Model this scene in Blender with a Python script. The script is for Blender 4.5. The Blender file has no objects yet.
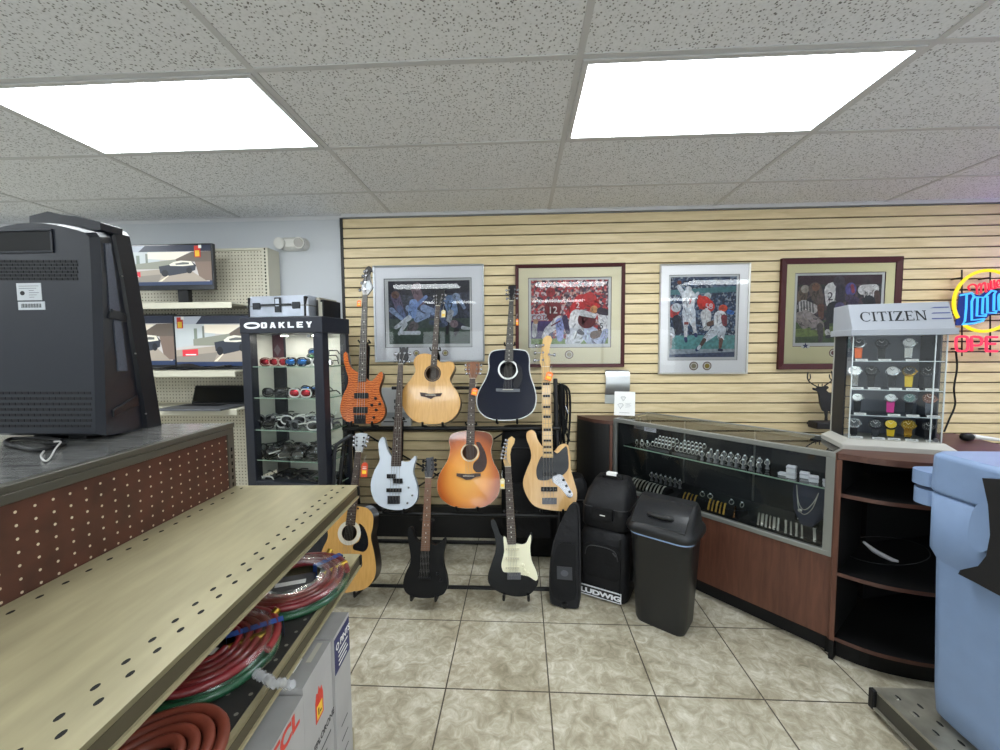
import bpy, math, random
from mathutils import Vector, Matrix, noise
from mathutils.geometry import tessellate_polygon
random.seed(7)
S = bpy.context.scene
COL = S.collection
PI = math.pi
S.view_settings.view_transform = 'Standard'
S.view_settings.look = 'None'
S.view_settings.gamma = 1
S.view_settings.use_curve_mapping = False
S.view_settings.exposure = 0.93

# ------------------------------------------------------------------ survey of the room (metres)
F = 412.87; PITCH = -.0659; YAW = -.0509; ROLL = -.007
EYE = Vector((0, 0, 1.507)); CEIL = 2.553; WALL = 3.254; SLAT = 3.225
_f = Vector((math.sin(YAW)*math.cos(PITCH), math.cos(YAW)*math.cos(PITCH), math.sin(PITCH)))
_r = Vector((math.cos(YAW), -math.sin(YAW), 0)); _u = _r.cross(_f)
RT = _r*math.cos(ROLL)+_u*math.sin(ROLL); UP = _u*math.cos(ROLL)-_r*math.sin(ROLL)
def ray(u, v): return _f+RT*((u-500)/F)-UP*((v-375)/F)
def Yp(u, v, y): d = ray(u, v); return EYE+d*(y/d.y)
def Zp(u, v, z): d = ray(u, v); return EYE+d*((z-EYE.z)/d.z)
def Pl(u, v, o, n): d = ray(u, v); return EYE+d*(n.dot(o-EYE)/n.dot(d))
def V(*a): return Vector(a)

# ------------------------------------------------------------------ materials
def lin(c):
    r = []
    for x in c:
        x = x/255.0
        r.append(x/12.92 if x <= .04045 else ((x+.055)/1.055)**2.4)
    return (r[0], r[1], r[2], 1)
_mats = {}
def nt(name):
    m = bpy.data.materials.new(name); m.use_nodes = True
    t = m.node_tree; b = t.nodes['Principled BSDF']
    return m, t, b
def N(t, kind, **kw):
    n = t.nodes.new(kind)
    for k, v in kw.items():
        if k in n.inputs: n.inputs[k].default_value = v
        else: setattr(n, k, v)
    return n
def coords(t, scale=(1, 1, 1), loc=(0, 0, 0), which='Object'):
    tc = N(t, 'ShaderNodeTexCoord'); mp = N(t, 'ShaderNodeMapping')
    mp.inputs['Scale'].default_value = scale; mp.inputs['Location'].default_value = loc
    t.links.new(tc.outputs[which], mp.inputs['Vector'])
    return mp.outputs['Vector']
def ramp(t, fac, stops):
    r = N(t, 'ShaderNodeValToRGB'); cr = r.color_ramp
    while len(cr.elements) < len(stops): cr.elements.new(.5)
    for e, (p, c) in zip(cr.elements, stops): e.position = p; e.color = lin(c)
    t.links.new(fac, r.inputs['Fac']); return r.outputs['Color']
def bump(t, b, h, strength=.2, dist=.002):
    n = N(t, 'ShaderNodeBump'); n.inputs['Strength'].default_value = strength; n.inputs['Distance'].default_value = dist
    t.links.new(h, n.inputs['Height']); t.links.new(n.outputs['Normal'], b.inputs['Normal'])
def M(name, rgb, rough=.5, metal=0, var=0, vs=12, bmp=0, bs=300, coat=0, emis=0, spec=.5, stretch=(1, 1, 1), bd=.002):
    if name in _mats: return _mats[name]
    m, t, b = nt(name); _mats[name] = m
    b.inputs['Base Color'].default_value = lin(rgb); b.inputs['Roughness'].default_value = rough
    b.inputs['Metallic'].default_value = metal; b.inputs['Coat Weight'].default_value = coat
    b.inputs['Specular IOR Level'].default_value = spec
    if emis:
        b.inputs['Emission Color'].default_value = lin(rgb); b.inputs['Emission Strength'].default_value = emis
    if var or bmp:
        v = coords(t, stretch)
    if var:
        n = N(t, 'ShaderNodeTexNoise', Scale=vs, Detail=5.0)
        t.links.new(v, n.inputs['Vector'])
        lo = tuple(max(0, c*(1-var)) for c in rgb); hi = tuple(min(255, c*(1+var)) for c in rgb)
        t.links.new(ramp(t, n.outputs['Fac'], [(.3, lo), (.7, hi)]), b.inputs['Base Color'])
    if bmp:
        n2 = N(t, 'ShaderNodeTexNoise', Scale=bs, Detail=3.0); t.links.new(v, n2.inputs['Vector'])
        bump(t, b, n2.outputs['Fac'], bmp, bd)
    return m
def wood(name, c1, c2, rough=.4, axis='X', scale=6, dist=3, coat=0, fine=18):
    if name in _mats: return _mats[name]
    m, t, b = nt(name); _mats[name] = m
    st = {'X': (.12, 1, 1), 'Y': (1, .12, 1), 'Z': (1, 1, .12)}[axis]
    v = coords(t, st)
    n = N(t, 'ShaderNodeTexNoise', Scale=scale*fine, Detail=6.0, Distortion=dist*.2)
    t.links.new(v, n.inputs['Vector'])
    t.links.new(ramp(t, n.outputs['Fac'], [(.3, c1), (.7, c2)]), b.inputs['Base Color'])
    b.inputs['Roughness'].default_value = rough; b.inputs['Coat Weight'].default_value = coat
    b.inputs['Coat Roughness'].default_value = .08
    return m
def glassy(name, tint=(245, 250, 248), refl=1.0, rough=.0):
    if name in _mats: return _mats[name]
    m = bpy.data.materials.new(name); m.use_nodes = True; t = m.node_tree; t.nodes.clear(); _mats[name] = m
    o = N(t, 'ShaderNodeOutputMaterial'); tr = N(t, 'ShaderNodeBsdfTransparent'); g = N(t, 'ShaderNodeBsdfGlossy')
    tr.inputs['Color'].default_value = lin(tint); g.inputs['Roughness'].default_value = rough
    fr = N(t, 'ShaderNodeFresnel', IOR=1.5); mx = N(t, 'ShaderNodeMixShader')
    mu = N(t, 'ShaderNodeMath', operation='MULTIPLY'); mu.inputs[1].default_value = refl
    t.links.new(fr.outputs[0], mu.inputs[0]); t.links.new(mu.outputs[0], mx.inputs['Fac'])
    t.links.new(tr.outputs[0], mx.inputs[1]); t.links.new(g.outputs[0], mx.inputs[2]); t.links.new(mx.outputs[0], o.inputs['Surface'])
    return m
def peg(name, base, hole, pitch, rad, u='X', w='Z', off=(0, 0), rough=.5, var=.05, pitch2=None):
    """board with a square grid of round holes"""
    m, t, b = nt(name); _mats[name] = m; P_ = {u: pitch, w: pitch2 or pitch}
    tc = N(t, 'ShaderNodeTexCoord'); sp = N(t, 'ShaderNodeSeparateXYZ'); t.links.new(tc.outputs['Object'], sp.inputs[0])
    def cell(ax, o):
        pitch = P_[ax]
        a = N(t, 'ShaderNodeMath', operation='ADD'); a.inputs[1].default_value = o+100*pitch; t.links.new(sp.outputs[ax], a.inputs[0])
        q = N(t, 'ShaderNodeMath', operation='MODULO'); q.inputs[1].default_value = pitch; t.links.new(a.outputs[0], q.inputs[0])
        s = N(t, 'ShaderNodeMath', operation='SUBTRACT'); s.inputs[1].default_value = pitch/2; t.links.new(q.outputs[0], s.inputs[0])
        p = N(t, 'ShaderNodeMath', operation='POWER'); p.inputs[1].default_value = 2; t.links.new(s.outputs[0], p.inputs[0]); return p.outputs[0]
    ad = N(t, 'ShaderNodeMath', operation='ADD'); t.links.new(cell(u, off[0]), ad.inputs[0]); t.links.new(cell(w, off[1]), ad.inputs[1])
    lt = N(t, 'ShaderNodeMath', operation='LESS_THAN'); lt.inputs[1].default_value = rad*rad; t.links.new(ad.outputs[0], lt.inputs[0])
    nz = N(t, 'ShaderNodeTexNoise', Scale=14.0); t.links.new(tc.outputs['Object'], nz.inputs['Vector'])
    base_c = ramp(t, nz.outputs['Fac'], [(.3, tuple(c*(1-var) for c in base)), (.7, tuple(min(255, c*(1+var)) for c in base))])
    mx = N(t, 'ShaderNodeMix', data_type='RGBA'); t.links.new(lt.outputs[0], mx.inputs[0]); t.links.new(base_c, mx.inputs[6]); mx.inputs[7].default_value = lin(hole)
    t.links.new(mx.outputs[2], b.inputs['Base Color']); b.inputs['Roughness'].default_value = rough
    return m

# ------------------------------------------------------------------ mesh builder
class MB:
    def __init__(s, mat=None):
        s.v = []; s.f = []; s.mi = []; s.mats = []; s.cur = 0; s.M = Matrix.Identity(4); s.sm = []; s.smooth = False
        if mat: s.use(mat)
    def use(s, mat):
        if mat not in s.mats: s.mats.append(mat)
        s.cur = s.mats.index(mat); return s
    def add(s, verts, faces, smooth=None):
        b = len(s.v)
        for p in verts: s.v.append(tuple(s.M @ Vector(p)))
        sm = s.smooth if smooth is None else smooth
        for f in faces: s.f.append([b+i for i in f]); s.mi.append(s.cur); s.sm.append(sm)
        return s
    def box(s, lo, hi):
        (x0, y0, z0), (x1, y1, z1) = lo, hi
        return s.add([(x0,y0,z0),(x1,y0,z0),(x1,y1,z0),(x0,y1,z0),(x0,y0,z1),(x1,y0,z1),(x1,y1,z1),(x0,y1,z1)],
                     [(0,3,2,1),(4,5,6,7),(0,1,5,4),(1,2,6,5),(2,3,7,6),(3,0,4,7)], False)
    def cbox(s, c, d):
        return s.box([c[i]-d[i]/2 for i in range(3)], [c[i]+d[i]/2 for i in range(3)])
    def hexa(s, bot, top):
        return s.add(list(bot)+list(top), [(3,2,1,0),(4,5,6,7),(0,1,5,4),(1,2,6,5),(2,3,7,6),(3,0,4,7)], False)
    def quad(s, a, b, c, d): return s.add([a, b, c, d], [(0,1,2,3)], False)
    def prism(s, poly, z0, z1, side=None, back=None, holes=(), through=True):
        n = len(poly); fm = s.cur
        if holes:
            loops = [[Vector((p[0], p[1], 0)) for p in poly]]+[[Vector((p[0], p[1], 0)) for p in h] for h in holes]
            flat = [p for l in loops for p in l]; tri = tessellate_polygon(loops)
            s.add([(p.x, p.y, z1) for p in flat], [tuple(t) for t in tri], False)
        else: s.add([(p[0], p[1], z1) for p in poly], [tuple(range(n))], False)
        if back: s.use(back)
        if holes and through: s.add([(p.x, p.y, z0) for p in flat], [tuple(reversed(t)) for t in tri], False)
        else: s.add([(p[0], p[1], z0) for p in poly], [tuple(reversed(range(n)))], False)
        if side: s.use(side)
        s.add([(p[0], p[1], z0) for p in poly]+[(p[0], p[1], z1) for p in poly], [(i, (i+1) % n, n+(i+1) % n, n+i) for i in range(n)], s.smooth)
        for h in holes:
            k = len(h); s.add([(p[0], p[1], z0 if through else z1-.004) for p in h]+[(p[0], p[1], z1) for p in h], [(i, (i+1) % k, k+(i+1) % k, k+i) for i in range(k)], False)
        s.cur = fm; return s
    def cyl(s, p0, p1, r0, r1=None, n=12, cap=True):
        p0 = Vector(p0); p1 = Vector(p1); r1 = r0 if r1 is None else r1
        d = (p1-p0).normalized(); a = d.orthogonal().normalized(); b = d.cross(a)
        vs = []
        for p, r in ((p0, r0), (p1, r1)):
            for i in range(n):
                t = 2*PI*i/n; vs.append(p+(a*math.cos(t)+b*math.sin(t))*r)
        s.add(vs, [(i, (i+1) % n, n+(i+1) % n, n+i) for i in range(n)], True)
        if cap: s.add(vs, [tuple(reversed(range(n))), tuple(range(n, 2*n))], False)
        return s
    def tube(s, pts, r, n=8, closed=False, taper=None):
        pts = [Vector(p) for p in pts]; m = len(pts); rings = []
        prev = None
        for i, p in enumerate(pts):
            if closed: d = pts[(i+1) % m]-pts[i-1]
            else: d = pts[min(i+1, m-1)]-pts[max(i-1, 0)]
            d.normalize()
            if prev is None: a = d.orthogonal().normalized()
            else:
                a = prev-d*prev.dot(d)
                a = a.normalized() if a.length > 1e-6 else d.orthogonal().normalized()
            prev = a; b = d.cross(a); rr = r if taper is None else r*taper[i]
            rings.append([p+(a*math.cos(2*PI*k/n)+b*math.sin(2*PI*k/n))*rr for k in range(n)])
        vs = [q for rg in rings for q in rg]; fs = []
        for i in range(m if closed else m-1):
            j = (i+1) % m
            for k in range(n): fs.append((i*n+k, i*n+(k+1) % n, j*n+(k+1) % n, j*n+k))
        s.add(vs, fs, True)
        if not closed: s.add(vs, [tuple(reversed(range(n))), tuple(range((m-1)*n, m*n))], False)
        return s
    def lathe(s, prof, n=20, c=(0, 0, 0), sx=1, sy=1):
        vs = []; m = len(prof)
        for r, z in prof:
            for k in range(n): vs.append((c[0]+r*sx*math.cos(2*PI*k/n), c[1]+r*sy*math.sin(2*PI*k/n), c[2]+z))
        s.add(vs, [(i*n+k, i*n+(k+1) % n, (i+1)*n+(k+1) % n, (i+1)*n+k) for i in range(m-1) for k in range(n)], True)
        s.add(vs, [tuple(reversed(range(n))), tuple(range((m-1)*n, m*n))], False); return s
    def loft(s, loops, cap=True, smooth=True):
        n = len(loops[0]); m = len(loops); vs = [p for l in loops for p in l]
        s.add(vs, [(i*n+k, i*n+(k+1) % n, (i+1)*n+(k+1) % n, (i+1)*n+k) for i in range(m-1) for k in range(n)], smooth)
        if cap: s.add(vs, [tuple(reversed(range(n))), tuple(range((m-1)*n, m*n))], False)
        return s
    def ball(s, c, r, n=14, m=8):
        if not hasattr(r, '__len__'): r = (r, r, r)
        vs = []; fs = []
        for i in range(m+1):
            a = PI*i/m
            for k in range(n):
                b = 2*PI*k/n; vs.append((c[0]+r[0]*math.sin(a)*math.cos(b), c[1]+r[1]*math.sin(a)*math.sin(b), c[2]+r[2]*math.cos(a)))
        for i in range(m):
            for k in range(n): fs.append((i*n+k, (i+1)*n+k, (i+1)*n+(k+1) % n, i*n+(k+1) % n))
        return s.add(vs, fs, True)
    def text(s, body, size, mtx, offset=0, ext=.0004, align='LEFT', spacing=1.0):
        cu = bpy.data.curves.new('txt', 'FONT'); cu.body = body; cu.size = size; cu.offset = offset; cu.extrude = ext; cu.align_x = align
        cu.space_character = spacing; cu.resolution_u = 3
        ob = bpy.data.objects.new('txt', cu); COL.objects.link(ob)
        dg = bpy.context.evaluated_depsgraph_get(); me = bpy.data.meshes.new_from_object(ob.evaluated_get(dg))
        s.add([mtx @ v.co for v in me.vertices], [tuple(p.vertices) for p in me.polygons], False)
        bpy.data.objects.remove(ob); bpy.data.curves.remove(cu); bpy.data.meshes.remove(me); return s
    def obj(s, name, parent=None, bevel=0, seg=2, loc=None, sub=0, wn=False):
        me = bpy.data.meshes.new(name); me.from_pydata(s.v, [], s.f)
        for m in s.mats: me.materials.append(m)
        me.polygons.foreach_set('material_index', s.mi); me.polygons.foreach_set('use_smooth', s.sm); me.update()
        o = bpy.data.objects.new(name, me); COL.objects.link(o)
        if parent: o.parent = parent
        if loc is not None: o.location = loc
        if bevel:
            md = o.modifiers.new('Bevel', 'BEVEL'); md.width = bevel; md.segments = seg; md.limit_method = 'ANGLE'; md.angle_limit = .6
        if sub:
            md = o.modifiers.new('Subsurf', 'SUBSURF'); md.levels = sub; md.render_levels = sub
        return o
def tag(o, label, cat, group=None, kind=None):
    if label: o['label'] = label
    if cat: o['category'] = cat
    if group: o['group'] = group
    if kind: o['kind'] = kind
    return o
def thing(name, label, cat, loc=(0, 0, 0), group=None, mtx=None, rz=0):
    o = bpy.data.objects.new(name, None); COL.objects.link(o); o.empty_display_size = .05
    if mtx is not None: o.matrix_world = mtx
    else: o.location = loc; o.rotation_euler = (0, 0, rz)
    return tag(o, label, cat, group)
def struct(o): o['kind'] = 'structure'; return o
def dup(root, mtx, label=None, group=None, cat=None, mats=None):
    def cp(o, p):
        c = o.copy(); COL.objects.link(c)
        if p: c.parent = p
        for ch in o.children: cp(ch, c)
        return c
    r = cp(root, None); r.matrix_world = mtx
    if label: r['label'] = label
    if group: r['group'] = group
    return r
def frame_m(o, x, y, z=None):
    x = Vector(x).normalized(); y = Vector(y); z = x.cross(y).normalized(); y = z.cross(x)
    m = Matrix.Identity(4)
    for i in range(3): m[i][0] = x[i]; m[i][1] = y[i]; m[i][2] = z[i]; m[i][3] = o[i]
    return m
def TR(x, y, z, rz=0): return Matrix.Translation((x, y, z)) @ Matrix.Rotation(rz, 4, 'Z')
def catmull(pts, n=4, closed=True):
    out = []; m = len(pts)
    for i in range(m if closed else m-1):
        if closed: p = [pts[(i+k-1) % m] for k in range(4)]
        else: p = [pts[min(max(i+k-1, 0), m-1)] for k in range(4)]
        for k in range(n):
            t = k/n; t2 = t*t; t3 = t2*t
            out.append(tuple(.5*((2*p[1][j])+(-p[0][j]+p[2][j])*t+(2*p[0][j]-5*p[1][j]+4*p[2][j]-p[3][j])*t2+(-p[0][j]+3*p[1][j]-3*p[2][j]+p[3][j])*t3) for j in range(len(p[1]))))
    if not closed: out.append(tuple(pts[-1]))
    return out
def ell(cx, cy, rx, ry, n=24): return [(cx+rx*math.cos(2*PI*k/n), cy+ry*math.sin(2*PI*k/n)) for k in range(n)]
def rrect(w, d, r, n=5, cx=0, cy=0):
    out = []
    for (sx, sy, a0) in ((1, 1, 0), (-1, 1, PI/2), (-1, -1, PI), (1, -1, 1.5*PI)):
        for k in range(n+1):
            a = a0+PI/2*k/n; out.append((cx+sx*(w/2-r)+r*math.cos(a), cy+sy*(d/2-r)+r*math.sin(a)))
    return out
def cap2(x0, y0, x1, y1, w0, w1=None, n=6):
    w1 = w0 if w1 is None else w1; a = math.atan2(y1-y0, x1-x0); o = []
    for k in range(n+1):
        t = a+PI/2+PI*k/n; o.append((x0+w0/2*math.cos(t), y0+w0/2*math.sin(t)))
    for k in range(n+1):
        t = a-PI/2+PI*k/n; o.append((x1+w1/2*math.cos(t), y1+w1/2*math.sin(t)))
    return o
# common materials
BLACK = M('black_plastic', (17, 17, 19), .5, spec=.3); BLACKM = M('black_steel', (14, 14, 15), .45, 0, spec=.3)
CHROME = M('chrome', (158, 158, 162), .22, .9); STEEL = M('brushed_steel', (150, 150, 150), .35, 1)
WHITE = M('white_plastic', (225, 225, 222), .4); GOLD = M('gold', (220, 175, 80), .2, 1)
GLASS = glassy('clear_glass'); ACRYL = glassy('clear_acrylic', (244, 247, 247), .45)
DARKHOLE = M('dark_hole', (12, 12, 11), .9)
PAPER = M('white_paper', (228, 228, 226), .7); INK = M('black_ink', (25, 25, 28), .7)
ORANGE_TAG = M('orange_tag', (240, 120, 40), .6); RED_TAG = M('red_sticker', (205, 50, 35), .5); YEL_TAG = M('yellow_sticker', (235, 190, 50), .5)
# ================================================================== SETTING
XL, XR, YB = -4.66, 4.4, -4.6
TX, TY, TS = -.7954, 2.179, .4572
def floor_mat():
    m, t, b = nt('ceramic_tile'); v = coords(t)
    sp = N(t, 'ShaderNodeSeparateXYZ'); t.links.new(v, sp.inputs[0])
    def edge(ax, off):
        a = N(t, 'ShaderNodeMath', operation='ADD'); a.inputs[1].default_value = 100*TS-off; t.links.new(sp.outputs[ax], a.inputs[0])
        q = N(t, 'ShaderNodeMath', operation='MODULO'); q.inputs[1].default_value = TS; t.links.new(a.outputs[0], q.inputs[0])
        s = N(t, 'ShaderNodeMath', operation='SUBTRACT'); s.inputs[1].default_value = TS/2; t.links.new(q.outputs[0], s.inputs[0])
        p = N(t, 'ShaderNodeMath', operation='ABSOLUTE'); t.links.new(s.outputs[0], p.inputs[0]); return p.outputs[0]
    mxm = N(t, 'ShaderNodeMath', operation='MAXIMUM'); t.links.new(edge('X', TX), mxm.inputs[0]); t.links.new(edge('Y', TY), mxm.inputs[1])
    gt = N(t, 'ShaderNodeMath', operation='GREATER_THAN'); gt.inputs[1].default_value = TS/2-.0032; t.links.new(mxm.outputs[0], gt.inputs[0])
    n1 = N(t, 'ShaderNodeTexNoise', Scale=3.2, Detail=8.0, Roughness=.62, Distortion=.5); t.links.new(v, n1.inputs['Vector'])
    n2 = N(t, 'ShaderNodeTexNoise', Scale=17.0, Detail=8.0, Roughness=.7, Distortion=.9); t.links.new(v, n2.inputs['Vector'])
    mm = N(t, 'ShaderNodeMix', data_type='FLOAT'); mm.inputs[0].default_value = .62
    t.links.new(n1.outputs['Fac'], mm.inputs[2]); t.links.new(n2.outputs['Fac'], mm.inputs[3])
    c = ramp(t, mm.outputs[0], [(.36, (130, 122, 102)), (.47, (160, 152, 132)), (.56, (184, 178, 160)), (.66, (212, 209, 198))])
    mx = N(t, 'ShaderNodeMix', data_type='RGBA'); t.links.new(gt.outputs[0], mx.inputs[0]); t.links.new(c, mx.inputs[6]); mx.inputs[7].default_value = lin((66, 58, 46))
    t.links.new(mx.outputs[2], b.inputs['Base Color'])
    b.inputs['Roughness'].default_value = .42
    bump(t, b, n2.outputs['Fac'], .08); return m
def ceil_mat():
    m, t, b = nt('acoustic_tile'); v = coords(t)
    n = N(t, 'ShaderNodeTexVoronoi', Scale=92.0, Randomness=1.0); t.links.new(v, n.inputs['Vector'])
    n2 = N(t, 'ShaderNodeTexNoise', Scale=120.0, Detail=2.0); t.links.new(v, n2.inputs['Vector'])
    n3 = N(t, 'ShaderNodeTexNoise', Scale=38.0, Detail=2.0); t.links.new(v, n3.inputs['Vector'])
    ad = N(t, 'ShaderNodeMath', operation='MULTIPLY_ADD'); ad.inputs[1].default_value = .55; t.links.new(n3.outputs['Fac'], ad.inputs[0]); t.links.new(n.outputs['Distance'], ad.inputs[2])
    c = ramp(t, ad.outputs[0], [(.46, (118, 118, 118)), (.58, (222, 223, 226)), (1, (230, 231, 234))])
    t.links.new(c, b.inputs['Base Color']); b.inputs['Roughness'].default_value = .9; b.inputs['Specular IOR Level'].default_value = .1
    bump(t, b, n2.outputs['Fac'], .12); return m
mb = MB(floor_mat()); mb.quad((XL, YB, 0), (XR, YB, 0), (XR, WALL, 0), (XL, WALL, 0)); struct(mb.obj('floor'))
mb = MB(ceil_mat()); mb.quad((XL, WALL, CEIL), (XR, WALL, CEIL), (XR, YB, CEIL), (XL, YB, CEIL)); struct(mb.obj('ceiling'))
WALLM = M('painted_wall', (192, 195, 199), .7, bmp=.05)
mb = MB(WALLM); mb.box((XL, WALL, 0), (XR, WALL+.1, CEIL+.05)); struct(mb.obj('wall_back'))
mb = MB(WALLM); mb.box((XL-.1, YB, 0), (XL, WALL, CEIL)); struct(mb.obj('wall_left'))
mb = MB(WALLM); mb.box((XR, YB, 0), (XR+.1, WALL, CEIL)); struct(mb.obj('wall_right'))
# shop front behind the camera, with its windows
mb = MB(WALLM); mb.box((XL, YB-.1, 0), (XR, YB, .25)); mb.box((XL, YB-.1, 2.35), (XR, YB, CEIL))
for a, c in ((XL, -4.2), (-.2, .2), (4.1, XR)): mb.box((a, YB-.1, .25), (c, YB, 2.35))
struct(mb.obj('wall_front'))
for i, (a, c) in enumerate(((-4.2, -.2), (.2, 4.1))):
    w = thing('window_%d' % (i+1), None, None, ((a+c)/2, YB-.05, .25)); struct(w); W2 = (c-a)/2
    mb = MB(M('window_frame_metal', (120, 122, 125), .4, .6))
    mb.box((-W2, -.03, 0), (W2, .03, .05)); mb.box((-W2, -.03, 1.7), (W2, .03, 2.10))
    for x in (-W2, -.025, W2-.05): mb.box((x, -.03, .05), (x+.05, .03, 2.05))
    struct(mb.obj('window_frame', w)); mb = MB(GLASS); mb.quad((-W2, 0, 0), (W2, 0, 0), (W2, 0, 2.10), (-W2, 0, 2.10)); struct(mb.obj('pane', w))
# ceiling grid
CX, CY, CW, CD = -1.0023, 1.5704, 1.2192, .6096
GRID = M('grid_metal', (196, 196, 198), .45)
mb = MB(GRID)
for i in range(-3, 6):
    x = CX+i*CW
    if XL < x < XR: mb.box((x-.012, YB, CEIL-.004), (x+.012, WALL, CEIL+.001))
j = -10
for j in range(-10, 4):
    y = CY+j*CD
    if YB < y < WALL: mb.box((XL, y-.012, CEIL-.0035), (XR, y+.012, CEIL+.001))
struct(mb.obj('trim_1'))
mb = MB(M('wall_angle', (205, 205, 207), .5)); mb.box((XL, WALL-.024, CEIL-.004), (XR, WALL, CEIL)); mb.box((XL, WALL-.005, CEIL-.03), (-1.39, WALL, CEIL)); mb.box((-1.39, SLAT-.006, CEIL-.025), (XR, WALL, CEIL)); struct(mb.obj('trim_2'))
# troffers
def diffuser_mat():
    m, t, b = nt('prismatic_diffuser'); b.inputs['Base Color'].default_value = lin((235, 238, 238)); b.inputs['Roughness'].default_value = .35
    b.inputs['Emission Color'].default_value = lin((236, 243, 246)); b.inputs['Emission Strength'].default_value = PANEL
    return m
PANEL = 9.0
DIFF = diffuser_mat(); LFR = M('light_frame', (200, 200, 202), .4)
lt0 = None
spots = {(-1, 0): 'recessed ceiling light panel at the upper left of the photo above the old television', (1, 0): 'recessed ceiling light panel at the upper right of the photo above the jewelry case'}
for i in (-3, -1, 1, 3):
    for j in (0, -4, -8):
        x0, y0 = CX+i*CW+.014, CY+j*CD+.014; x1, y1 = x0+CW-.028, y0+CD-.028
        if x0 < XL or x1 > XR or y0 < YB: continue
        mt = Matrix.Translation(((x0+x1)/2, (y0+y1)/2, CEIL))
        lab = spots.get((i, j), 'recessed ceiling light panel outside the photo, row %s of the ceiling' % ('over the guitars' if j == 0 else 'behind the camera' if j == -4 else 'by the shop window'))
        g = 'recessed ceiling light panels'
        if lt0 is None:
            lt0 = thing('ceiling_light', lab, 'ceiling light', mtx=mt, group=g); a, c = (x1-x0)/2, (y1-y0)/2
            mb = MB(LFR); e = .022
            mb.box((-a, -c, -.008), (a, -c+e, -.001)); mb.box((-a, c-e, -.008), (a, c, -.001)); mb.box((-a, -c+e, -.008), (-a+e, c-e, -.001)); mb.box((a-e, -c+e, -.008), (a, c-e, -.001))
            mb.obj('light_frame', lt0); mb = MB(DIFF); mb.box((-a+e, -c+e, -.0055), (a-e, c-e, -.0015)); mb.obj('diffuser', lt0)
        else: dup(lt0, mt, lab)
# slatted wall
SL0 = -1.384; PITCHS = .0762
SLATM = wood('maple_slats', (206, 186, 144), (226, 207, 167), .45, 'X', 2.2)
phase = Yp(490, 305.6, SLAT).z % PITCHS
mb = MB(M('slat_groove', (92, 78, 56), .7)); mb.box((SL0, WALL-.012, .25), (XR, WALL-.001, CEIL-.03)); mb.use(SLATM)
z = .25+((phase-.25) % PITCHS)-PITCHS
while z < CEIL-.03:
    a = max(.25, z+.005); c = min(CEIL-.028, z+PITCHS-.005)
    if c-a > .004: mb.box((SL0, SLAT, a), (XR, WALL-.011, c))
    z += PITCHS
struct(mb.obj('wall_slatted', bevel=.0015, seg=1))
mb = MB(M('black_edge', (24, 22, 22), .5)); mb.box((SL0-.022, SLAT-.006, .0), (SL0, WALL, CEIL-.03)); struct(mb.obj('trim_3'))
mb = MB(M('black_base', (26, 25, 25), .6)); mb.box((SL0, SLAT-.05, 0), (XR, WALL-.001, .25)); struct(mb.obj('baseboard_back'))

# ================================================================== FRAMED PRINTS
def paint(mb, items, fx, z0, dz=.00012, strokes=None, fz=lambda c: M('paint_%d_%d_%d' % c, tuple(x*.92 for x in c), .6, var=.15, vs=45)):
    z = z0
    for it in items:
        k = it[0]; c = it[-1]; mb.use(fz(c)); z += dz
        if k == 'c': poly = cap2(*it[1:-1])
        elif k == 'e': poly = ell(*it[1:5], n=18)
        elif k == 'p': poly = it[1]
        elif k == 'r': x0, y0, x1, y1 = it[1:5]; poly = [(x0, y0), (x1, y0), (x1, y1), (x0, y1)]
        elif k == 't':
            _, body, x, y, size, col = it; p = fx((x, y)); q = fx((x+size, y)); sc = (q[0]-p[0])
            mb.text(body, sc, Matrix.Translation((p[0], p[1], z)), offset=.0004, ext=0); continue
        pp = [fx(p) for p in poly]
        mb.add([(x, y, z) for x, y in pp], [tuple(range(len(pp)))], False)
        if strokes and (k == 'c' and it[5] > 24 or k == 'e' and it[3] > 18):      # loose brush strokes over the figure
            if k == 'c': x0, y0, x1, y1, w = it[1:6]
            else: x0, y0, x1, y1, w = it[1], it[2]-it[4]*.3, it[1], it[2]+it[4]*.3, it[3]*1.6
            L_ = math.hypot(x1-x0, y1-y0)+1e-6; ax_, ay_ = (x1-x0)/L_, (y1-y0)/L_
            for n_ in range(9):
                f = strokes.uniform(-.1, 1.1); o = strokes.uniform(-.36, .36)*w; h = strokes.uniform(.10, .30)*w; q = strokes.choice((.60, .74, .86, 1.10, 1.18)); a_ = strokes.uniform(-.9, .9)
                px_, py_ = x0+ax_*L_*f-ay_*o, y0+ay_*L_*f+ax_*o; dx_, dy_ = ax_*math.cos(a_)-ay_*math.sin(a_), ax_*math.sin(a_)+ay_*math.cos(a_)
                c2 = tuple(min(240, int(v*q/10)*10) for v in c); mb.use(fz(c2)); st_ = [fx(p) for p in cap2(px_-dx_*h, py_-dy_*h, px_+dx_*h, py_+dy_*h, w*.11, w*.05, 4)]
                mb.add([(x, y, z+dz*.5) for x, y in st_], [tuple(range(len(st_)))], False)
def crowd(name, cols, scale):
    m, t, b = nt(name); v = coords(t)
    vo = N(t, 'ShaderNodeTexVoronoi', Scale=scale); t.links.new(v, vo.inputs['Vector'])
    sp = N(t, 'ShaderNodeSeparateColor'); t.links.new(vo.outputs['Color'], sp.inputs[0])
    k = len(cols); r = ramp(t, sp.outputs[0], [(i/k, c) for i, c in enumerate(cols)])
    for nd in t.nodes:
        if nd.bl_idname == 'ShaderNodeValToRGB': nd.color_ramp.interpolation = 'CONSTANT'
    t.links.new(r, b.inputs['Base Color']); b.inputs['Roughness'].default_value = .6
    return m
PGLASS = glassy('picture_glass', (250, 250, 250), 1.0)
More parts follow.
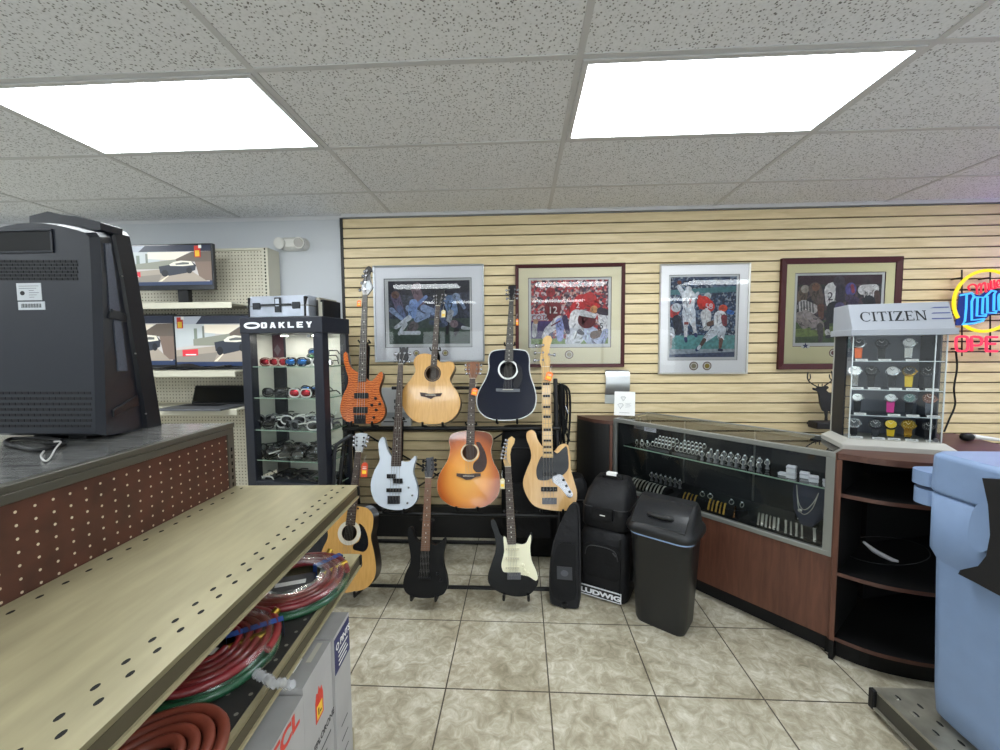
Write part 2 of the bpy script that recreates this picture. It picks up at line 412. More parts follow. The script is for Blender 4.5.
def picture(label, u0, v0, s, outer, fw, fmat, matc, liner, lc, win, back, items, medals, depth=.03, extra=None, linw=8):
    """all rectangles in the survey's own zoom units; the picture hangs flat on the slats"""
    ya = SLAT-depth
    def wp(x, y): p = Yp(u0+x/s, v0+y/s, ya); return p
    c = wp((outer[0]+outer[2])/2, (outer[1]+outer[3])/2); k = (wp(outer[2], outer[1])-wp(outer[0], outer[1])).x/(outer[2]-outer[0])
    ky = (wp(outer[0], outer[1]).z-wp(outer[0], outer[3]).z)/(outer[3]-outer[1])
    ox, oy = (outer[0]+outer[2])/2, (outer[1]+outer[3])/2
    fx = lambda p: ((p[0]-ox)*k, -(p[1]-oy)*ky)
    def R(r): a = fx((r[0], r[3])); b2 = fx((r[2], r[1])); return a[0], a[1], b2[0], b2[1]
    t = thing('framed_picture', label, 'picture', mtx=Matrix.Translation((c.x, SLAT, c.z)) @ Matrix.Rotation(PI/2, 4, 'X'), group='framed football prints on the slatted wall')
    x0, y0, x1, y1 = R(outer); w = fw*k
    mb = MB(fmat)
    for a, b2 in (((x0, y0), (x1, y0)), ((x1, y0), (x1, y1)), ((x1, y1), (x0, y1)), ((x0, y1), (x0, y0))):
        A, B = Vector((a[0], a[1], 0)), Vector((b2[0], b2[1], 0)); d = (B-A).normalized(); n = V(-d.y, d.x, 0)
        A2, B2 = A+n*w+d*w, B+n*w-d*w; h = V(0, 0, depth); h2 = V(0, 0, depth*.72)
        mb.hexa([A+V(0,0,.001), B+V(0,0,.001), B2+V(0,0,.001), A2+V(0,0,.001)], [A+h, B+h, B2+h2, A2+h2])
    mb.obj('frame', t, bevel=.0015, seg=1)
    mb = MB(matc); zz = depth*.45; lx0, ly0, lx1, ly1 = R(liner); q = w*.9
    O = [(x0+q, y0+q), (x1-q, y0+q), (x1-q, y1-q), (x0+q, y1-q)]; I = [(lx0, ly0), (lx1, ly0), (lx1, ly1), (lx0, ly1)]
    mb.prism(O, zz-.003, zz, holes=[I]); mb.obj('mat_board', t)
    mb = MB(lc); g = linw*k*.35; I2 = [(lx0+g, ly0+g), (lx1-g, ly0+g), (lx1-g, ly1-g), (lx0+g, ly1-g)]; mb.prism([(lx0-.002, ly0-.002), (lx1+.002, ly0-.002), (lx1+.002, ly1+.002), (lx0-.002, ly1+.002)], zz-.006, zz-.003, holes=[I2]); mb.obj('liner', t)
    wx0, wy0, wx1, wy1 = R(win); zb = zz-.008
    mb = MB(M('print_margin', (206, 208, 210), .7)); mb.quad((lx0, ly0, zb), (lx1, ly0, zb), (lx1, ly1, zb), (lx0, ly1, zb))
    mb.use(back); mb.quad((wx0, wy0, zb+.0001), (wx1, wy0, zb+.0001), (wx1, wy1, zb+.0001), (wx0, wy1, zb+.0001))
    cl = lambda p: (min(max(p[0], wx0), wx1), min(max(p[1], wy0), wy1))
    paint(mb, items, lambda p: cl(fx(p)), zb+.0001, .00008, random.Random(21)); mb.obj('print', t)
    for (mx_, my, r, mc) in medals:
        a = fx((mx_, my)); mb = MB(M('medal_ring', (98, 62, 48), .5)); rr = r*k
        mb.prism(ell(a[0], a[1], rr, rr), zz, zz+.001); mb.use(M('medal_white', (215, 212, 205), .6)); mb.prism(ell(a[0], a[1], rr*.8, rr*.8), zz, zz+.0015)
        mb.use(M('medal_face_%d' % mc[0], mc, .35, .7)); mb.prism(ell(a[0], a[1], rr*.55, rr*.55), zz, zz+.0022); mb.obj('medallion', t)
    if extra: extra(t, fx, zz, k)
    mb = MB(PGLASS); zg = depth*.62; mb.quad((x0+q, y0+q, zg), (x1-q, y0+q, zg), (x1-q, y1-q, zg), (x0+q, y1-q, zg)); mb.obj('picture_glass', t)
    return t
SILV = M('silver_frame', (188, 192, 198), .3, .6); MAHO = M('mahogany_frame', (66, 20, 25), .5, spec=.3)
w_, g_, k_, sk, bl, rd, gy, dk, pb = (205, 212, 222), (66, 88, 76), (30, 33, 44), (150, 105, 85), (92, 118, 170), (180, 48, 50), (140, 146, 158), (46, 50, 66), (148, 168, 205)
f1 = [('r', 170, 395, 685, 555, (72, 86, 84)), ('r', 170, 455, 685, 500, (64, 84, 72)), ('r', 170, 500, 685, 555, (54, 74, 66)), ('p', [(170, 160), (685, 160), (685, 230), (420, 260), (170, 240)], (40, 40, 56)),
 ('c', 215, 250, 240, 330, 60, 50, (112, 100, 130)), ('e', 215, 245, 26, 24, (120, 92, 84)), ('c', 240, 330, 275, 395, 40, 26, (104, 118, 160)), ('c', 190, 340, 250, 395, 34, 20, pb),
 ('c', 345, 205, 372, 290, 62, 60, (112, 90, 102)), ('e', 355, 195, 26, 24, (150, 130, 140)), ('c', 300, 330, 390, 380, 44, 30, pb), ('c', 395, 330, 470, 360, 46, 40, pb), ('c', 330, 300, 320, 370, 56, 50, (132, 160, 210)), ('c', 300, 390, 215, 450, 34, 22, w_), ('c', 275, 430, 235, 490, 28, 20, w_), ('c', 330, 440, 300, 470, 60, 40, (104, 96, 100)), ('c', 250, 485, 360, 485, 22, 26, w_), ('c', 350, 400, 420, 375, 40, 30, pb), ('c', 330, 330, 410, 260, 26, 20, (120, 146, 200)),
 ('c', 560, 290, 575, 350, 78, 70, (150, 178, 222)), ('e', 600, 262, 26, 24, (160, 176, 204)), ('c', 625, 285, 650, 330, 24, 20, pb), ('c', 565, 360, 545, 430, 40, 26, w_), ('c', 545, 430, 540, 490, 24, 18, k_), ('c', 590, 430, 640, 450, 50, 34, (60, 62, 84)), ('e', 585, 430, 26, 24, (150, 130, 140)), ('c', 640, 455, 680, 460, 24, 16, w_), ('c', 600, 470, 590, 500, 34, 20, k_), ('c', 480, 330, 530, 430, 40, 30, (108, 122, 160)), ('c', 440, 420, 520, 440, 30, 24, (70, 84, 110)), ('t', '7', 555, 335, 48, k_)]
picture('silver framed print of blue football players with gray mat, behind the natural cutaway guitar', 360, 255, 6.25, (80, 65, 775, 668), 10, SILV, M('mat_gray', (236, 237, 242), .8), (145, 145, 698, 577), M('liner_dark', (52, 58, 72), .7), (170, 160, 685, 555), M('dark_field', (52, 56, 72), .6, var=.5, vs=60), f1, [(343, 613, 19, (176, 164, 110)), (527, 613, 19, (176, 164, 110))])
f2 = [('r', 160, 520, 650, 555, (126, 152, 88)), ('r', 160, 365, 260, 405, (186, 184, 196)), ('t', 'COT', 163, 402, 42, (150, 36, 50)), ('r', 160, 410, 300, 520, (70, 52, 110)), ('c', 185, 430, 180, 500, 34, 28, (190, 190, 196)), ('e', 190, 412, 16, 16, (190, 150, 120)),
 ('c', 300, 330, 300, 375, 110, 80, (120, 34, 44)), ('e', 285, 230, 30, 30, (160, 40, 50)), ('t', '12', 268, 362, 62, (236, 232, 232)), ('c', 345, 410, 265, 470, 70, 46, (218, 218, 224)), ('c', 262, 475, 245, 510, 40, 34, (206, 206, 220)), ('c', 345, 420, 345, 520, 60, 40, (150, 160, 214)), ('c', 345, 410, 290, 440, 8, 8, (110, 30, 46)),
 ('c', 480, 290, 420, 370, 92, 66, (196, 36, 44)), ('c', 530, 280, 560, 320, 96, 80, (190, 34, 42)), ('e', 560, 340, 24, 24, (196, 140, 90)), ('c', 450, 380, 420, 480, 84, 60, (226, 226, 230)), ('c', 420, 480, 400, 540, 56, 46, (206, 208, 220)), ('c', 375, 390, 395, 480, 36, 30, (66, 52, 88)), ('t', '2', 445, 330, 50, (240, 236, 236)),
 ('c', 480, 480, 440, 550, 90, 80, (214, 218, 226)), ('c', 540, 500, 560, 555, 110, 90, (186, 196, 222)), ('e', 515, 405, 58, 54, (96, 24, 36)), ('c', 480, 360, 560, 380, 40, 30, (206, 208, 214)), ('c', 560, 500, 640, 480, 50, 40, (92, 62, 48)), ('c', 620, 400, 640, 470, 70, 60, (216, 216, 220)), ('c', 640, 490, 610, 540, 60, 46, (170, 182, 214)), ('t', '5', 595, 460, 52, k_), ('c', 470, 480, 490, 490, 34, 20, (50, 46, 66)), ('c', 600, 350, 640, 360, 46, 40, (56, 46, 60))]
cr2 = crowd('crowd_red', [(150, 42, 54), (86, 40, 54), (200, 180, 184), (60, 50, 66), (178, 60, 66), (120, 100, 110), (190, 150, 140)], 65)
picture('mahogany framed print of crimson football players, behind the blond bass guitar headstock', 505, 255, 6.246, (60, 58, 750, 702), 22, MAHO, M('mat_sage', (222, 216, 190), .8), (142, 140, 668, 578), M('liner_maroon', (74, 40, 48), .7), (160, 155, 650, 555), cr2, f2, [(403, 622, 27, (150, 140, 118))])
f3 = [('p', [(97, 185), (512, 165), (512, 200), (97, 215)], (70, 120, 128)), ('r', 97, 470, 512, 556, (92, 150, 152)), ('r', 97, 556, 512, 608, (150, 160, 172)), ('p', [(97, 590), (512, 575), (512, 608), (97, 608)], (72, 84, 112)),
 ('e', 152, 138, 14, 13, (120, 60, 40)), ('c', 150, 165, 190, 225, 26, 32, w_), ('e', 212, 182, 20, 20, (214, 218, 224)), ('c', 212, 225, 215, 300, 86, 70, (224, 228, 234)), ('t', '7', 212, 275, 46, (180, 60, 60)), ('c', 250, 230, 272, 205, 22, 18, w_), ('c', 200, 320, 200, 400, 54, 36, w_), ('c', 232, 320, 245, 395, 54, 34, w_), ('c', 198, 405, 200, 475, 26, 20, (206, 206, 210)), ('c', 248, 400, 262, 460, 26, 20, (206, 206, 210)), ('c', 200, 490, 203, 506, 22, 18, (40, 54, 100)), ('c', 262, 464, 266, 474, 22, 18, (40, 54, 100)), ('r', 188, 385, 216, 402, (130, 54, 54)),
 ('e', 333, 225, 22, 22, (190, 200, 206)), ('c', 310, 265, 345, 290, 84, 70, (204, 52, 44)), ('c', 285, 230, 280, 260, 24, 24, (204, 52, 44)), ('t', '58', 318, 305, 50, w_), ('c', 325, 340, 330, 420, 70, 44, (202, 204, 208)), ('c', 345, 400, 400, 380, 30, 24, (90, 60, 50)),
 ('e', 432, 302, 28, 22, (216, 76, 44)), ('c', 415, 355, 410, 400, 80, 66, (222, 226, 232)), ('c', 440, 360, 445, 400, 40, 30, (130, 44, 60)), ('c', 385, 440, 330, 490, 62, 40, w_), ('c', 425, 440, 425, 490, 62, 36, w_), ('c', 318, 500, 290, 545, 26, 20, (86, 64, 60)), ('c', 425, 500, 420, 545, 26, 20, (120, 90, 80)), ('c', 282, 550, 272, 562, 26, 20, (30, 50, 96)), ('c', 415, 562, 432, 564, 18, 16, (30, 40, 70)), ('c', 290, 540, 282, 552, 20, 20, w_), ('c', 470, 325, 490, 330, 30, 26, (50, 110, 190)),
 ('c', 130, 300, 120, 330, 66, 60, (184, 60, 60)), ('e', 135, 295, 32, 28, (196, 202, 210)), ('c', 140, 370, 150, 440, 60, 50, dk), ('c', 100, 440, 112, 470, 50, 36, w_), ('c', 104, 480, 102, 545, 24, 18, (160, 150, 150))]
cr3 = crowd('crowd_blue', [(42, 54, 84), (30, 40, 62), (92, 110, 134), (36, 56, 84), (130, 140, 150), (48, 70, 100), (26, 34, 56)], 75)
WFR = M('white_metal_frame', (196, 194, 188), .3, .5)
picture('tall white matted print of a leaping football player, third frame from the left', 655, 260, 6.25, (25, 25, 592, 714), 9, WFR, M('mat_white', (246, 246, 248), .8), (85, 92, 529, 627), M('liner_brown', (78, 60, 58), .7), (97, 105, 514, 608), cr3, f3, [(253, 663, 28, (150, 110, 60)), (338, 663, 28, (160, 140, 70))], depth=.025, linw=5)
f4 = [('r', 137, 420, 650, 555, (74, 96, 52)), ('p', [(137, 470), (650, 440), (650, 500), (137, 520)], (118, 136, 70)), ('r', 137, 520, 650, 555, (62, 84, 44)), ('r', 137, 150, 650, 205, (58, 30, 46)),
 ('c', 175, 250, 165, 290, 60, 66, (110, 92, 80)), ('e', 185, 230, 26, 24, (170, 160, 150)), ('c', 245, 230, 270, 300, 80, 70, (100, 84, 78)), ('e', 250, 220, 24, 24, (130, 90, 70)), ('c', 180, 335, 240, 350, 80, 60, (190, 186, 186))]
f4 += [('c', 145+i*18, 305, 150+i*18, 370, 7, 7, (40, 38, 44)) for i in range(6)]
f4 += [('c', 285, 340, 290, 400, 44, 30, (110, 70, 58)), ('c', 190, 400, 280, 450, 90, 64, (164, 152, 150)), ('c', 285, 455, 292, 505, 40, 36, (84, 78, 76)), ('c', 160, 400, 190, 440, 70, 60, (150, 138, 136)), ('c', 292, 500, 292, 540, 30, 28, (70, 66, 66)),
 ('c', 350, 240, 352, 310, 96, 78, (224, 222, 222)), ('t', '2', 322, 300, 74, (60, 40, 60)), ('t', '1', 356, 300, 74, (60, 40, 60)), ('e', 390, 188, 36, 34, (70, 60, 72)), ('c', 400, 230, 400, 290, 60, 56, (54, 44, 62)), ('c', 365, 350, 350, 410, 90, 60, k_), ('c', 400, 340, 430, 430, 60, 36, (84, 76, 120)), ('c', 325, 440, 330, 490, 34, 26, (40, 34, 44)), ('c', 332, 490, 338, 505, 34, 30, (210, 208, 206)), ('c', 330, 520, 360, 515, 22, 18, k_),
 ('e', 462, 235, 34, 40, (86, 80, 150)), ('c', 470, 215, 478, 250, 20, 20, (150, 60, 76)), ('c', 455, 290, 500, 300, 50, 34, (76, 60, 92)), ('c', 480, 330, 470, 380, 70, 60, (60, 44, 78)), ('e', 562, 195, 32, 32, (60, 44, 52)), ('c', 535, 240, 605, 235, 60, 56, (222, 220, 222)), ('c', 572, 250, 575, 290, 70, 56, (218, 214, 216)), ('t', '21', 545, 285, 46, k_), ('c', 575, 310, 575, 350, 76, 66, k_), ('c', 620, 260, 630, 320, 34, 26, (80, 56, 50))]
def star(t, fx, zz, k):
    p = fx((197, 578)); mb = MB(M('print_margin', (206, 208, 210), .7)); mb.box((p[0]-.030, p[1]-.010, zz), (p[0]+.030, p[1]+.028, zz+.0008))
    mb.use(M('star_blue', (44, 52, 96), .6)); mb.prism([(p[0]+r*math.sin(2*PI*i/10), p[1]+.006+r*math.cos(2*PI*i/10)) for i, r in enumerate([.024, .010]*5)], zz, zz+.0016); mb.obj('emblem', t)
cr4 = crowd('crowd_dusk', [(50, 40, 54), (38, 34, 46), (76, 54, 62), (44, 52, 44), (90, 70, 76), (30, 28, 38)], 60)
picture('dark red framed print with a referee and player 21, behind the watch display', 775, 250, 6, (28, 48, 757, 716), 36, MAHO, M('mat_olive', (218, 212, 172), .8), (118, 135, 668, 578), M('liner_maroon', (74, 40, 48), .7), (137, 150, 650, 555), cr4, f4, [(370, 617, 26, (110, 70, 70)), (470, 617, 26, (110, 70, 70))], extra=star)
# ================================================================== GUITARS
TILT = math.radians(14)
ROSEW = wood('rosewood_board', (46, 32, 28), (70, 50, 42), .45, 'Y', 3); MAPLEN = wood('maple_neck', (196, 158, 98), (210, 174, 116), .3, 'Y', 2, coat=.5)
NECKM = wood('mahogany_neck', (96, 58, 38), (118, 74, 48), .35, 'Y', 3); FRETM = M('fret_wire', (128, 124, 114), .4, .7); PEARL = M('pearl_inlay', (226, 224, 214), .3)
STRINGM = M('guitar_string', (138, 134, 128), .35, .8); NUTM = M('bone_nut', (225, 218, 200), .5)
def quilt():
    m, t, b = nt('quilted_maple'); v = coords(t)
    w = N(t, 'ShaderNodeTexWave', Scale=26.0, Distortion=5.0, Detail=2.0, bands_direction='Y'); w.inputs['Detail Scale'].default_value = 1.6; t.links.new(v, w.inputs['Vector'])
    t.links.new(ramp(t, w.outputs['Fac'], [(0, (118, 48, 12)), (.5, (168, 82, 30)), (1, (196, 112, 50))]), b.inputs['Base Color'])
    b.inputs['Roughness'].default_value = .2; b.inputs['Coat Weight'].default_value = .8; b.inputs['Coat Roughness'].default_value = .05; return m
def burst(cx, cy, rx, ry, name, stops):
    m, t, b = nt(name); tc = N(t, 'ShaderNodeTexCoord'); mp = N(t, 'ShaderNodeMapping'); mp.vector_type = 'TEXTURE'
    mp.inputs['Location'].default_value = (cx, cy, 0); mp.inputs['Scale'].default_value = (rx, ry, 1000); t.links.new(tc.outputs['Object'], mp.inputs['Vector'])
    ln = N(t, 'ShaderNodeVectorMath', operation='LENGTH'); t.links.new(mp.outputs[0], ln.inputs[0])
    t.links.new(ramp(t, ln.outputs['Value'], stops), b.inputs['Base Color']); b.inputs['Roughness'].default_value = .25; b.inputs['Coat Weight'].default_value = .7; b.inputs['Coat Roughness'].default_value = .05; return m
class G: pass
def guitar(label, zo, yb, bottom, body, thick, front, side, neck, board, neckm, hs, hsm, tuners, tunm, nstr, frets, ninl, bridge_y, acoustic, parts, tilt=TILT, backm=None, blocks=False, fbend=None):
    u0, v0, s = zo
    P0 = Yp(u0+bottom[0]/s, v0+bottom[1]/s, yb); ct, st = math.cos(tilt), math.sin(tilt)
    X, Yl, Z = V(1, 0, 0), V(0, st, ct), V(0, -ct, st)
    mt = Matrix.Identity(4)
    for i in range(3): mt[i][0] = X[i]; mt[i][1] = Yl[i]; mt[i][2] = Z[i]; mt[i][3] = P0[i]
    inv = mt.inverted()
    L = lambda p: (lambda q: (q.x, q.y))(inv @ Pl(u0+p[0]/s, v0+p[1]/s, P0, Z))
    g = G(); g.L = L; g.mt = mt; g.k = (Vector(L((bottom[0]+10, bottom[1])))-Vector(L(bottom))).length/10
    cat = 'guitar'; t = thing('acoustic_guitar' if acoustic else ('bass_guitar' if nstr == 4 else 'electric_guitar'), label, cat, mtx=mt, group='guitars on the black rack'); g.t = t
    bp = [L(p) for p in catmull(body, 4)]
    if sum(bp[i][0]*bp[(i+1) % len(bp)][1]-bp[(i+1) % len(bp)][0]*bp[i][1] for i in range(len(bp))) < 0: bp.reverse()
    mb = MB(front); mb.smooth = True
    hole = None
    if acoustic: hc = L(acoustic[:2]); hr = acoustic[2]*g.k; hole = ell(hc[0], hc[1], hr, hr, 28)
    mb.prism(bp, -thick, 0, side=side, back=backm or side, holes=[hole] if hole else (), through=False); mb.obj('body', t, bevel=.0025 if acoustic else .005, seg=2 if acoustic else 3)
    # neck
    nL, nR, bL, bR = [Vector(L(p)) for p in neck]       # nut left/right, board end left/right
    ax = ((bL+bR)/2-(nL+nR)/2); ln = ax.length; ax.normalize(); pr = Vector((ax.y, -ax.x))
    if pr.x < 0: pr = -pr
    nc, bc = (nL+nR)/2, (bL+bR)/2; wn = (nR-nL).length/2; wb = (bR-bL).length/2
    fz = .006
    mb = MB(neckm); e = bc-ax*.03
    loops = []
    for c, w, dp in ((nc, wn, .02), (e, wb, .024)):
        loops.append([(c.x+pr.x*a*w, c.y+pr.y*a*w, z) for a, z in ((-1, 0), (-.85, -dp*.6), (-.4, -dp), (.4, -dp), (.85, -dp*.6), (1, 0))])
    mb.loft(loops); mb.obj('neck', t)
    mb = MB(board); mb.hexa([(*(nc-pr*wn), 0), (*(nc+pr*wn), 0), (*(bc+pr*wb), 0), (*(bc-pr*wb), 0)], [(*(nc-pr*wn), fz), (*(nc+pr*wn), fz), (*(bc+pr*wb), fz), (*(bc-pr*wb), fz)])
    brc = Vector(L((bottom[0], bridge_y))); scale = abs((brc-nc).dot(ax)); mb.use(FRETM); ds = []
    for k in range(1, frets+1):
        d = scale*(1-2**(-k/12)); ds.append(d)
        if d > ln: break
        w = wn+(wb-wn)*d/ln; c = nc+ax*d; f2 = ax*.0009
        mb.hexa([(*(c-pr*w-f2), fz), (*(c+pr*w-f2), fz), (*(c+pr*w+f2), fz), (*(c-pr*w+f2), fz)], [(*(c-pr*w-f2), fz+.001), (*(c+pr*w-f2), fz+.001), (*(c+pr*w+f2), fz+.001), (*(c-pr*w+f2), fz+.001)])
    mb.use(ninl)
    for k in (3, 5, 7, 9, 12, 15, 17, 19):
        if k < len(ds) and ds[k-1] < ln:
            c = nc+ax*(ds[k-1]+ds[k-2])/2; w = wn+(wb-wn)*ds[k-1]/ln
            if blocks: hh = ax*min(.009, (ds[k-1]-ds[k-2])*.32); pp = [c-pr*w*.75-hh, c+pr*w*.75-hh, c+pr*w*.75+hh, c-pr*w*.75+hh]; mb.prism([tuple(q) for q in pp], fz-.001, fz+.0004)
            else:
                for o_ in ((-.45, .45) if k == 12 else (0,)): q = c+pr*w*o_; mb.prism(ell(q.x, q.y, .0035, .0035, 10), fz-.001, fz+.0004)
    mb.obj('fretboard', t)
    mb = MB(NUTM); mb.hexa([(*(nc-pr*wn-ax*.003), 0), (*(nc+pr*wn-ax*.003), 0), (*(nc+pr*wn), 0), (*(nc-pr*wn), 0)], [(*(nc-pr*wn-ax*.003), fz+.003), (*(nc+pr*wn-ax*.003), fz+.003), (*(nc+pr*wn), fz+.003), (*(nc-pr*wn), fz+.003)]); mb.obj('nut', t)
    hp = [L(p) for p in hs]
    if sum(hp[i][0]*hp[(i+1) % len(hp)][1]-hp[(i+1) % len(hp)][0]*hp[i][1] for i in range(len(hp))) < 0: hp.reverse()
    mb = MB(hsm); mb.prism(hp, -.016, -.001); mb.obj('headstock', t, bevel=.002)
    hcx = sum(p[0] for p in hp)/len(hp)
    tq = []
    for p in tuners:
        q = Vector(L(p)); sd = -1 if q.x < hcx else 1; big = 1.5 if nstr == 4 else 1.15; mb = MB(tunm); inn = Vector((hcx+(q.x-hcx)*(.30 if nstr == 4 else .5), q.y)); tq.append(inn)
        mb.cyl((q.x, q.y, -.008), (inn.x, inn.y, -.008), .0035*big, n=8); mb.ball((q.x, q.y, -.008), (.0075*big, .0095*big, .006*big), 10, 6); mb.cyl((inn.x, inn.y, -.012), (inn.x, inn.y, .008), .0052*big, n=10); mb.obj('tuner', t)
    for i in range(nstr):
        a = -1+2*i/(nstr-1); A = nc+pr*wn*.82*a; B = bc+ax*(scale-ln)+pr*wb*.9*a; mb = MB(STRINGM)
        q = min(tq, key=lambda q: (abs(q.x-A.x-.0)+.2*abs(tq.index(q)-i)*.0)) if False else (tq[i % len(tq)] if tq else A)
        mb.tube([(q.x, q.y, .004), (A.x, A.y, fz+.003), (B.x, B.y, fz+.006)], .0011 if nstr == 4 else .0007, 5); mb.obj('string', t)
    g.nc, g.ax, g.pr, g.bc = nc, ax, pr, bc
    parts(g); return g
def poly_part(g, name, pts, m, z0, z1, smooth=True, bevel=.001, side=None):
    pp = [g.L(p) for p in (catmull(pts, 3) if smooth else pts)]
    if sum(pp[i][0]*pp[(i+1) % len(pp)][1]-pp[(i+1) % len(pp)][0]*pp[i][1] for i in range(len(pp))) < 0: pp.reverse()
    mb = MB(m); mb.prism(pp, z0, z1, side=side); return mb.obj(name, g.t, bevel=bevel)
def pick(g, x0, y0, x1, y1, m, poles=0, h=.009, rot=0):
    q = [g.L(p) for p in ((x0, y1), (x1, y1), (x1, y0), (x0, y0))]; mb = MB(m); mb.prism(q, 0, h)
    if poles:
        mb.use(CHROME)
        for i in range(poles): p = g.L((x0+(x1-x0)*(i+.5)/poles, (y0+y1)/2)); mb.prism(ell(p[0], p[1], .0022, .0022, 8), h-.001, h+.001)
    mb.obj('pickup', g.t, bevel=.0015)
def bridge(g, x0, y0, x1, y1, m, n, h=.010, name='bridge'):
    q = [g.L(p) for p in ((x0, y1), (x1, y1), (x1, y0), (x0, y0))]; mb = MB(m); mb.prism(q, 0, h*.35); w = (q[1][0]-q[0][0])/n
    for i in range(n):
        x = q[0][0]+w*i; mb.box((x+w*.12, q[0][1]+.004, h*.3), (x+w*.88, q[3][1]-.004, h))
    mb.obj(name, g.t, bevel=.0006, seg=1)
def knob(g, p, m, r=.0085, h=.014):
    q = g.L(p); mb = MB(m); mb.lathe([(r*1.1, 0), (r*1.05, h*.3), (r*.9, h), (r*.5, h*1.02)], 14, (q[0], q[1], 0)); mb.obj('knob', g.t)
def rosette(g, c, r0, r1, m):
    q = g.L(c); mb = MB(m); mb.prism(ell(q[0], q[1], r1*g.k, r1*g.k, 32), 0, .0006, holes=[ell(q[0], q[1], r0*g.k, r0*g.k, 32)]); mb.obj('rosette', g.t)
def abridge(g, pts, m, pins=6):
    pp = [g.L(p) for p in pts]
    if sum(pp[i][0]*pp[(i+1) % len(pp)][1]-pp[(i+1) % len(pp)][0]*pp[i][1] for i in range(len(pp))) < 0: pp.reverse()
    mb = MB(m); mb.prism(pp, 0, .008); br = mb.obj('bridge', g.t, bevel=.002)
    xs = [p[0] for p in pp]; yy = [p[1] for p in pp]; cx = (min(xs)+max(xs))/2; cy = (min(yy)+max(yy))/2
    mb = MB(NUTM); mb.box((cx-.037, cy+.002, .008), (cx+.037, cy+.005, .0115)); mb.obj('saddle', br)
def binding(g, body, m, w=.004):
    bp = [g.L(p) for p in catmull(body, 4)]; mb = MB(m); mb.tube([(x, y, -.002) for x, y in bp], w, 6, closed=True); mb.obj('binding', g.t)
def tagcard(label, g, p, m, w=.028, h=.045, tilt=0, hung='tuner', z=.03):
    q = g.L(p); mt = g.mt @ Matrix.Translation((q[0], q[1], z)) @ Matrix.Rotation(tilt, 4, 'Z')
    t = thing('price_tag', label, 'price tag', mtx=mt, group='price tags on the guitars')
    mb = MB(m); mb.prism([(-w/2, -h/2), (w/2, -h/2), (w/2, h*.35), (w*.2, h/2), (-w*.2, h/2), (-w/2, h*.35)], -.0005, .0005)
    mb.use(YEL_TAG); mb.box((-w*.32, -h*.3, .0005), (w*.32, -h*.05, .0007)); mb.use(PAPER)
    for k in range(2): mb.box((-w*.3, h*(.05+.12*k), .0005), (w*.3, h*(.09+.12*k), .0007))
    mb.obj('card', t); mb = MB(PAPER); mb.tube([(0, h*.42, 0), (-.004, h*.5+.02, -.005), (.0, h*.5+.045, -.02)], .0008, 5); mb.obj('tag_string', t)
YU, YM, YLo = 2.82, 2.63, 2.25
# 1 orange bass
def p(g):
    pick(g, 84, 570, 143, 593, BLACK); pick(g, 80, 630, 140, 656, BLACK); bridge(g, 82, 664, 131, 702, M('black_hardware', (34, 34, 36), .3, .6), 4)
    for q in ((174, 593), (158, 622), (192, 617), (177, 642), (167, 675)): knob(g, q, BLACK)
b1 = [(118, 700), (70, 698), (35, 680), (22, 640), (30, 590), (50, 545), (57, 510), (47, 470), (37, 428), (38, 400), (48, 394), (55, 408), (60, 440), (74, 465), (95, 480), (120, 495), (148, 517), (163, 513), (178, 497), (190, 482), (200, 479), (205, 490), (202, 512), (191, 545), (193, 575), (210, 620), (214, 655), (196, 688), (160, 702)]
QU = quilt(); DKS = M('dark_body_side', (62, 30, 18), .3, coat=.4)
g1 = guitar('orange quilted bass guitar with black hardware, top left of the rack beside the eyewear tower', (335, 260, 4.283), 2.68, (118, 700), b1, .042, QU, DKS, ((119, 150), (139, 150), (99, 521), (134, 521)), wood('ebony_board', (36, 30, 28), (52, 44, 40), .4, 'Y', 3), NECKM,
  [(119, 148), (112, 122), (116, 95), (124, 75), (124, 50), (133, 32), (145, 25), (156, 32), (162, 52), (152, 48), (148, 60), (152, 85), (162, 115), (155, 128), (140, 148)], M('dark_headstock', (40, 36, 36), .25, coat=.5), [(125, 48), (118, 68), (113, 97), (105, 127)], CHROME, 4, 24, PEARL, 680, None, p)
poly_part(g1, 'headstock_face', [(124, 128), (118, 108), (128, 92), (148, 88), (156, 115), (148, 128)], M('silver_face', (176, 180, 184), .45, .2), -.001, .0005, False, 0)
tagcard('orange price tag hanging from the neck of the orange quilted bass', g1, (110, 192), ORANGE_TAG)
# 2 white bass
def p(g):
    pick(g, 95, 574, 132, 592, BLACK, 2); pick(g, 121, 593, 161, 614, BLACK, 2); pick(g, 93, 635, 157, 651, BLACK, 4); bridge(g, 97, 667, 150, 702, M('dark_chrome', (84, 84, 88), .3, .9), 4)
    for q in ((187, 632), (203, 665), (182, 698)): knob(g, q, CHROME, .006, .010)
b2 = [(125, 728), (70, 714), (36, 680), (24, 620), (40, 560), (62, 518), (59, 480), (58, 440), (70, 418), (82, 420), (88, 445), (98, 475), (112, 497), (134, 510), (155, 518), (185, 521), (203, 507), (213, 496), (218, 509), (209, 540), (206, 570), (221, 618), (226, 665), (213, 700), (178, 723)]
PEWH = M('pearl_white', (206, 214, 224), .22, 0, coat=.4)
g2 = guitar('white bass guitar with black pickups, middle tier of the rack, under the orange bass', (365, 340, 4.283), YM, (125, 730), b2, .040, PEWH, M('pearl_white_side', (176, 188, 202), .2, coat=.6), ((143, 104), (163, 104), (112, 540), (155, 540)), ROSEW, NECKM,
  [(142, 106), (138, 88), (133, 68), (148, 48), (147, 30), (155, 34), (165, 31), (175, 34), (184, 30), (182, 50), (186, 72), (178, 92), (164, 106)], M('black_headstock', (32, 32, 36), .25, coat=.5), [(128, 58), (128, 88), (192, 57), (190, 92)], CHROME, 4, 24, PEARL, 684, None, p)
